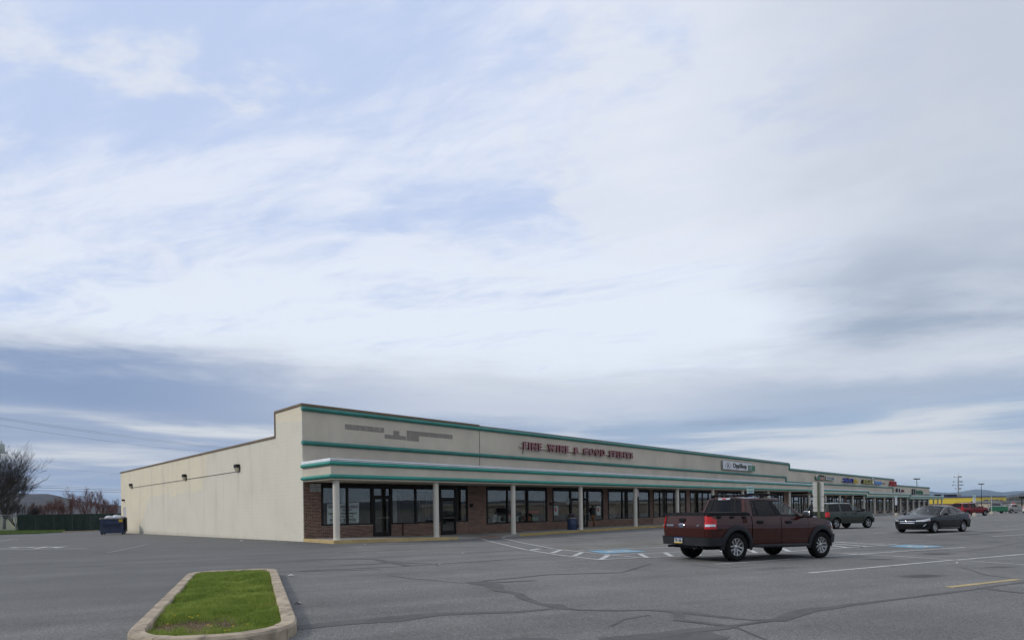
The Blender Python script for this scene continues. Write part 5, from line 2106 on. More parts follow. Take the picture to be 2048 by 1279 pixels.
# tailgate
tg = c.panel('tailgate', MAROON, -0.148, 0.148, 0.645, 1.21, nz=12, off=0.004, skirt=0.03)
c.panel('tailgate_cap', BLACKP, -0.15, 0.15, 1.213, 1.30, nz=3, off=0.014, skirt=0.06)
xx = -2.70 + poly1(c.leanr, 1.1)
MB().blob((-2.688, 0.06, 1.09), (0.022, 0.115, 0.06), 12, 8, 0.5).build('handle', BLACKP, tg, smooth=True)
em = MB()
em.blob((-2.715, 0.06, 0.945), (0.012, 0.13, 0.055), 24, 8)
em = em.build('emblem', CHROME, tg, smooth=True)
MB().blob((-2.726, 0.06, 0.945), (0.006, 0.112, 0.043), 24, 8).build('emblem_field', pm('emblem_blue', (0.02, 0.035, 0.10), 0.3), em, smooth=True)
vs, fs = text_mesh('Ford', 0.085, 0.003, 0.001, shear=0.3, align='CENTER')
MB().add([(-2.733, 0.06 - a, cz + 0.92) for a, b, cz in vs], fs).build('emblem_script', CHROME, em)
vs, fs = text_mesh('EXPLORER', 0.06, 0.004, 0.004, align='LEFT')
bb = bbox(vs)
MB().add([(-2.712, 0.66 - a, cz + 0.93) for a, b, cz in vs], fs).build('badge', CHROME, tg)
vs, fs = text_mesh('XLT', 0.05, 0.004, 0.003, align='LEFT')
MB().add([(-2.712, -0.52 - a, cz + 0.935) for a, b, cz in vs], fs).build('badge', CHROME, tg)
# rear bumper wraps the corners
rb = c.panel('rear_bumper', GREYP, -c.q_of(-2.16), c.q_of(-2.16), lambda x: 0.42 + 0.03 * (x > -2.3), 0.635, off=0.055, nz=8, skirt=0.14)
c.panel('bumper_step', BLACKP, -0.2, 0.2, 0.632, 0.648, off=0.058, nz=1, skirt=0.12, parent=rb)
plate_on(c, -2.762, 0.545, -1, 'YSP-1306', 0.305, 0.155, y=0.12)
m_ = MB()
m_.box(-2.95, -2.5, -0.035 + 0.3, 0.035 + 0.3, 0.36, 0.42)
m_.box(-2.62, -2.50, -0.45, 0.45, 0.34, 0.42)
m_.build('tow_hitch', BLACKP, root)
MB().tube((-2.60, -0.30, 0.36), (-2.2, -0.30, 0.38), 0.035, n=12).build('exhaust_pipe', ALLOY, root)
# bed
m_ = MB()
m_.box(-2.62, -1.20, -0.80, 0.80, 0.72, 0.76)
m_.box(-2.62, -1.20, 0.78, 0.82, 0.76, 1.27)
m_.box(-2.62, -1.20, -0.82, -0.78, 0.76, 1.27)
m_.box(-1.22, -1.18, -0.80, 0.80, 0.76, 1.25)
m_.box(-2.63, -2.60, -0.80, 0.80, 0.76, 1.24)
m_.build('bed_liner', BLACKP, root)
# chassis, bonnet, front
m_ = MB()
m_.box(-2.45, 2.3, -0.62, 0.62, 0.42, 0.78)
m_.box(-1.12, 1.1, -0.84, 0.84, 0.42, 0.75)
m_.box(1.05, 2.2, -0.60, 0.60, 0.75, 0.95)
for a in (-1.66, 1.66):
    m_.box(a - 0.46, a + 0.46, -0.66, 0.66, 0.5, 0.88)
    m_.tube((a, -0.75, 0.385), (a, 0.75, 0.385), 0.06)
m_.box(-2.3, -1.2, -0.5, 0.5, 0.30, 0.42)
m_.build('chassis', BLACKP, root)
c.lid('bonnet', MAROON, c.q_of(0.98), 1.0, 0.06)
c.panel('grille', GREYP, 0.90, 1.10, 0.66, lambda x: 0.92, off=0.02, nz=6, skirt=0.04)
c.panel('front_bumper', GREYP, c.q_of(2.05), 2 - c.q_of(2.05), 0.45, 0.70, off=0.05, nz=6, skirt=0.1)
house(c, 0.98, -1.30, 0.16, -1.16, [(-1.4, 0.855), (0.9, 0.86), (1.0, 0.84)], [(-1.2, 0.67), (0.2, 0.66)], lambda x: c.zt(x) if x > -1.1 else 1.20, [(-1.2, 1.69), (-0.5, 1.715), (0.2, 1.695)], 0.045,
      [(-1.30, -1.16, 'p'), (-1.04, -0.99, 't'), (-0.86, -0.93, 'k'), (-0.83, -0.90, 't'), (-0.10, -0.34, 'k'), (-0.01, -0.27, 'k'), (0.07, -0.22, 'g'), (0.80, 0.11, 'p'), (0.98, 0.16, 'p')],
      0.03, 0.88, [-0.93, 0.93], [-0.86, -0.58, 0.58, 0.86], MAROON, bulr=0.04, bulf=0.22, bult=0.16)
hb = MB().box(-1.215, -1.195, -0.22, 0.22, 1.665, 1.715).build('high_brake_lamp', CLEARL, root)
MB().box(-1.22, -1.215, -0.07, 0.07, 1.675, 1.705).build('red_segment', REDLENS, hb)
for x in (-0.55, 0.45):
    for y in (0.38, -0.38):
        seat(c, x, y, 0.72)
m_ = MB().blob((0.85, 0, 1.08), (0.22, 0.78, 0.14), 14, 8, 0.6)
m_.build('dashboard', BLACKP, root, smooth=True)
o = MB()
o.lathe([(0.17, -0.012), (0.185, 0.0), (0.17, 0.012), (0.155, 0.0), (0.17, -0.012)], 20, 'z')
so = o.build('steering_wheel', BLACKP, root, smooth=True)
so.location = (0.62, 0.38, 1.17)
so.rotation_euler = (0, radians(-65), 0)
c.wheels(rim_spokes(5, True, 0.04, 0.062), 0.245, 0.235)
hd = radians(25.2)
hv = Vector((cos(hd), sin(hd)))
lv = Vector((-hv.y, hv.x))
p = at(1469, 1121.5).xy + lv * 0.80 + hv * 1.66
ground_pose(root, p.x, p.y, hd)

# ---- dark green sport utility
GREENP = paint('dark_green_paint', (0.034, 0.043, 0.031), 0.5, 0.3)


def make_suv(name, label, cat, paintm, detail=True, variant=0, bump_m=None):
    root = thing(name, label, cat)
    out = [(-2.36, 0), (-2.355, 0.45), (-2.32, 0.74), (-2.24, 0.86), (-2.02, 0.905), (-1.44, 0.915), (-0.6, 0.915), (0.4, 0.915), (1.0, 0.91), (1.44, 0.90), (1.80, 0.87), (2.10, 0.78), (2.28, 0.60), (2.37, 0.33), (2.40, 0)]
    top = [(-2.4, 1.12), (-2.0, 1.14), (0.7, 1.14), (0.95, 1.14), (1.4, 1.11), (1.8, 1.05), (2.1, 0.98), (2.4, 0.90)]
    vert = [(0.25, 0.92), (0.42, 0.965), (0.6, 0.99), (0.78, 1.0), (0.95, 0.99), (1.12, 0.965), (1.2, 0.95)]
    bottom = [(-2.4, 0.52), (-1.9, 0.42), (0.0, 0.36), (1.5, 0.40), (2.4, 0.45)]
    c = Car(root, out, top, vert, (-1.445, 1.445), 0.37, 0.435, bottom, paintm, leanf=[(0.4, -0.03), (0.7, 0.0), (1.1, -0.16)], leanr=[(0.5, 0.03), (0.8, 0.0), (1.14, 0.05)], track=1.57)
    for side in (1, -1):
        c.panel('rear_quarter', paintm, 0.152, c.q_of(-0.97), side=side)
        d1 = c.panel('rear_door', paintm, c.q_of(-0.95), c.q_of(-0.012), side=side)
        d2 = c.panel('front_door', paintm, c.q_of(0.012), c.q_of(0.95), side=side)
        c.panel('front_wing', paintm, c.q_of(0.96), 0.955, side=side)
        for dd, x0 in ((d1, -0.80), (d2, 0.14)):
            MB().blob((x0 + 0.11, (c.ysurf(x0 + 0.1, 1.0) + 0.015) * side, 1.0), (0.11, 0.02, 0.04), 10, 6, 0.7).build('handle', BLACKP, dd, smooth=True)
        c.flare('wheel_arch_flare', bump_m or paintm, -1.445, side, 0.43, 0.51, 0.02, 0.0, pi)
        c.flare('wheel_arch_flare', bump_m or paintm, 1.445, side, 0.43, 0.51, 0.02, 0.0, pi)
        MB().blob((0, 0.895 * side, 0.40), (1.0, 0.06, 0.055), 14, 8, 0.45).build('running_board', GREYP, root, smooth=True)
        c.panel('tail_lamp', REDLENS, 0.155, c.q_of(-2.06), 0.80, 1.12, off=0.012, side=side, nz=5, skirt=0.03)
        hl = c.panel('head_lamp', CLEARL, c.q_of(1.98), 0.89, 0.74, lambda x: c.zt(x) - 0.04, off=0.012, side=side, nz=5, skirt=0.03)
        c.panel('indicator', AMBER, c.q_of(2.0), c.q_of(2.12), 0.80, 0.90, off=0.02, side=side, nz=3, parent=hl)
        mo = MB().blob((0.76, 1.05 * side, 1.22), (0.08, 0.12, 0.09), 12, 8, 0.65).build('mirror', BLACKP, root, smooth=True)
        MB().tube((0.78, 0.86 * side, 1.15), (0.78, 0.96 * side, 1.18), 0.035).build('mirror_arm', BLACKP, mo)
        m_ = MB()
        m_.path([(-1.75, 0.60 * side, 1.70), (-1.65, 0.60 * side, 1.765), (-0.8, 0.60 * side, 1.785), (-0.1, 0.60 * side, 1.78), (0.0, 0.60 * side, 1.72)], 0.022, 8)
        m_.build('roof_rail', BLACKP, root, auto=40)
    tg = c.panel('tailgate', paintm, -0.15, 0.15, 0.62, c.zt, off=0.004, skirt=0.03)
    MB().box(-2.385, -2.36, -0.36, 0.36, 0.93, 0.965).build('trim_bar', CHROME, tg)
    plate_on(c, -2.372, 0.80, -1, 'PLX-4471', 0.30, 0.15)
    c.panel('rear_bumper', bump_m or paintm, -c.q_of(-1.95), c.q_of(-1.95), 0.42, 0.60, off=0.05, nz=5, skirt=0.12)
    c.panel('front_bumper', bump_m or GREYP, c.q_of(1.92), 2 - c.q_of(1.92), 0.40, 0.68, off=0.045, nz=5, skirt=0.1)
    c.panel('grille', GREYP, 0.91, 1.09, 0.66, 0.88, off=0.02, nz=5, skirt=0.04)
    m_ = MB()
    m_.box(-2.1, 2.1, -0.62, 0.62, 0.36, 0.72)
    m_.box(-2.1, 0.95, -0.83, 0.83, 0.55, 0.70)
    m_.box(-0.98, 0.98, -0.84, 0.84, 0.36, 0.70)
    m_.box(0.9, 2.05, -0.60, 0.60, 0.7, 0.9)
    for a in c.ax:
        m_.box(a - 0.44, a + 0.44, -0.66, 0.66, 0.5, 0.85)
    m_.build('chassis', BLACKP, root)
    c.lid('bonnet', paintm, c.q_of(0.85), 1.0, 0.05)
    house(c, 0.88, -2.30, 0.10, -1.98, [(-2.4, 0.80), (-2.1, 0.86), (0.8, 0.865), (0.9, 0.845)], [(-2.0, 0.67), (0.1, 0.67)], lambda x: c.zt(x), [(-2.0, 1.655), (-0.9, 1.70), (0.1, 1.675)], 0.045,
          [(-2.30, -1.98, 'p'), (-2.10, -1.90, 't'), (-1.12, -1.08, 'p'), (-0.92, -0.92, 't'), (-0.02, -0.24, 'k'), (0.07, -0.18, 'g'), (0.72, 0.06, 'p'), (0.88, 0.10, 'p')],
          0.04, 0.86, [-0.93, 0.93], [-0.88, 0.88], paintm, bulr=0.05, bulf=0.22, bult=0.14)
    MB().box(-2.03, -2.0, -0.2, 0.2, 1.655, 1.69).build('high_brake_lamp', REDLENS, root)
    if detail:
        MB().path([(-2.30, 0.0, 1.18), (-2.26, -0.2, 1.24), (-2.25, -0.45, 1.25)], 0.012, 6).build('wiper', BLACKP, root)
        for x in (-0.55, 0.35):
            for y in (0.38, -0.38):
                seat(c, x, y, 0.66)
        MB().blob((0.75, 0, 1.0), (0.2, 0.76, 0.14), 14, 8, 0.6).build('dashboard', BLACKP, root, smooth=True)
    c.wheels(rim_spokes(5, False, 0.05, 0.075), 0.235, 0.235)
    return root, c


root, c = make_suv('sport_utility', 'dark green sport utility vehicle standing behind the twin sign post', 'suv', GREENP)
hd = radians(20.5)
hv = Vector((cos(hd), sin(hd)))
lv = Vector((-hv.y, hv.x))
p = (at(1671, 1056.6).xy + at(1735, 1055.6).xy) * 0.5 + lv * 0.785
ground_pose(root, p.x, p.y, hd)

# ---- black saloon
BLACKC = pm('graphite_paint', (0.007, 0.0075, 0.009), 0.4, metal=0.0, var=0.05, coat=0.6, spec=0.05)


def make_saloon(name, label, paintm, modern=True, group=None):
    root = thing(name, label, 'car', group=group)
    out = [(-2.38, 0), (-2.37, 0.42), (-2.32, 0.68), (-2.20, 0.82), (-1.95, 0.885), (-1.39, 0.91), (-0.6, 0.915), (0.4, 0.915), (1.0, 0.91), (1.39, 0.90), (1.78, 0.86), (2.08, 0.76), (2.28, 0.58), (2.42, 0.32), (2.46, 0)]
    top = [(-2.4, 0.99), (-2.2, 1.02), (-1.7, 1.03), (-1.0, 0.985), (0.3, 0.94), (0.95, 0.93), (1.4, 0.88), (1.9, 0.79), (2.2, 0.73), (2.5, 0.67)]
    vert = [(0.15, 0.92), (0.3, 0.965), (0.5, 0.995), (0.68, 1.0), (0.8, 0.985), (0.95, 0.955), (1.05, 0.93)]
    bottom = [(-2.4, 0.32), (-1.9, 0.26), (0.0, 0.21), (1.5, 0.22), (2.5, 0.22)]
    c = Car(root, out, top, vert, (-1.385, 1.39), 0.325, 0.375, bottom, paintm, leanf=[(0.2, -0.06), (0.45, 0.0), (0.7, -0.06), (0.95, -0.2)], leanr=[(0.3, 0.05), (0.6, 0.0), (1.0, 0.08)], track=1.58)
    for side in (1, -1):
        c.panel('rear_quarter', paintm, 0.127, c.q_of(-1.02), side=side, nz=11)
        d1 = c.panel('rear_door', paintm, c.q_of(-1.005), c.q_of(-0.17), side=side, nz=11)
        d2 = c.panel('front_door', paintm, c.q_of(-0.155), c.q_of(0.92), side=side, nz=11)
        c.panel('front_wing', paintm, c.q_of(0.935), 0.93, side=side, nz=11)
        for dd, x0 in ((d1, -0.90), (d2, -0.02)):
            MB().blob((x0 + 0.10, (c.ysurf(x0 + 0.1, 0.86) + 0.016) * side, 0.86), (0.11, 0.018, 0.022), 10, 6, 0.7).build('handle', paintm, dd, smooth=True)
        MB().blob((0, 0.875 * side, 0.235), (1.0, 0.05, 0.045), 14, 8, 0.45).build('side_skirt', paintm, root, smooth=True)
        c.panel('tail_lamp', REDLENS, 0.13, c.q_of(-1.98), 0.80, lambda x: 0.96, off=0.010, side=side, nz=5, skirt=0.03)
        if modern:
            hl = c.panel('head_lamp', CLEARL, c.q_of(1.80), 0.90, lambda x: 0.62 + max(0, 2.2 - x) * 0.10, lambda x: c.zt(x) - 0.008, off=0.010, side=side, nz=5, skirt=0.03)
            c.panel('indicator', AMBER, c.q_of(1.88), c.q_of(1.98), 0.675, 0.715, off=0.017, side=side, nz=3, parent=hl)
            MB().blob((2.235, 0.42 * side, 0.655), (0.02, 0.045, 0.03), 10, 6).build('projector', BLACKP, hl, smooth=True)
            MB().path([(2.06, 0.80 * side, 0.50), (2.13, 0.765 * side, 0.44), (2.20, 0.72 * side, 0.37)], [0.008, 0.02, 0.012], 6).build('fog_lamp_trim', CHROME, root)
        else:
            c.panel('head_lamp', CLEARL, c.q_of(2.0), 0.93, 0.55, lambda x: c.zt(x) - 0.02, off=0.010, side=side, nz=5, skirt=0.03)
        mo = MB().blob((0.62, 1.02 * side, 1.0), (0.10, 0.10, 0.065), 12, 8, 0.7).build('mirror', BLACKP if modern else paintm, root, smooth=True)
        MB().tube((0.62, 0.86 * side, 0.95), (0.62, 0.95 * side, 0.98), 0.025).build('mirror_arm', BLACKP, mo)
    c.panel('boot_lid', paintm, -0.125, 0.125, 0.70, c.zt, off=0.004, skirt=0.03)
    c.panel('rear_bumper', paintm, -c.q_of(-2.10), c.q_of(-2.10), 0.27, 0.70, off=0.02, nz=6, skirt=0.05)
    c.panel('rear_valance', BLACKP, -c.q_of(-1.95), c.q_of(-1.95), 0.25, 0.40, off=0.026, nz=4, skirt=0.05)
    plate_on(c, -2.41, 0.62, -1, 'KXC-2210', 0.30, 0.15)
    c.panel('front_bumper', paintm, c.q_of(1.95), 2 - c.q_of(1.95), 0.20, lambda x: c.zt(x) - 0.004, off=0.004, nz=11, skirt=0.03)
    if modern:
        c.panel('lower_grille', BLACKP, 0.892, 1.108, 0.24, 0.50, off=0.016, nz=5, skirt=0.02)
        g = c.panel('upper_grille', BLACKP, 0.915, 1.085, 0.575, 0.655, off=0.014, nz=4, skirt=0.02)
        c.panel('chrome_bar', CHROME, 0.905, 1.095, lambda x: 0.615, lambda x: 0.648, off=0.026, nz=3, skirt=0.03, parent=g)
        c.panel('chrome_bar', CHROME, 0.912, 1.088, lambda x: 0.525, lambda x: 0.56, off=0.024, nz=3, skirt=0.03, parent=g)
        MB().blob((2.475, 0, 0.625), (0.02, 0.075, 0.05), 16, 8).build('emblem', CHROME, g, smooth=True)
    else:
        c.panel('grille', BLACKP, 0.92, 1.08, 0.38, 0.5, off=0.014, nz=4, skirt=0.02)
    m_ = MB()
    m_.box(-2.1, 2.1, -0.58, 0.58, 0.20, 0.50)
    m_.box(-0.98, 0.98, -0.84, 0.84, 0.20, 0.50)
    m_.box(0.85, 2.1, -0.56, 0.56, 0.45, 0.62)
    m_.box(-2.1, -1.0, -0.6, 0.6, 0.45, 0.80)
    for a in c.ax:
        m_.box(a - 0.38, a + 0.38, -0.68, 0.68, 0.42, 0.70)
    m_.build('chassis', BLACKP, root)
    c.lid('bonnet', paintm, c.q_of(0.88), 1.0, 0.075)
    c.lid('boot', paintm, 0.0, c.q_of(-1.45), 0.05)
    house(c, 0.98, -1.78, 0.02, -0.98, [(-1.8, 0.70), (-1.4, 0.80), (0.5, 0.845), (0.98, 0.80)], [(-1.0, 0.58), (0.1, 0.60)], lambda x: c.zt(x) - 0.004, [(-1.0, 1.385), (-0.45, 1.415), (0.05, 1.39)], 0.055,
          [(-1.78, -0.98, 'p'), (-1.32, -0.82, 'g'), (-1.02, -0.72, 'k'), (-0.98, -0.70, 'g'), (-0.22, -0.32, 'k'), (-0.12, -0.25, 'g'), (0.72, -0.04, 'p'), (0.98, 0.02, 'p')],
          0.05, 0.90, [-0.93, 0.93], [-0.9, 0.9], paintm, bulr=0.12, bulf=0.26, bult=0.16, tint=glass('light_tint_glass', (0.35, 0.4, 0.4)))
    if modern:
        # bright line over the side glass
        for side in (1, -1):
            pts = []
            for k in range(25):
                u = k / 24
                xt_ = lerp(-1.72, 0.86, u)
                zz = poly1([(-1.72, 1.03), (-1.3, 1.24), (-0.85, 1.345), (-0.45, 1.375), (-0.1, 1.36), (0.1, 1.31), (0.86, 0.985)], xt_)
                yy = lerp(0.845, 0.612, min(1, max(0, (zz - 0.96) / 0.42)))
                pts.append((xt_, (yy + 0.012) * side, zz))
            MB().path(pts, 0.011, 6).build('bright_trim', CHROME, root, smooth=True)
            MB().path([(lerp(-1.6, 0.86, k / 8), 0.862 * side - 0.02 * side * (k == 0), c.zt(lerp(-1.6, 0.86, k / 8)) + 0.02) for k in range(9)], 0.010, 6).build('bright_trim', CHROME, root, smooth=True)
        MB().box(0.80, 0.83, -0.48, -0.36, 1.0, 1.05).build('windscreen_sticker', WHITES, root)
    for x in (-0.65, 0.25):
        for y in (0.36, -0.36):
            seat(c, x, y, 0.42)
    MB().blob((0.75, 0, 0.83), (0.25, 0.74, 0.12), 14, 8, 0.6).build('dashboard', BLACKP, root, smooth=True)
    c.wheels(rim_spokes(10 if modern else 7, False, 0.04, 0.05), 0.215, 0.215)
    return root, c


root, c = make_saloon('saloon_car', 'black four-door saloon with chrome grille bars facing left beside blue bay marking', BLACKC)
hd = radians(206.7)
hv = Vector((cos(hd), sin(hd)))
lv = Vector((-hv.y, hv.x))
p = (at(1867, 1065.2).xy + at(1924, 1062.5).xy) * 0.5 - lv * 0.79
ground_pose(root, p.x, p.y, hd)

# ---- vehicles farther down the lot
REDP = paint('cherry_paint', (0.20, 0.012, 0.016), 0.4, 0.25)
root, c = make_suv('sport_utility', 'bright red sport utility vehicle parked behind the black saloon', 'suv', REDP, detail=False)
root['group'] = 'vehicles parked farther down the lot'
p = at(1934, 1031.2).xy
hd = radians(12)
hv, lv = Vector((cos(hd), sin(hd))), Vector((-sin(hd), cos(hd)))
p = p + hv * 1.445 + lv * 0.785
ground_pose(root, p.x, p.y, hd)
GREYG = paint('grey_green_paint', (0.06, 0.07, 0.07), 0.4, 0.3)
root, c = make_suv('sport_utility', 'grey sport utility vehicle behind the green cart corral', 'suv', GREYG, detail=False)
root['group'] = 'vehicles parked farther down the lot'
p = far(1992, 1020, 112)
ground_pose(root, p.x, p.y, radians(226))
SILV = paint('silver_paint', (0.30, 0.295, 0.28), 0.5, 0.3)
root, c = make_saloon('saloon_car', 'silver four-door saloon parked by the stop sign', SILV, modern=False, group='vehicles parked farther down the lot')
p = at(2027, 1025.2).xy
ground_pose(root, p.x, p.y, radians(8))
WHITEP = paint('white_paint', (0.62, 0.62, 0.60), 0.1, 0.3)
root, c = make_saloon('saloon_car', 'white car cut off by the picture edge past the silver saloon', WHITEP, modern=False, group='vehicles parked farther down the lot')
p = far(2073, 1020, 84)
ground_pose(root, p.x, p.y, radians(28))
root, c = make_saloon('saloon_car', 'red car showing only its roof over the black saloon', REDP, modern=False, group='vehicles parked farther down the lot')
p = far(1884, 1015, 70)
ground_pose(root, p.x, p.y, radians(204))

# ------------------------------------------------------------------ people and bin on the sidewalk
def atz(px, py, z):
    k, m = ray(px, py)
    Y = (z - CAMZ) / m
    return Vector((k * Y, Y, z))


def person(label, loc, heading, joints, edges, rad, colour):
    """one continuous body grown from a jointed skeleton; colour(co) -> material slot"""
    names = list(joints)
    me = bpy.data.meshes.new('person')
    me.from_pydata([joints[n] for n in names], [(names.index(a), names.index(b)) for a, b in edges], [])
    ob = bpy.data.objects.new('person', me)
    COL.objects.link(ob)
    ob.modifiers.new('skin', 'SKIN')
    for i, n in enumerate(names):
        r = rad[n]
        me.skin_vertices[0].data[i].radius = r if isinstance(r, tuple) else (r, r)
    me.skin_vertices[0].data[names.index('pelvis')].use_root = True
    sb = ob.modifiers.new('sub', 'SUBSURF')
    sb.levels = sb.render_levels = 2
    dg = bpy.context.evaluated_depsgraph_get()
    m2 = bpy.data.meshes.new_from_object(ob.evaluated_get(dg))
    bpy.data.objects.remove(ob)
    o = bpy.data.objects.new('person', m2)
    COL.objects.link(o)
    m2.materials.clear()
    for mt in colour[0]:
        m2.materials.append(mt)
    for p in m2.polygons:
        p.material_index = colour[1](p.center)
        p.use_smooth = True
    o.location = loc
    o.rotation_euler = (0, 0, heading)
    tag(o, label, 'person')
    return o


JACK = pm('black_jacket', (0.012, 0.012, 0.014), 0.85, var=0.2)
TANP = pm('tan_trousers', (0.20, 0.095, 0.035), 0.85, var=0.15, vscale=6)
SKIN = pm('skin', (0.30, 0.17, 0.12), 0.6)
HAIR = pm('dark_hair', (0.012, 0.010, 0.009), 0.7)
SHOE = pm('shoe', (0.03, 0.022, 0.018), 0.7)
DARKT = pm('dark_trousers', (0.018, 0.018, 0.022), 0.85)


def body(stride, fat=1.0, arm=0.18):
    # facing +x
    J = {'pelvis': (0, 0, 0.98), 'waist': (0.0, 0, 1.12), 'chest': (0.02, 0, 1.36), 'neck': (0.035, 0, 1.53), 'head0': (0.05, 0, 1.60), 'head1': (0.06, 0, 1.74),
         'hipL': (0, 0.10, 0.92), 'kneeL': (0.10 + stride * 0.12, 0.11, 0.52), 'ankL': (stride * 0.30, 0.11, 0.09), 'toeL': (stride * 0.30 + 0.17, 0.13, 0.04),
         'hipR': (0, -0.10, 0.92), 'kneeR': (0.04 - stride * 0.10, -0.11, 0.52), 'ankR': (-stride * 0.30, -0.11, 0.10), 'toeR': (-stride * 0.30 + 0.16, -0.13, 0.04),
         'shL': (0.02, 0.22, 1.45), 'elL': (-0.05 - arm * 0.4, 0.30, 1.17), 'wrL': (0.02 - arm * 0.6, 0.33, 0.94), 'haL': (0.04 - arm * 0.6, 0.325, 0.84),
         'shR': (0.02, -0.22, 1.45), 'elR': (-0.02 + arm * 0.3, -0.31, 1.17), 'wrR': (0.10 + arm * 0.7, -0.33, 0.95), 'haR': (0.13 + arm * 0.7, -0.325, 0.85)}
    for sd, w_ in (('L', 'haL'), ('R', 'haR')):
        x, y, z = J[w_]
        sg = 1 if sd == 'L' else -1
        for k in range(4):
            J['f%s%d' % (sd, k)] = (x + 0.03 - 0.018 * k, y - 0.004 * sg, z - 0.085 + 0.006 * abs(k - 1.4))
        J['t%s' % sd] = (x + 0.055, y - 0.02 * sg, z - 0.02)
    E = [('pelvis', 'waist'), ('waist', 'chest'), ('chest', 'neck'), ('neck', 'head0'), ('head0', 'head1'), ('pelvis', 'hipL'), ('hipL', 'kneeL'), ('kneeL', 'ankL'), ('ankL', 'toeL'), ('pelvis', 'hipR'), ('hipR', 'kneeR'), ('kneeR', 'ankR'), ('ankR', 'toeR'),
         ('chest', 'shL'), ('shL', 'elL'), ('elL', 'wrL'), ('wrL', 'haL'), ('chest', 'shR'), ('shR', 'elR'), ('elR', 'wrR'), ('wrR', 'haR')]
    for sd in 'LR':
        for k in range(4):
            E.append(('ha' + sd, 'f%s%d' % (sd, k)))
        E.append(('wr' + sd, 't' + sd))
    R = {'pelvis': (0.15 * fat, 0.17 * fat), 'waist': (0.15 * fat, 0.18 * fat), 'chest': (0.15 * fat, 0.20 * fat), 'neck': 0.065, 'head0': 0.085, 'head1': 0.095, 'hipL': 0.105 * fat, 'hipR': 0.105 * fat, 'kneeL': 0.075 * fat, 'kneeR': 0.075 * fat,
         'ankL': 0.055, 'ankR': 0.055, 'toeL': 0.045, 'toeR': 0.045, 'shL': 0.085 * fat, 'shR': 0.085 * fat, 'elL': 0.065, 'elR': 0.065, 'wrL': 0.045, 'wrR': 0.045, 'haL': 0.032, 'haR': 0.032}
    for sd in 'LR':
        for k in range(4):
            R['f%s%d' % (sd, k)] = 0.009
        R['t' + sd] = 0.011
    return J, E, R


def dress(trouser, handz=0.93):
    def f(co):
        if co.z > 1.685:
            return 0
        if co.z > 1.56:
            return 0 if co.x < 0.07 else 3
        if abs(co.y) > 0.255 and co.z < handz:
            return 3
        if co.z > 0.93:
            return 1
        if co.z < 0.10:
            return 4
        return 2
    return ([HAIR, JACK, trouser, SKIN, SHOE], f)


def face(o):
    """ears, nose and eyes, so that the head is a head from any side"""
    m_ = MB()
    m_.blob((0.155, 0, 1.665), (0.022, 0.014, 0.024), 8, 6)
    for sg in (1, -1):
        m_.blob((0.055, 0.098 * sg, 1.665), (0.022, 0.014, 0.034), 8, 6)
    m_.build('ears_and_nose', SKIN, o, smooth=True)
    m_ = MB()
    for sg in (1, -1):
        m_.blob((0.142, 0.035 * sg, 1.69), (0.010, 0.014, 0.008), 8, 6)
    m_.blob((0.140, 0, 1.615), (0.012, 0.028, 0.006), 8, 6)
    m_.build('eyes_and_mouth', HAIR, o, smooth=True)


p = atz(1186, 1052.5, SW(22))
J, E_, R_ = body(0.35, 1.18, 0.25)
face(person('person in black jacket and tan trousers walking towards the glass doors', p, radians(140), J, E_, R_, dress(TANP)))
p = atz(1157.5, 1050.5, SW(19))
J, E_, R_ = body(0.12, 1.0, 0.1)
face(person('person in dark clothes half hidden behind the fourth column', p, radians(70), J, E_, R_, dress(DARKT)))

BINB = pm('bin_blue', (0.025, 0.045, 0.10), 0.5, var=0.2)
BING = pm('bin_lid_grey', (0.07, 0.06, 0.065), 0.6)
p = atz(1144.5, 1058.5, SW(18))
th = thing('trash_can', 'blue drum trash can with grey domed lid by the fourth column', 'trash can', p)
MB().lathe([(0, 0.0), (0.33, 0.0), (0.345, 0.02), (0.345, 0.40), (0.352, 0.42), (0.345, 0.44), (0.345, 0.80), (0.0, 0.80)], 28).build('drum', BINB, th, auto=40)
MB().lathe([(0.36, 0.79), (0.365, 0.80), (0.365, 0.835), (0.35, 0.84), (0.355, 0.79)], 28).build('band', CHROME, th, auto=40)
MB().lathe([(0.345, 0.84), (0.34, 0.92), (0.29, 1.04), (0.20, 1.13), (0.09, 1.17), (0.0, 1.18)], 28).build('dome', BING, th, auto=60)
MB().box(-0.13, 0.13, -0.335, -0.18, 0.90, 1.03).build('flap', BLACKP, th)

# ------------------------------------------------------------------ parking signs
SBACK = pm('sign_back', (0.56, 0.55, 0.50), 0.55, metal=0.2, var=0.08)
UPOST = pm('post_green', (0.085, 0.10, 0.055), 0.6, var=0.2, vscale=4)
SIGNW = pm('sign_face', (0.62, 0.72, 0.68), 0.5, var=0.05)
SIGNG = pm('sign_text_green', (0.03, 0.30, 0.20), 0.5)
SIGNB = pm('sign_blue_square', (0.02, 0.10, 0.46), 0.5)
STONE = pm('sign_base', (0.40, 0.36, 0.30), 0.9, var=0.2, vscale=5, bump=0.4)


def wheelchair(m_, x, y, z, k):
    m_.blob((x - 0.02 * k, y, z + 0.32 * k), (0.06 * k, 0.003, 0.06 * k), 8, 6)
    m_.path([(x - 0.02 * k, y, z + 0.24 * k), (x, y, z), (x + 0.16 * k, y, z), (x + 0.24 * k, y, z - 0.22 * k)], 0.03 * k, 6)
    m_.path([(x + 0.13 * k * cos(a), y, z - 0.12 * k + 0.18 * k * sin(a)) for a in [1.9 + 0.45 * i for i in range(10)]], 0.025 * k, 6)


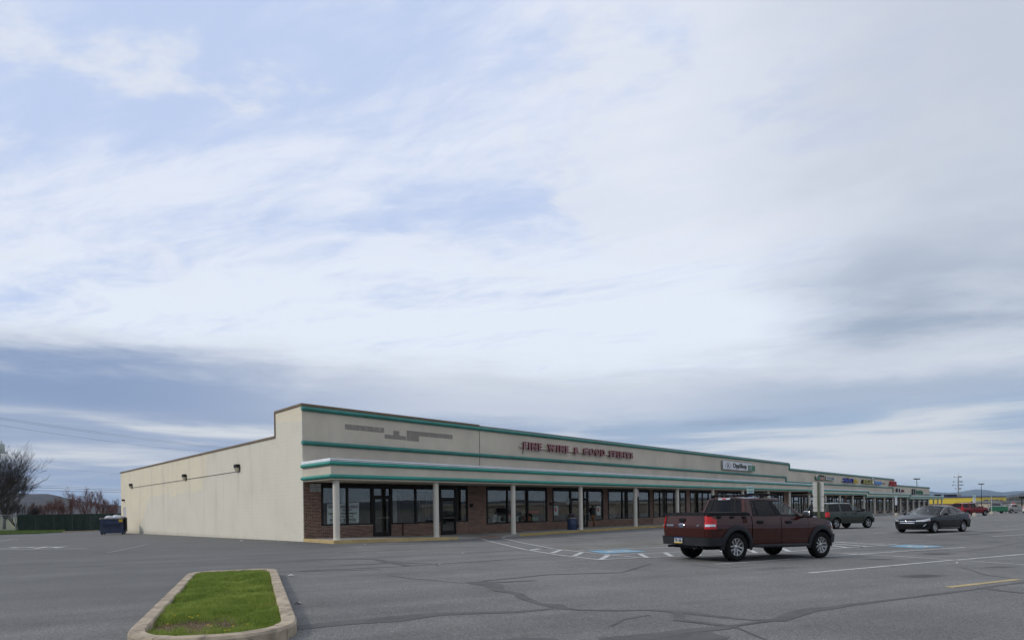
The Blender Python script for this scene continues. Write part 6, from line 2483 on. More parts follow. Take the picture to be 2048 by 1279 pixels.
def parking_sign(px, py, label, Y=None, face=None, back=False, top=2.25, w_=0.30, h=0.46, base=True, second=True, heading=None, name='parking_sign', post=UPOST, scale=1.0):
    p = at(px, py) if Y is None else far(px, py, Y)
    z = G(p.x, p.y)
    th = thing(name, label, 'sign', (p.x, p.y, z), heading if heading is not None else 0.0, 'parking signs in the lot')
    m_ = MB()
    m_.box(-0.035, 0.035, 0.0, 0.012, 0.0, top + 0.02)
    m_.box(-0.035, -0.023, 0.012, 0.045, 0.0, top + 0.02)
    m_.box(0.023, 0.035, 0.012, 0.045, 0.0, top + 0.02)
    m_.build('post', post, th)
    pl = MB().box(-w_ / 2, w_ / 2, -0.006, -0.002, top - h, top).build('plate', SIGNW if not back else SBACK, th)
    f = -0.008
    if not back:
        for i, (tx, sz) in enumerate([('RESERVED', 0.075), ('PARKING', 0.075)]):
            vs, fs = text_mesh(tx, sz, 0.003, 0.002, align='CENTER')
            bb = bbox(vs)
            k = w_ * 0.82 / (bb[0][1] - bb[0][0])
            MB().add([(a * k, b + f, c_ + top - 0.11 - 0.105 * i) for a, b, c_ in vs], fs).build('lettering', SIGNG, pl)
        sq = MB().box(-0.075, 0.075, f - 0.003, f + 0.002, top - 0.40, top - 0.25).build('blue_square', SIGNB, pl)
        m_ = MB()
        wheelchair(m_, -0.01, f - 0.005, top - 0.33, 0.19)
        m_.build('wheelchair', WHITES, sq)
    if second:
        p2 = MB().box(-w_ / 2, w_ / 2, -0.006, -0.002, top - h - 0.01 - second, top - h - 0.01).build('lower_plate', SBACK if back else WHITES, th)
    if base:
        m_ = MB()
        m_.lathe([(0.0, 0), (0.26, 0.0), (0.25, 0.28), (0.17, 0.42), (0.0, 0.44)], 14)
        m_.build('concrete_base', STONE, th, auto=40)
    return th


parking_sign(1501, 1006, 'reserved parking sign rising behind the roof rails of the dark red pickup', Y=20.5, top=2.25 + 0.05, second=0.3, base=False, heading=0.30)
# twin plates seen from behind
p = far(1637, 1006, 19.5)
z = G(p.x, p.y)
th = thing('twin_plate_sign', 'tall blank backs of stacked sign plates on a green post behind the pickup nose', 'sign', (p.x, p.y, z), radians(-26), 'parking signs in the lot')
m_ = MB()
m_.box(-0.035, 0.035, -0.045, -0.033, 0.0, 2.36)
m_.box(-0.035, -0.023, -0.033, -0.004, 0.0, 2.36)
m_.box(0.023, 0.035, -0.033, -0.004, 0.0, 2.36)
m_.build('post', UPOST, th)
def plate(z0, z1, w_):
    r = 0.03
    pts = []
    for cx_, cz_, a0 in ((w_ / 2 - r, z0 + r, -pi / 2), (w_ / 2 - r, z1 - r, 0), (-w_ / 2 + r, z1 - r, pi / 2), (-w_ / 2 + r, z0 + r, pi)):
        for k in range(5):
            a = a0 + pi / 2 * k / 4
            pts.append((cx_ + r * cos(a), cz_ + r * sin(a)))
    n = len(pts)
    return MB().add([(x, 0.0, zz) for x, zz in pts] + [(x, 0.004, zz) for x, zz in pts], [tuple(reversed(range(n))), tuple(range(n, 2 * n))] + [(i, (i + 1) % n, n + (i + 1) % n, n + i) for i in range(n)])
for z0, z1 in ((1.87, 2.36), (1.50, 1.86), (1.36, 1.49)):
    plate(z0, z1, 0.335).build('plate', SBACK, th)
parking_sign(1792.5, 1031, 'slim white parking sign on a concrete footing in front of the distant columns', top=3.0, w_=0.34, h=0.55, second=0.85, name='parking_sign', post=BLACKP)
parking_sign(1949, 1031.5, 'slim white parking sign on a concrete footing beside the bright red vehicle', top=2.75, w_=0.36, h=0.5, second=0.55, post=BLACKP)
parking_sign(1983.5, 1028, 'thin parking sign on a concrete footing between red vehicle and cart corral', top=2.7, w_=0.08, h=0.5, second=0.4, back=True, post=SBACK)

# stop sign
p = far(2027, 1008, 100)
z = G(p.x, p.y)
th = thing('stop_sign', 'red octagonal stop sign beyond the silver saloon', 'sign', (p.x, p.y, z), radians(-30))
zc = p.z - z
MB().tube((0, 0.04, 0), (0, 0.04, zc + 0.3), 0.035).build('post', GREYM, th)
def octo(r, y0, y1):
    pts = [(r * cos(pi / 8 + k * pi / 4), r * sin(pi / 8 + k * pi / 4) + zc) for k in range(8)]
    return MB().add([(x, y0, zz) for x, zz in pts] + [(x, y1, zz) for x, zz in pts], [tuple(range(8)), tuple(reversed(range(8, 16)))] + [(i, (i + 1) % 8, 8 + (i + 1) % 8, 8 + i) for i in range(8)])
pl = octo(0.36, 0.0, 0.01).build('plate', WHITES, th)
octo(0.33, -0.006, 0.0).build('red_field', REDS, pl)
vs, fs = text_mesh('STOP', 0.28, 0.004, 0.006, 0.85, align='CENTER')
MB().add(shift(vs, 0, -0.01, zc - 0.095), fs).build('lettering', WHITES, pl)

# cart corral
p = at(1998, 1027)
th = thing('cart_corral', 'green panelled cart corral with tubular legs in front of the grey vehicle', 'corral', (p.x, p.y, G(p.x, p.y)), radians(-28))
CORG = pm('corral_green', (0.015, 0.12, 0.06), 0.5, var=0.12)
MB().box(-1.05, 1.05, -0.02, 0.02, 0.42, 1.12).build('panel', CORG, th)
m_ = MB()
for x in (-1.0, 0.0, 1.0):
    m_.tube((x, 0.05, 0), (x, 0.05, 1.15), 0.025)
    m_.tube((x, 1.6, 0), (x, 1.6, 1.15), 0.025)
m_.tube((-1.0, 0.05, 1.15), (-1.0, 1.6, 1.15), 0.025)
m_.tube((1.0, 0.05, 1.15), (1.0, 1.6, 1.15), 0.025)
m_.tube((-1.0, 0.05, 0.5), (-1.0, 1.6, 0.5), 0.025)
m_.build('tube_frame', SBACK, th)

# ------------------------------------------------------------------ lot lights, mast, background buildings
def lamp_post(px, py, Y, label, head=1.4, single=False):
    p = far(px, py, Y)
    z = G(p.x, p.y) - 0.5
    th = thing('lot_light', label, 'street lamp', (p.x, p.y, z), 0, 'tall lights over the lot')
    H = p.z - z
    MB().tube((0, 0, 0), (0, 0, H), 0.12, 0.08).build('pole', BLACKP, th)
    for sg in ((-1, 1) if not single else (1,)):
        MB().box(sg * 0.15, sg * head, -0.35, 0.35, H - 0.1, H + 0.25).build('lamp_head', BLACKP, th)


lamp_post(1833.5, 957.5, 190, 'twin-headed lot light rising behind the last shops', 0.85)
lamp_post(1962.5, 967.5, 230, 'twin-headed lot light in front of the blue mountain', 0.95)
lamp_post(2043.5, 994.5, 120, 'short dark light pole by the picture edge beside the tan building', 0.28)
p = B(158.5, -2.2, 2.71)
th = thing('roof_vent', 'small dark vent box on the roof of the last canopy', 'vent', p, A45)
MB().box(-0.7, 0.7, -0.5, 0.5, -0.1, 0.25).build('base', GREYP, th)
MB().box(-0.9, 0.9, -0.7, 0.7, 0.25, 0.45).build('hood', BLACKP, th)

MASTM = pm('mast_steel', (0.26, 0.27, 0.27), 0.6, metal=0.3, var=0.15)
p = far(1917, 992, 380)
p0 = far(1917, 945, 380)
th = thing('antenna_mast', 'grey antenna mast with three tiers of arms above the yellow building', 'mast', (p.x, p.y, -1.5))
H = p0.z + 1.5
MB().tube((0, 0, 0), (0, 0, H - 2.2), 0.42, 0.30, n=10).build('pole', MASTM, th)
MB().tube((0, 0, H - 2.2), (0, 0, H), 0.08, n=6).build('whip', MASTM, th)
for zz, r in ((H - 2.6, 2.2), (H - 5.8, 2.6), (H - 8.0, 2.9), (H - 10.4, 1.6)):
    m_ = MB()
    for k in range(3):
        a = 0.2 + k * 2 * pi / 3
        m_.tube((0, 0, zz), (r * cos(a), r * sin(a), zz), 0.09, n=6)
        for e in (-0.5, 0.0, 0.5):
            m_.box(r * cos(a + e * 0.4) - 0.11, r * cos(a + e * 0.4) + 0.11, r * sin(a + e * 0.4) - 0.16, r * sin(a + e * 0.4) + 0.16, zz - 0.35, zz + 0.4)
    m_.build('antenna_tier', MASTM, th)

YEL = pm('yellow_wall', (0.88, 0.66, 0.06), 0.6, var=0.06, vscale=0.1)
BLUEB = pm('blue_parapet', (0.03, 0.055, 0.20), 0.6)
REDB = pm('far_brick', (0.20, 0.10, 0.08), 0.9)
kc = far(1951, 991.5, 300)
th = thing('yellow_warehouse', 'long yellow store with blue roof edge behind the lot', 'building', (kc.x, kc.y, -1.9))
ztop = kc.z + 1.9
lf = Vector((-0.995, 0.10))
rt = Vector((0.86, 0.51))


def wall_strip(a, b, z0, z1, mat, name, off=0.0):
    d_ = (b - a).normalized()
    nrm = Vector((d_.y, -d_.x))
    m_ = MB()
    q = [a + nrm * off, b + nrm * off, b - nrm * (0.4), a - nrm * 0.4]
    m_.prism([(v.x, v.y) for v in q], z0, z1)
    return m_.build(name, mat, th)


O2 = Vector((0, 0))
Lp = O2 + lf * 55
Rp = O2 + rt * 38
wall_strip(Lp, O2, 1.9, ztop - 0.6, YEL, 'wall')
wall_strip(O2, Rp, 1.9, ztop - 0.6, YEL, 'wall')
wall_strip(Lp, O2, ztop - 0.6, ztop, BLUEB, 'roof_edge', 0.1)
wall_strip(O2, Rp, ztop - 0.6, ztop, BLUEB, 'roof_edge', 0.1)
wall_strip(Lp, O2, -0.5, 1.9, REDB, 'base_wall', -0.05)
wall_strip(O2, Rp, -0.5, 1.9, REDB, 'base_wall', -0.05)
m_ = MB()
q = [Lp, O2, Rp, Rp + Vector((-18, 40)), Lp + Vector((0, 40))]
m_.prism([(v.x, v.y) for v in q], ztop - 1.2, ztop - 1.0)
m_.build('roof', ROOFM, th)
for tx, a0, a1, mt in [('HOME', 9.5, 15.4, BLUES), ('APPLE', 16.8, 23.0, BLUES), ('BASE', 24.0, 28.2, BLUES), ('.COM', 29.0, 33.0, REDS)]:
    vs, fs = text_mesh(tx, 1.5, 0.06, 0.03)
    bb = bbox(vs)
    nrm = Vector((rt.y, -rt.x))
    vv = []
    for a, b, c_ in vs:
        t_ = a0 + (a - bb[0][0]) * (a1 - a0) / (bb[0][1] - bb[0][0])
        q = O2 + rt * t_ + nrm * (0.1 - b)
        vv.append((q.x, q.y, c_ + ztop - 2.9))
    MB().add(vv, fs).build('lettering', mt, th)
# plant boxes on its roof either side of the mast
for a, b, mt in ((-15.5, -10.4, GREYP), (-10.0, -7.6, MASTM)):
    q = far(1917, 990, 330)
    m_ = MB()
    m_.box(a + 12 + q.x - kc.x - 2.8, b + 12 + q.x - kc.x - 2.8, q.y - kc.y, q.y - kc.y + 3, ztop - 1.0, ztop + 1.5)
    m_.build('rooftop_unit', mt, th)

TAN = pm('tan_wall', (0.47, 0.40, 0.31), 0.8, var=0.06)
p = far(2058, 1004, 230)
th = thing('tan_building', 'low tan building with grey roof at the far right', 'building', (p.x, p.y, -1.8), radians(-12))
MB().box(-9.6, 30, 0, 20, 0, p.z + 1.8).build('wall', TAN, th)
MB().box(-10.2, 30.6, -0.6, 20.6, p.z + 1.8, p.z + 2.6).build('roof', pm('grey_roof', (0.17, 0.18, 0.19), 0.8), th)

# ------------------------------------------------------------------ left background: dumpster, fence, trees, poles
DUMPB = pm('dumpster_blue', (0.028, 0.045, 0.095), 0.6, var=0.25, vscale=2.0, dirt=((0.09, 0.06, 0.045), 2.5, 0.7))
DUMPE = pm('dumpster_worn', (0.20, 0.20, 0.20), 0.7, var=0.4, vscale=3.0, dirt=((0.14, 0.07, 0.04), 3.0, 0.8))
p = at(219, 1068.4)
th = thing('dumpster', 'rust-stained blue dumpster with black lid by the end of the block wall', 'dumpster', (p.x, p.y + 0.5, G(p.x, p.y)), radians(24))
hl, hw_, hh = 0.86, 0.62, 1.42
m_ = MB()
m_.add([(-hl, -hw_ * 0.85, 0.12), (hl, -hw_ * 0.85, 0.12), (hl, hw_, 0.12), (-hl, hw_, 0.12), (-hl, -hw_, hh), (hl, -hw_, hh), (hl, hw_, hh + 0.1), (-hl, hw_, hh + 0.1)],
       [(0, 3, 2, 1), (0, 1, 5, 4), (1, 2, 6, 5), (2, 3, 7, 6), (3, 0, 4, 7)])
m_.box(-hl + 0.03, hl - 0.03, -hw_ + 0.06, hw_ - 0.03, hh - 0.25, hh - 0.22)
m_.build('bin', DUMPB, th)
m_ = MB()
m_.box(-hl - 0.05, hl + 0.05, -hw_ - 0.05, -hw_ + 0.03, hh - 0.06, hh + 0.02)
m_.box(-hl - 0.05, -hl + 0.02, -hw_ + 0.03, hw_, hh - 0.02, hh + 0.08)
m_.box(hl - 0.02, hl + 0.05, -hw_ + 0.03, hw_, hh - 0.02, hh + 0.08)
m_.build('rim', DUMPE, th)
m_ = MB()
m_.box(-hl - 0.018, -hl - 0.004, -hw_ * 0.8, hw_ * 0.9, 0.2, hh - 0.12)
m_.build('end_plate', DUMPE, th)
m_ = MB()
m_.box(-0.6, 0.6, -hw_ - 0.10, -hw_ + 0.02, 0.82, 0.95)
m_.build('lift_pocket', pm('dumpster_dark', (0.012, 0.02, 0.05), 0.6), th)
m_ = MB()
for x in (-0.75, 0.75):
    for y in (-0.42, 0.5):
        m_.lathe([(0, -0.03), (0.07, -0.03), (0.07, 0.03), (0, 0.03)], 12, 'y', (x, y, 0.07))
m_.build('caster', BLACKP, th)
m_ = MB()
m_.path([(hl + 0.0, -0.5, hh + 0.04), (hl + 0.08, -0.45, hh + 0.02), (hl + 0.11, -0.4, hh - 0.2), (hl + 0.11, -0.35, hh - 1.0)], 0.07, 8)
m_.box(hl + 0.03, hl + 0.10, -0.55, 0.5, 0.25, hh + 0.02)
m_.build('folded_lid', BLACKP, th)
MB().box(0.52, 0.80, -hw_ - 0.02, -hw_ + 0.012, 1.10, 1.34).build('warning_label', pm('label_yellow', (0.6, 0.4, 0.03), 0.6), th)
BAGW = pm('bag_plastic', (0.55, 0.56, 0.62), 0.45, var=0.1, bump=0.8, bscale=6)
for i, (x, r, lab) in enumerate([(-0.30, 0.36, 'flatter white trash bag lying in the open dumpster'), (0.28, 0.46, 'fuller white trash bag bulging from the open dumpster')]):
    q = Matrix.Rotation(radians(24), 3, 'Z') @ Vector((x, 0.0, hh + 0.02))
    o = MB()
    rows = []
    for a in range(10):
        rr = []
        for b in range(15):
            al = -pi / 2 + pi * a / 9
            be = 2 * pi * b / 14
            k = 1 + 0.16 * sin(3 * be + a) + 0.1 * cos(5 * be - a * 0.7)
            rr.append((r * k * cos(al) * cos(be), r * 0.9 * k * cos(al) * sin(be), r * 0.62 * sin(al) * (1 + 0.1 * sin(4 * be))))
        rows.append(rr)
    o.grid(rows)
    o = o.build('trash_bag', BAGW, smooth=True)
    o.location = (p.x + q.x, p.y + 0.5 + q.y, G(p.x, p.y) + q.z)
    tag(o, lab, 'trash bag', 'bags in the dumpster')

# grass verge, kerb and fences
FA = at(36, 1061.8)
FB = at(215, 1060.3)
fd = (FB.xy - FA.xy).normalized()
fn = Vector((-fd.y, fd.x))
GV = grass_mat('verge_grass', (0.05, 0.085, 0.018, 1), (0.095, 0.15, 0.03, 1), (0.15, 0.19, 0.05, 1))
poly = [at(-60, 1070), at(30, 1067.6), at(74, 1066.6), at(128, 1063.6), FA + Vector((fd.x * 6.5, fd.y * 6.5, 0))]
poly += [FA - Vector((fd.x * 12, fd.y * 12, 0))]
m_ = MB()
m_.add([(v.x, v.y, G(v.x, v.y) + 0.10) for v in poly] + [(v.x, v.y, G(v.x, v.y) - 0.05) for v in poly], [tuple(range(6))] + [(i, 6 + i, 6 + (i + 1) % 6, (i + 1) % 6) for i in range(6)])
vg = tag(m_.build('grass_verge', GV), kind='structure')
mb = MB()
pv = [v.xy for v in poly]
gx = [v.x for v in pv]
gy = [v.y for v in pv]
for _ in range(14000):
    q = Vector((random.uniform(min(gx), max(gx)), random.uniform(min(gy), max(gy))))
    if inside(pv, q):
        blade(mb, q.x, q.y, G(q.x, q.y) + 0.09, random.uniform(0.06, 0.16), 0.02)
tag(mb.raw('verge_grass_blades', GV), 'strip of short green grass along the foot of the screened fence', 'grass', kind='stuff')
m_ = MB()
rows = []
for k in range(13):
    q = at(lerp(127, 196, k / 12), lerp(1064.2, 1061.6, k / 12))
    rows.append([(q.x, q.y - 0.12, G(q.x, q.y) - 0.05), (q.x, q.y - 0.12, G(q.x, q.y) + 0.14), (q.x, q.y + 0.12, G(q.x, q.y) + 0.14), (q.x, q.y + 0.12, G(q.x, q.y) - 0.05)])
m_.grid(rows)
tag(m_.build('verge_kerb', CONC), kind='structure')
# rough ground behind the fence
m_ = MB()
q = [FA.xy - fd * 60 + fn * 0.5, FB.xy + fd * 6 + fn * 0.5, FB.xy + fd * 10 + fn * 70, FA.xy - fd * 70 + fn * 70]
m_.add([(v.x, v.y, G(v.x, v.y) + 0.05) for v in q], [(0, 1, 2, 3)])
tag(m_.build('rough_ground', EARTH), kind='structure')

SCREEN = pm('green_screen', (0.007, 0.020, 0.013), 0.9, var=0.35, vscale=1.2)
GALV = pm('galvanised', (0.32, 0.33, 0.34), 0.5, metal=0.4, var=0.1)
zf = G(FA.x, FA.y)
th = thing('screened_fence', 'tall fence hung with dark green privacy screen behind the dumpster', 'fence', (FA.x, FA.y, zf), atan2(fd.y, fd.x))
n = 7
ln = (FB - FA).xy.length / n + 0.75
HF = 2.15
for k in range(n):
    m_ = MB()
    rows = []
    for i in range(13):
        x = k * ln + 0.004 + (ln - 0.008) * i / 12
        rows.append([(x, -0.05 + 0.02 * sin(i * 1.3 + k) * sin(pi * i / 12), -0.1 - 0.009 * x), (x, -0.05 + 0.035 * sin(i * 0.9 + 2 * k) * sin(pi * i / 12), HF * 0.5), (x, -0.05, HF - 0.02 * sin(pi * i / 12))])
    m_.grid(rows)
    m_.build('screen_panel', SCREEN, th)
for k in range(n + 1):
    MB().tube((k * ln, 0.06, -0.3), (k * ln, 0.06, HF), 0.03).build('post', GALV, th)
MB().tube((0, 0.06, HF - 0.05), (n * ln, 0.06, HF - 0.05), 0.022).build('top_rail', GALV, th)
p = FA.xy - fd * 0.3
th = thing('chain_link_fence', 'bare galvanised chain-link fence ending at a post beside the green screen', 'fence', (p.x, p.y, zf), atan2(fd.y, fd.x) + pi)
MB().tube((0, 0, -0.2), (0, 0, HF + 0.25), 0.07).build('post', GALV, th)
MB().tube((3.0, 0, -0.2), (3.0, 0, HF), 0.045).build('post', GALV, th)
MB().tube((0, 0, HF), (6, 0, HF), 0.03).build('top_rail', GALV, th)
m_ = MB()
k = -2.0
while k < 6.0:
    for sg in (1, -1):
        a0 = max(0.0, k) if sg > 0 else k + HF
        x0, z0, x1, z1 = (k, 0.0, k + HF, HF) if sg > 0 else (k + HF, 0.0, k, HF)
        if min(x0, x1) >= 0 and max(x0, x1) <= 6:
            m_.tube((x0, 0.005 * sg, z0), (x1, 0.005 * sg, z1), 0.006, n=3, cap=False)
    k += 0.08
m_.build('wire_mesh', GALV, th)


def branch(m_, p, d_, L, r, lvl, rng, up=0.1, spread=0.55, tips=None, nb=(2, 4), minr=0.008):
    segs = 3
    pts = [p.copy()]
    rr = [r]
    dd = d_.copy()
    for i in range(segs):
        dd = (dd + Vector((rng.uniform(-1, 1), rng.uniform(-1, 1), rng.uniform(-0.6, 1) + up)) * 0.13).normalized()
        pts.append(pts[-1] + dd * (L / segs))
        rr.append(max(minr, r * (1 - 0.45 * (i + 1) / segs)))
    m_.path(pts, rr, 6 if lvl > 3 else (4 if lvl > 1 else 3))
    if tips is not None and lvl <= 1:
        tips += pts[1:]
    if lvl <= 0:
        return
    n = rng.randint(*nb)
    for k in range(n):
        t = rng.uniform(0.35, 1.0) if k else 1.0
        f = t * segs
        i = min(int(f), segs - 1)
        q = pts[i].lerp(pts[i + 1], f - i)
        a = Vector((rng.uniform(-1, 1), rng.uniform(-1, 1), rng.uniform(-0.35, 0.8) + up))
        nd = (dd + a * spread * (0.6 if k == 0 else 1.35)).normalized()
        branch(m_, q, nd, L * rng.uniform(0.62, 0.86), max(minr, rr[i] * rng.uniform(0.5, 0.72)), lvl - 1, rng, up, spread, tips, nb, minr)


BARK = pm('bark', (0.055, 0.045, 0.038), 0.95, var=0.3, vscale=3)
BARKR = pm('bark_red', (0.085, 0.040, 0.036), 0.9, var=0.3, vscale=3)
BUD = pm('red_buds', (0.15, 0.070, 0.058), 0.8, var=0.3, vscale=2)


def bare_tree(name, label, px, Y, H, seed, trunk_h=0.25, lvl=5, spread=0.55, lean=(0, 0), up=0.1, nb=(3, 4), bark=BARK, minr=0.012, lim=6, group=None, first=0.34):
    rng = random.Random(seed)
    k, _ = ray(px, 1025)
    x, y = k * Y, Y
    z = G(x, y)
    th = thing(name, label, 'tree', (x, y, z), group=group)
    m_ = MB()
    r0 = H * 0.022
    th_ = H * trunk_h
    m_.path([(0, 0, -0.2), (lean[0] * 0.1, 0, th_ * 0.5), (lean[0] * 0.3, lean[1] * 0.3, th_)], [r0 * 1.3, r0, r0 * 0.9], 10)
    m_.build('trunk', bark, th, smooth=True)
    m_ = MB()
    for j in range(lim):
        a = 2 * pi * j / lim + rng.uniform(-0.3, 0.3)
        e = rng.uniform(0.55, 1.25)
        d_ = Vector((cos(a) * cos(e) + lean[0] * 0.3, sin(a) * cos(e) + lean[1] * 0.3, sin(e))).normalized()
        branch(m_, Vector((lean[0] * 0.3, lean[1] * 0.3, th_ * rng.uniform(0.75, 1.0))), d_, H * first, r0 * 0.6, lvl, rng, up, spread, None, nb, minr)
    m_.raw('crown', bark, th)
    return th


bare_tree('bare_tree', 'wide leafless tree at the left edge behind the fence', -34, 74, 8.8, 5, 0.16, 5, 0.62, (0.6, -0.1), 0.03, (3, 4), lim=10, minr=0.008, first=0.37)
bare_tree('bare_tree', 'leafless tree behind the wide one, its crown lower and browner', 8, 92, 8.2, 14, 0.2, 5, 0.6, (0.3, 0), 0.02, (3, 4), lim=8, minr=0.010, first=0.32)
bare_tree('bare_shrub_tree', 'low leafless tree whose twigs fill the gap above the green screen', 32, 80, 4.6, 9, 0.12, 4, 0.6, (0, 0), 0.05, (3, 4), lim=7, minr=0.012, group='leafless trees behind the fence')


def red_tree(px, ytop, Y, seed, label):
    rng = random.Random(seed)
    k, m = ray(px, ytop)
    x, y = k * Y, Y
    z = G(x, y)
    H = CAMZ + m * Y - z
    th = thing('budding_tree', label, 'tree', (x, y, z), group='red budding trees behind the fence')
    m_ = MB()
    m_.path([(0, 0, -0.2), (0.05, 0, H * 0.2), (0.02, 0.05, H * 0.42)], [0.10, 0.08, 0.06], 8)
    m_.build('trunk', BARKR, th, smooth=True)
    m_ = MB()
    tips = []
    for j in range(8):
        a = 2 * pi * j / 8 + rng.uniform(-0.4, 0.4)
        e = rng.uniform(0.6, 1.35)
        branch(m_, Vector((0, 0, H * rng.uniform(0.12, 0.42))), Vector((cos(a) * cos(e), sin(a) * cos(e), sin(e))), H * 0.25, 0.04, 3, rng, 0.35, 0.42, tips, (2, 4), 0.010)
    tips = [t_ for t_ in tips if t_.z < H * 1.02]
    for t_ in tips:
        for _ in range(2):
            q = t_ + Vector((rng.gauss(0, 0.10), rng.gauss(0, 0.10), rng.gauss(0, 0.12)))
            s_ = rng.uniform(0.02, 0.045)
            a = Vector((rng.uniform(-1, 1), rng.uniform(-1, 1), rng.uniform(-1, 1))).normalized() * s_
            b = a.orthogonal().normalized() * s_
            m_.add([q - a, q + b, q + a, q - b], [(0, 1, 2, 3)])
    m_.raw('crown', [BUD][0], th)


RT = [(78, 1006, 86, 'low rusty budding tree beside the bare tree'), (100, 1000, 82, 'red budding tree, leftmost of the taller ones over the fence'), (122, 995, 84, 'red budding tree with an even round top'),
      (138, 985, 80, 'red budding tree with two thin leading shoots'), (168, 970, 78, 'tallest red budding tree with a spire-like leader'), (192, 985, 82, 'red budding tree just past the tallest one'),
      (210, 1000, 80, 'low red budding tree above the dumpster bags'), (228, 998, 84, 'red budding tree nearest the block wall')]
for i, (px, yt, Y, lab) in enumerate(RT):
    red_tree(px, yt, Y, 20 + i, lab)

# utility pole at the very edge, wires
p = far(-6, 1020, 58)
z = G(p.x, p.y)
WOODP = pm('pole_wood', (0.10, 0.08, 0.06), 0.9, var=0.2)
POLEG = pm('transformer_grey', (0.36, 0.40, 0.38), 0.5, var=0.1)
th = thing('utility_pole', 'utility pole with grey transformers peeping in at the left edge', 'utility pole', (p.x, p.y, z))
zz = far(0, 896, 58).z - z
MB().tube((0, 0, 0), (0, 0, zz + 2.2), 0.16, 0.12, n=10).build('pole', WOODP, th)
for x in (-0.55, 0.0, 0.55):
    m_ = MB()
    m_.lathe([(0, -0.42), (0.24, -0.42), (0.26, -0.38), (0.26, 0.34), (0.2, 0.42), (0, 0.44)], 14, 'z', (x + 0.3, -0.35, zz))
    m_.build('transformer', POLEG, th, auto=40)
    m_ = MB()
    m_.lathe([(0.03, 0), (0.06, 0.05), (0.03, 0.1), (0.06, 0.15), (0.03, 0.2), (0.05, 0.25), (0, 0.3)], 8, 'z', (x + 0.3, -0.35, zz + 0.43))
    m_.build('insulator', POLEG, th)
MB().box(-0.6, 1.25, -0.55, -0.1, zz - 0.52, zz - 0.43).build('platform', POLEG, th)
MB().box(-1.2, 0.2, -0.06, 0.06, zz + 1.5, zz + 1.62).build('crossarm', WOODP, th)

WIRE = pm('cable', (0.05, 0.05, 0.055), 0.7)


def wire(a, b, sag, r, label, group):
    pts = []
    for k in range(25):
        t = k / 24
        q = a.lerp(b, t)
        q.z -= sag * 4 * t * (1 - t)
        pts.append(q)
    o = MB().path(pts, r, 4).build('overhead_wire', WIRE)
    tag(o, label, 'wire', group)


gw = 'overhead wires on the left'
wire(far(-60, 826, 60), far(560, 905, 130), 0.4, 0.013, 'topmost overhead wire sloping down behind the block wall', gw)
wire(far(-60, 829, 60.5), far(560, 908, 131), 0.4, 0.013, 'second overhead wire sloping down behind the block wall', gw)
wire(far(-60, 840, 61), far(560, 908, 132), 1.0, 0.013, 'third overhead wire sloping down behind the block wall', gw)
wire(far(-60, 919, 90), far(420, 954, 120), 0.5, 0.011, 'single thin overhead wire midway down the sky', gw)
wire(far(-60, 966, 85), far(420, 983, 110), 0.0, 0.013, 'upper of the low overhead wires crossing the red trees', gw)
wire(far(-60, 970, 85.5), far(420, 985.5, 110), 0.0, 0.03, 'middle of the low overhead wires crossing the red trees', gw)
wire(far(-60, 977, 86), far(420, 988, 110), 0.0, 0.03, 'lowest of the overhead wires crossing the red trees', gw)
wire(far(1700, 1002, 520), far(2200, 935, 420), 3.5, 0.022, 'faint overhead wire rising over the blue mountain', 'overhead wires on the right')
wire(far(1850, 988, 400), far(2200, 986, 400), 1.0, 0.022, 'faint level overhead wire above the yellow store', 'overhead wires on the right')
# the poles that carry them, beyond the wall and out to the side
for px, Y, lab in [(560, 130.5, 'wooden utility pole standing behind the block building'), (420, 110, 'shorter wooden utility pole behind the block building')]:
    q = far(px, 1020, Y)
    th = thing('utility_pole', lab, 'utility pole', (q.x, q.y, -1.6), group='poles behind the building')
    top = far(px, 903 if Y > 120 else 952, Y).z + 1.6
    MB().tube((0, 0, 0), (0, 0, top), 0.17, 0.12, n=10).build('pole', WOODP, th)
    MB().box(-1.0, 1.0, -0.06, 0.06, top - 0.5, top - 0.38).build('crossarm', WOODP, th)

# ------------------------------------------------------------------ hills
WOODS = pm('wooded_hill', (0.036, 0.031, 0.030), 1.0, var=0.5, vscale=0.03, bump=1.0, bscale=0.2)
MOUNT = pm('far_mountain', (0.05, 0.06, 0.06), 1.0, var=0.2, vscale=0.004)


def ridge(name, crest, depth, mat, rough=2.0, step=25.0, base=-4.0, seed=0.0):
    """crest: world points; the ridge falls away on both sides of it"""
    dense = []
    for a, b in zip(crest, crest[1:]):
        n = max(1, int((b - a).length / step))
        for k in range(n):
            dense.append(a.lerp(b, k / n))
    dense.append(crest[-1])
    rows = []
    for i, q in enumerate(dense):
        d_ = Vector((q.x, q.y)).normalized()
        r = []
        for f, h in ((-1, 0.0), (-0.7, 0.28), (-0.4, 0.66), (-0.18, 0.88), (0, 1.0), (0.3, 0.85), (0.7, 0.35), (1, 0)):
            x, y = q.x + d_.x * depth * f, q.y + d_.y * depth * f
            hh = base + (q.z - base) * h
            if 0 < h:
                hh += rough * noise2(x, y, 0.02, seed) + rough * 0.7 * noise2(x, y, 0.07, seed + 5)
                if f < 0:
                    hh += (q.z - base) * 0.10 * noise2(x, y, 0.004, seed + 9)
            r.append((x, y, hh))
        rows.append(r)
    o = MB().grid(rows).build(name, mat, smooth=False)
    tag(o, kind='structure')
    return o


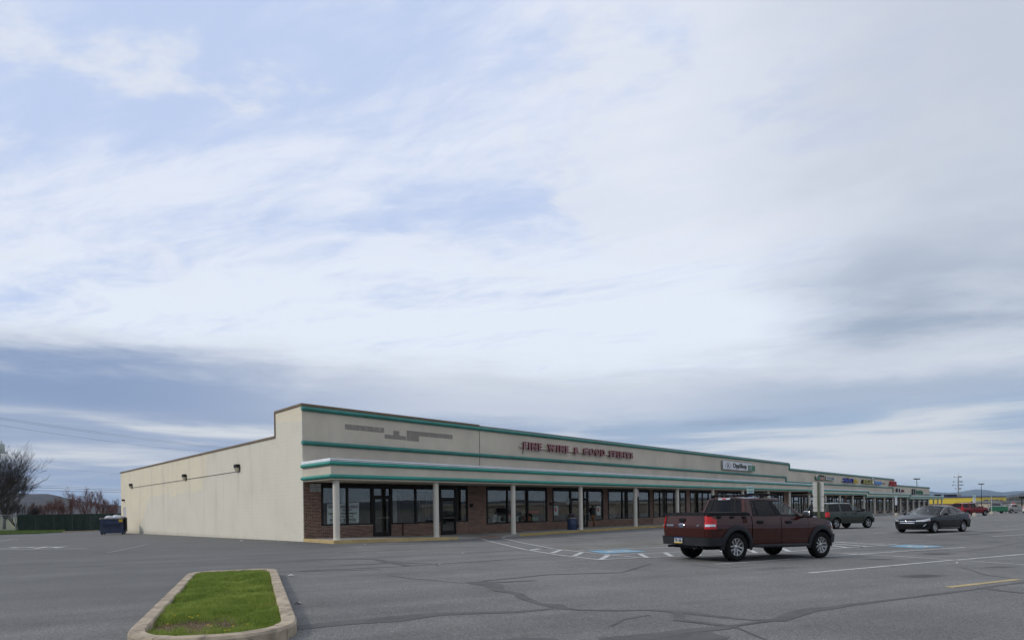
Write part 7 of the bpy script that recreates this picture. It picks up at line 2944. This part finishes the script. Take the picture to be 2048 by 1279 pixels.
ridge('wooded_hill', [far(px, py, Y) for px, py, Y in [(-700, 1000, 1300), (-300, 985, 1350), (-80, 980, 1400), (20, 984, 1400), (95, 988, 1420), (150, 999, 1450), (200, 1007, 1500), (260, 1011, 1550), (500, 1010, 1700), (900, 1008, 1900)]], 500, WOODS, 3.0, 18)
ridge('mountain', [far(px, py, 7000) for px, py in [(1300, 995), (1600, 988), (1760, 980), (1860, 981.5), (1885, 984), (1900, 985.2), (1918, 983), (1935, 980.2), (1952, 978), (1970, 978.6), (1990, 981.5), (2005, 983), (2030, 981.5), (2048, 980), (2150, 978), (2500, 976)]], 1200, MOUNT, 6.0, 60, seed=3)
ridge('wooded_hill', [far(px, py, 2600) for px, py in [(1930, 1001), (1985, 996), (2010, 991.5), (2030, 987.5), (2048, 984.5), (2120, 980), (2400, 976)]], 700, WOODS, 4.0, 25, seed=6)
# ridges all round behind the viewer
ring = []
for k in range(61):
    a = radians(70 + 220 * k / 60)
    R0 = 2600
    h = 16 + 26 * (0.5 + noise2(k * 0.35, 0.0, 1.0, 4.0)) + 10 * noise2(k * 0.9, 2.0, 1.0, 8.0)
    ring.append(Vector((R0 * sin(a), R0 * cos(a), h)))
ridge('wooded_hill', ring, 700, WOODS, 4.0, 60, seed=12)

# nearer belt of bare woods at the right
WOODB = pm('bare_woods', (0.070, 0.066, 0.052), 1.0, var=0.4, vscale=0.3)
m_ = MB()
rng = random.Random(3)
for _ in range(5200):
    px = rng.uniform(2004, 2330)
    Y = rng.uniform(430, 520)
    tp = poly1([(2004, 1001), (2014, 996), (2030, 993), (2048, 991.5), (2330, 985)], px) + 1.4 * noise2(px, Y, 0.2, 1)
    q = far(px, rng.uniform(tp, 1004), Y)
    s_ = rng.uniform(0.35, 1.1)
    a = Vector((rng.uniform(-1, 1), rng.uniform(-1, 1), rng.uniform(-1, 1))).normalized() * s_
    b = a.orthogonal().normalized() * s_
    m_.add([q - a, q + b, q + a, q - b], [(0, 1, 2, 3)])
for _ in range(150):
    px = rng.uniform(2004, 2330)
    Y = rng.uniform(430, 520)
    q = far(px, 1004, Y)
    m_.tube((q.x, q.y, -3), (q.x, q.y, q.z + rng.uniform(1, 3)), 0.2, 0.08, n=4)
tag(m_.raw('woods', WOODB), 'belt of bare grey-brown woods beyond the tan building', 'woods', kind='stuff')
# pale store on the far side of the lot, out of the picture, that the shop glass mirrors
th = thing('facing_store', 'pale low store across the lot seen mirrored in the shop windows', 'building', (150, 62, -1.6), radians(80))
MB().box(-52, 48, 0, 30, 0, 3.6).build('wall', pm('facing_store_wall', (0.30, 0.27, 0.22), 0.8, var=0.3, vscale=0.2), th)
MB().box(-52.4, 48.4, -0.4, 30.4, 3.6, 4.2).build('roof_edge', pm('pale_roof_edge', (0.38, 0.36, 0.33), 0.7), th)
for k in range(6):
    wn = MB().box(-46 + 16 * k, -38 + 16 * k, -0.06, 0.02, 0.9, 3.2).build('window', FRAME, th)
    MB().box(-45.7 + 16 * k, -38.3 + 16 * k, -0.08, -0.061, 1.1, 3.0).build('pane', pm('facing_glass', (0.03, 0.035, 0.04), 0.1), wn)

# ------------------------------------------------------------------ air
hz = bpy.data.materials.new('haze_air')
hz.use_nodes = True
hz.node_tree.nodes.clear()
t = NT(hz.node_tree)
pv_ = t.new('ShaderNodeVolumePrincipled')
pv_.inputs['Color'].default_value = (0.56, 0.77, 1.0, 1)
pv_.inputs['Density'].default_value = 0.00007
pv_.inputs['Anisotropy'].default_value = 0.0
out = t.new('ShaderNodeOutputMaterial')
t.l.new(pv_.outputs[0], out.inputs['Volume'])
if HAZE:
    tag(MB().box(-9600, 9600, -9600, 9600, -6, 210).build('haze', hz), kind='stuff')
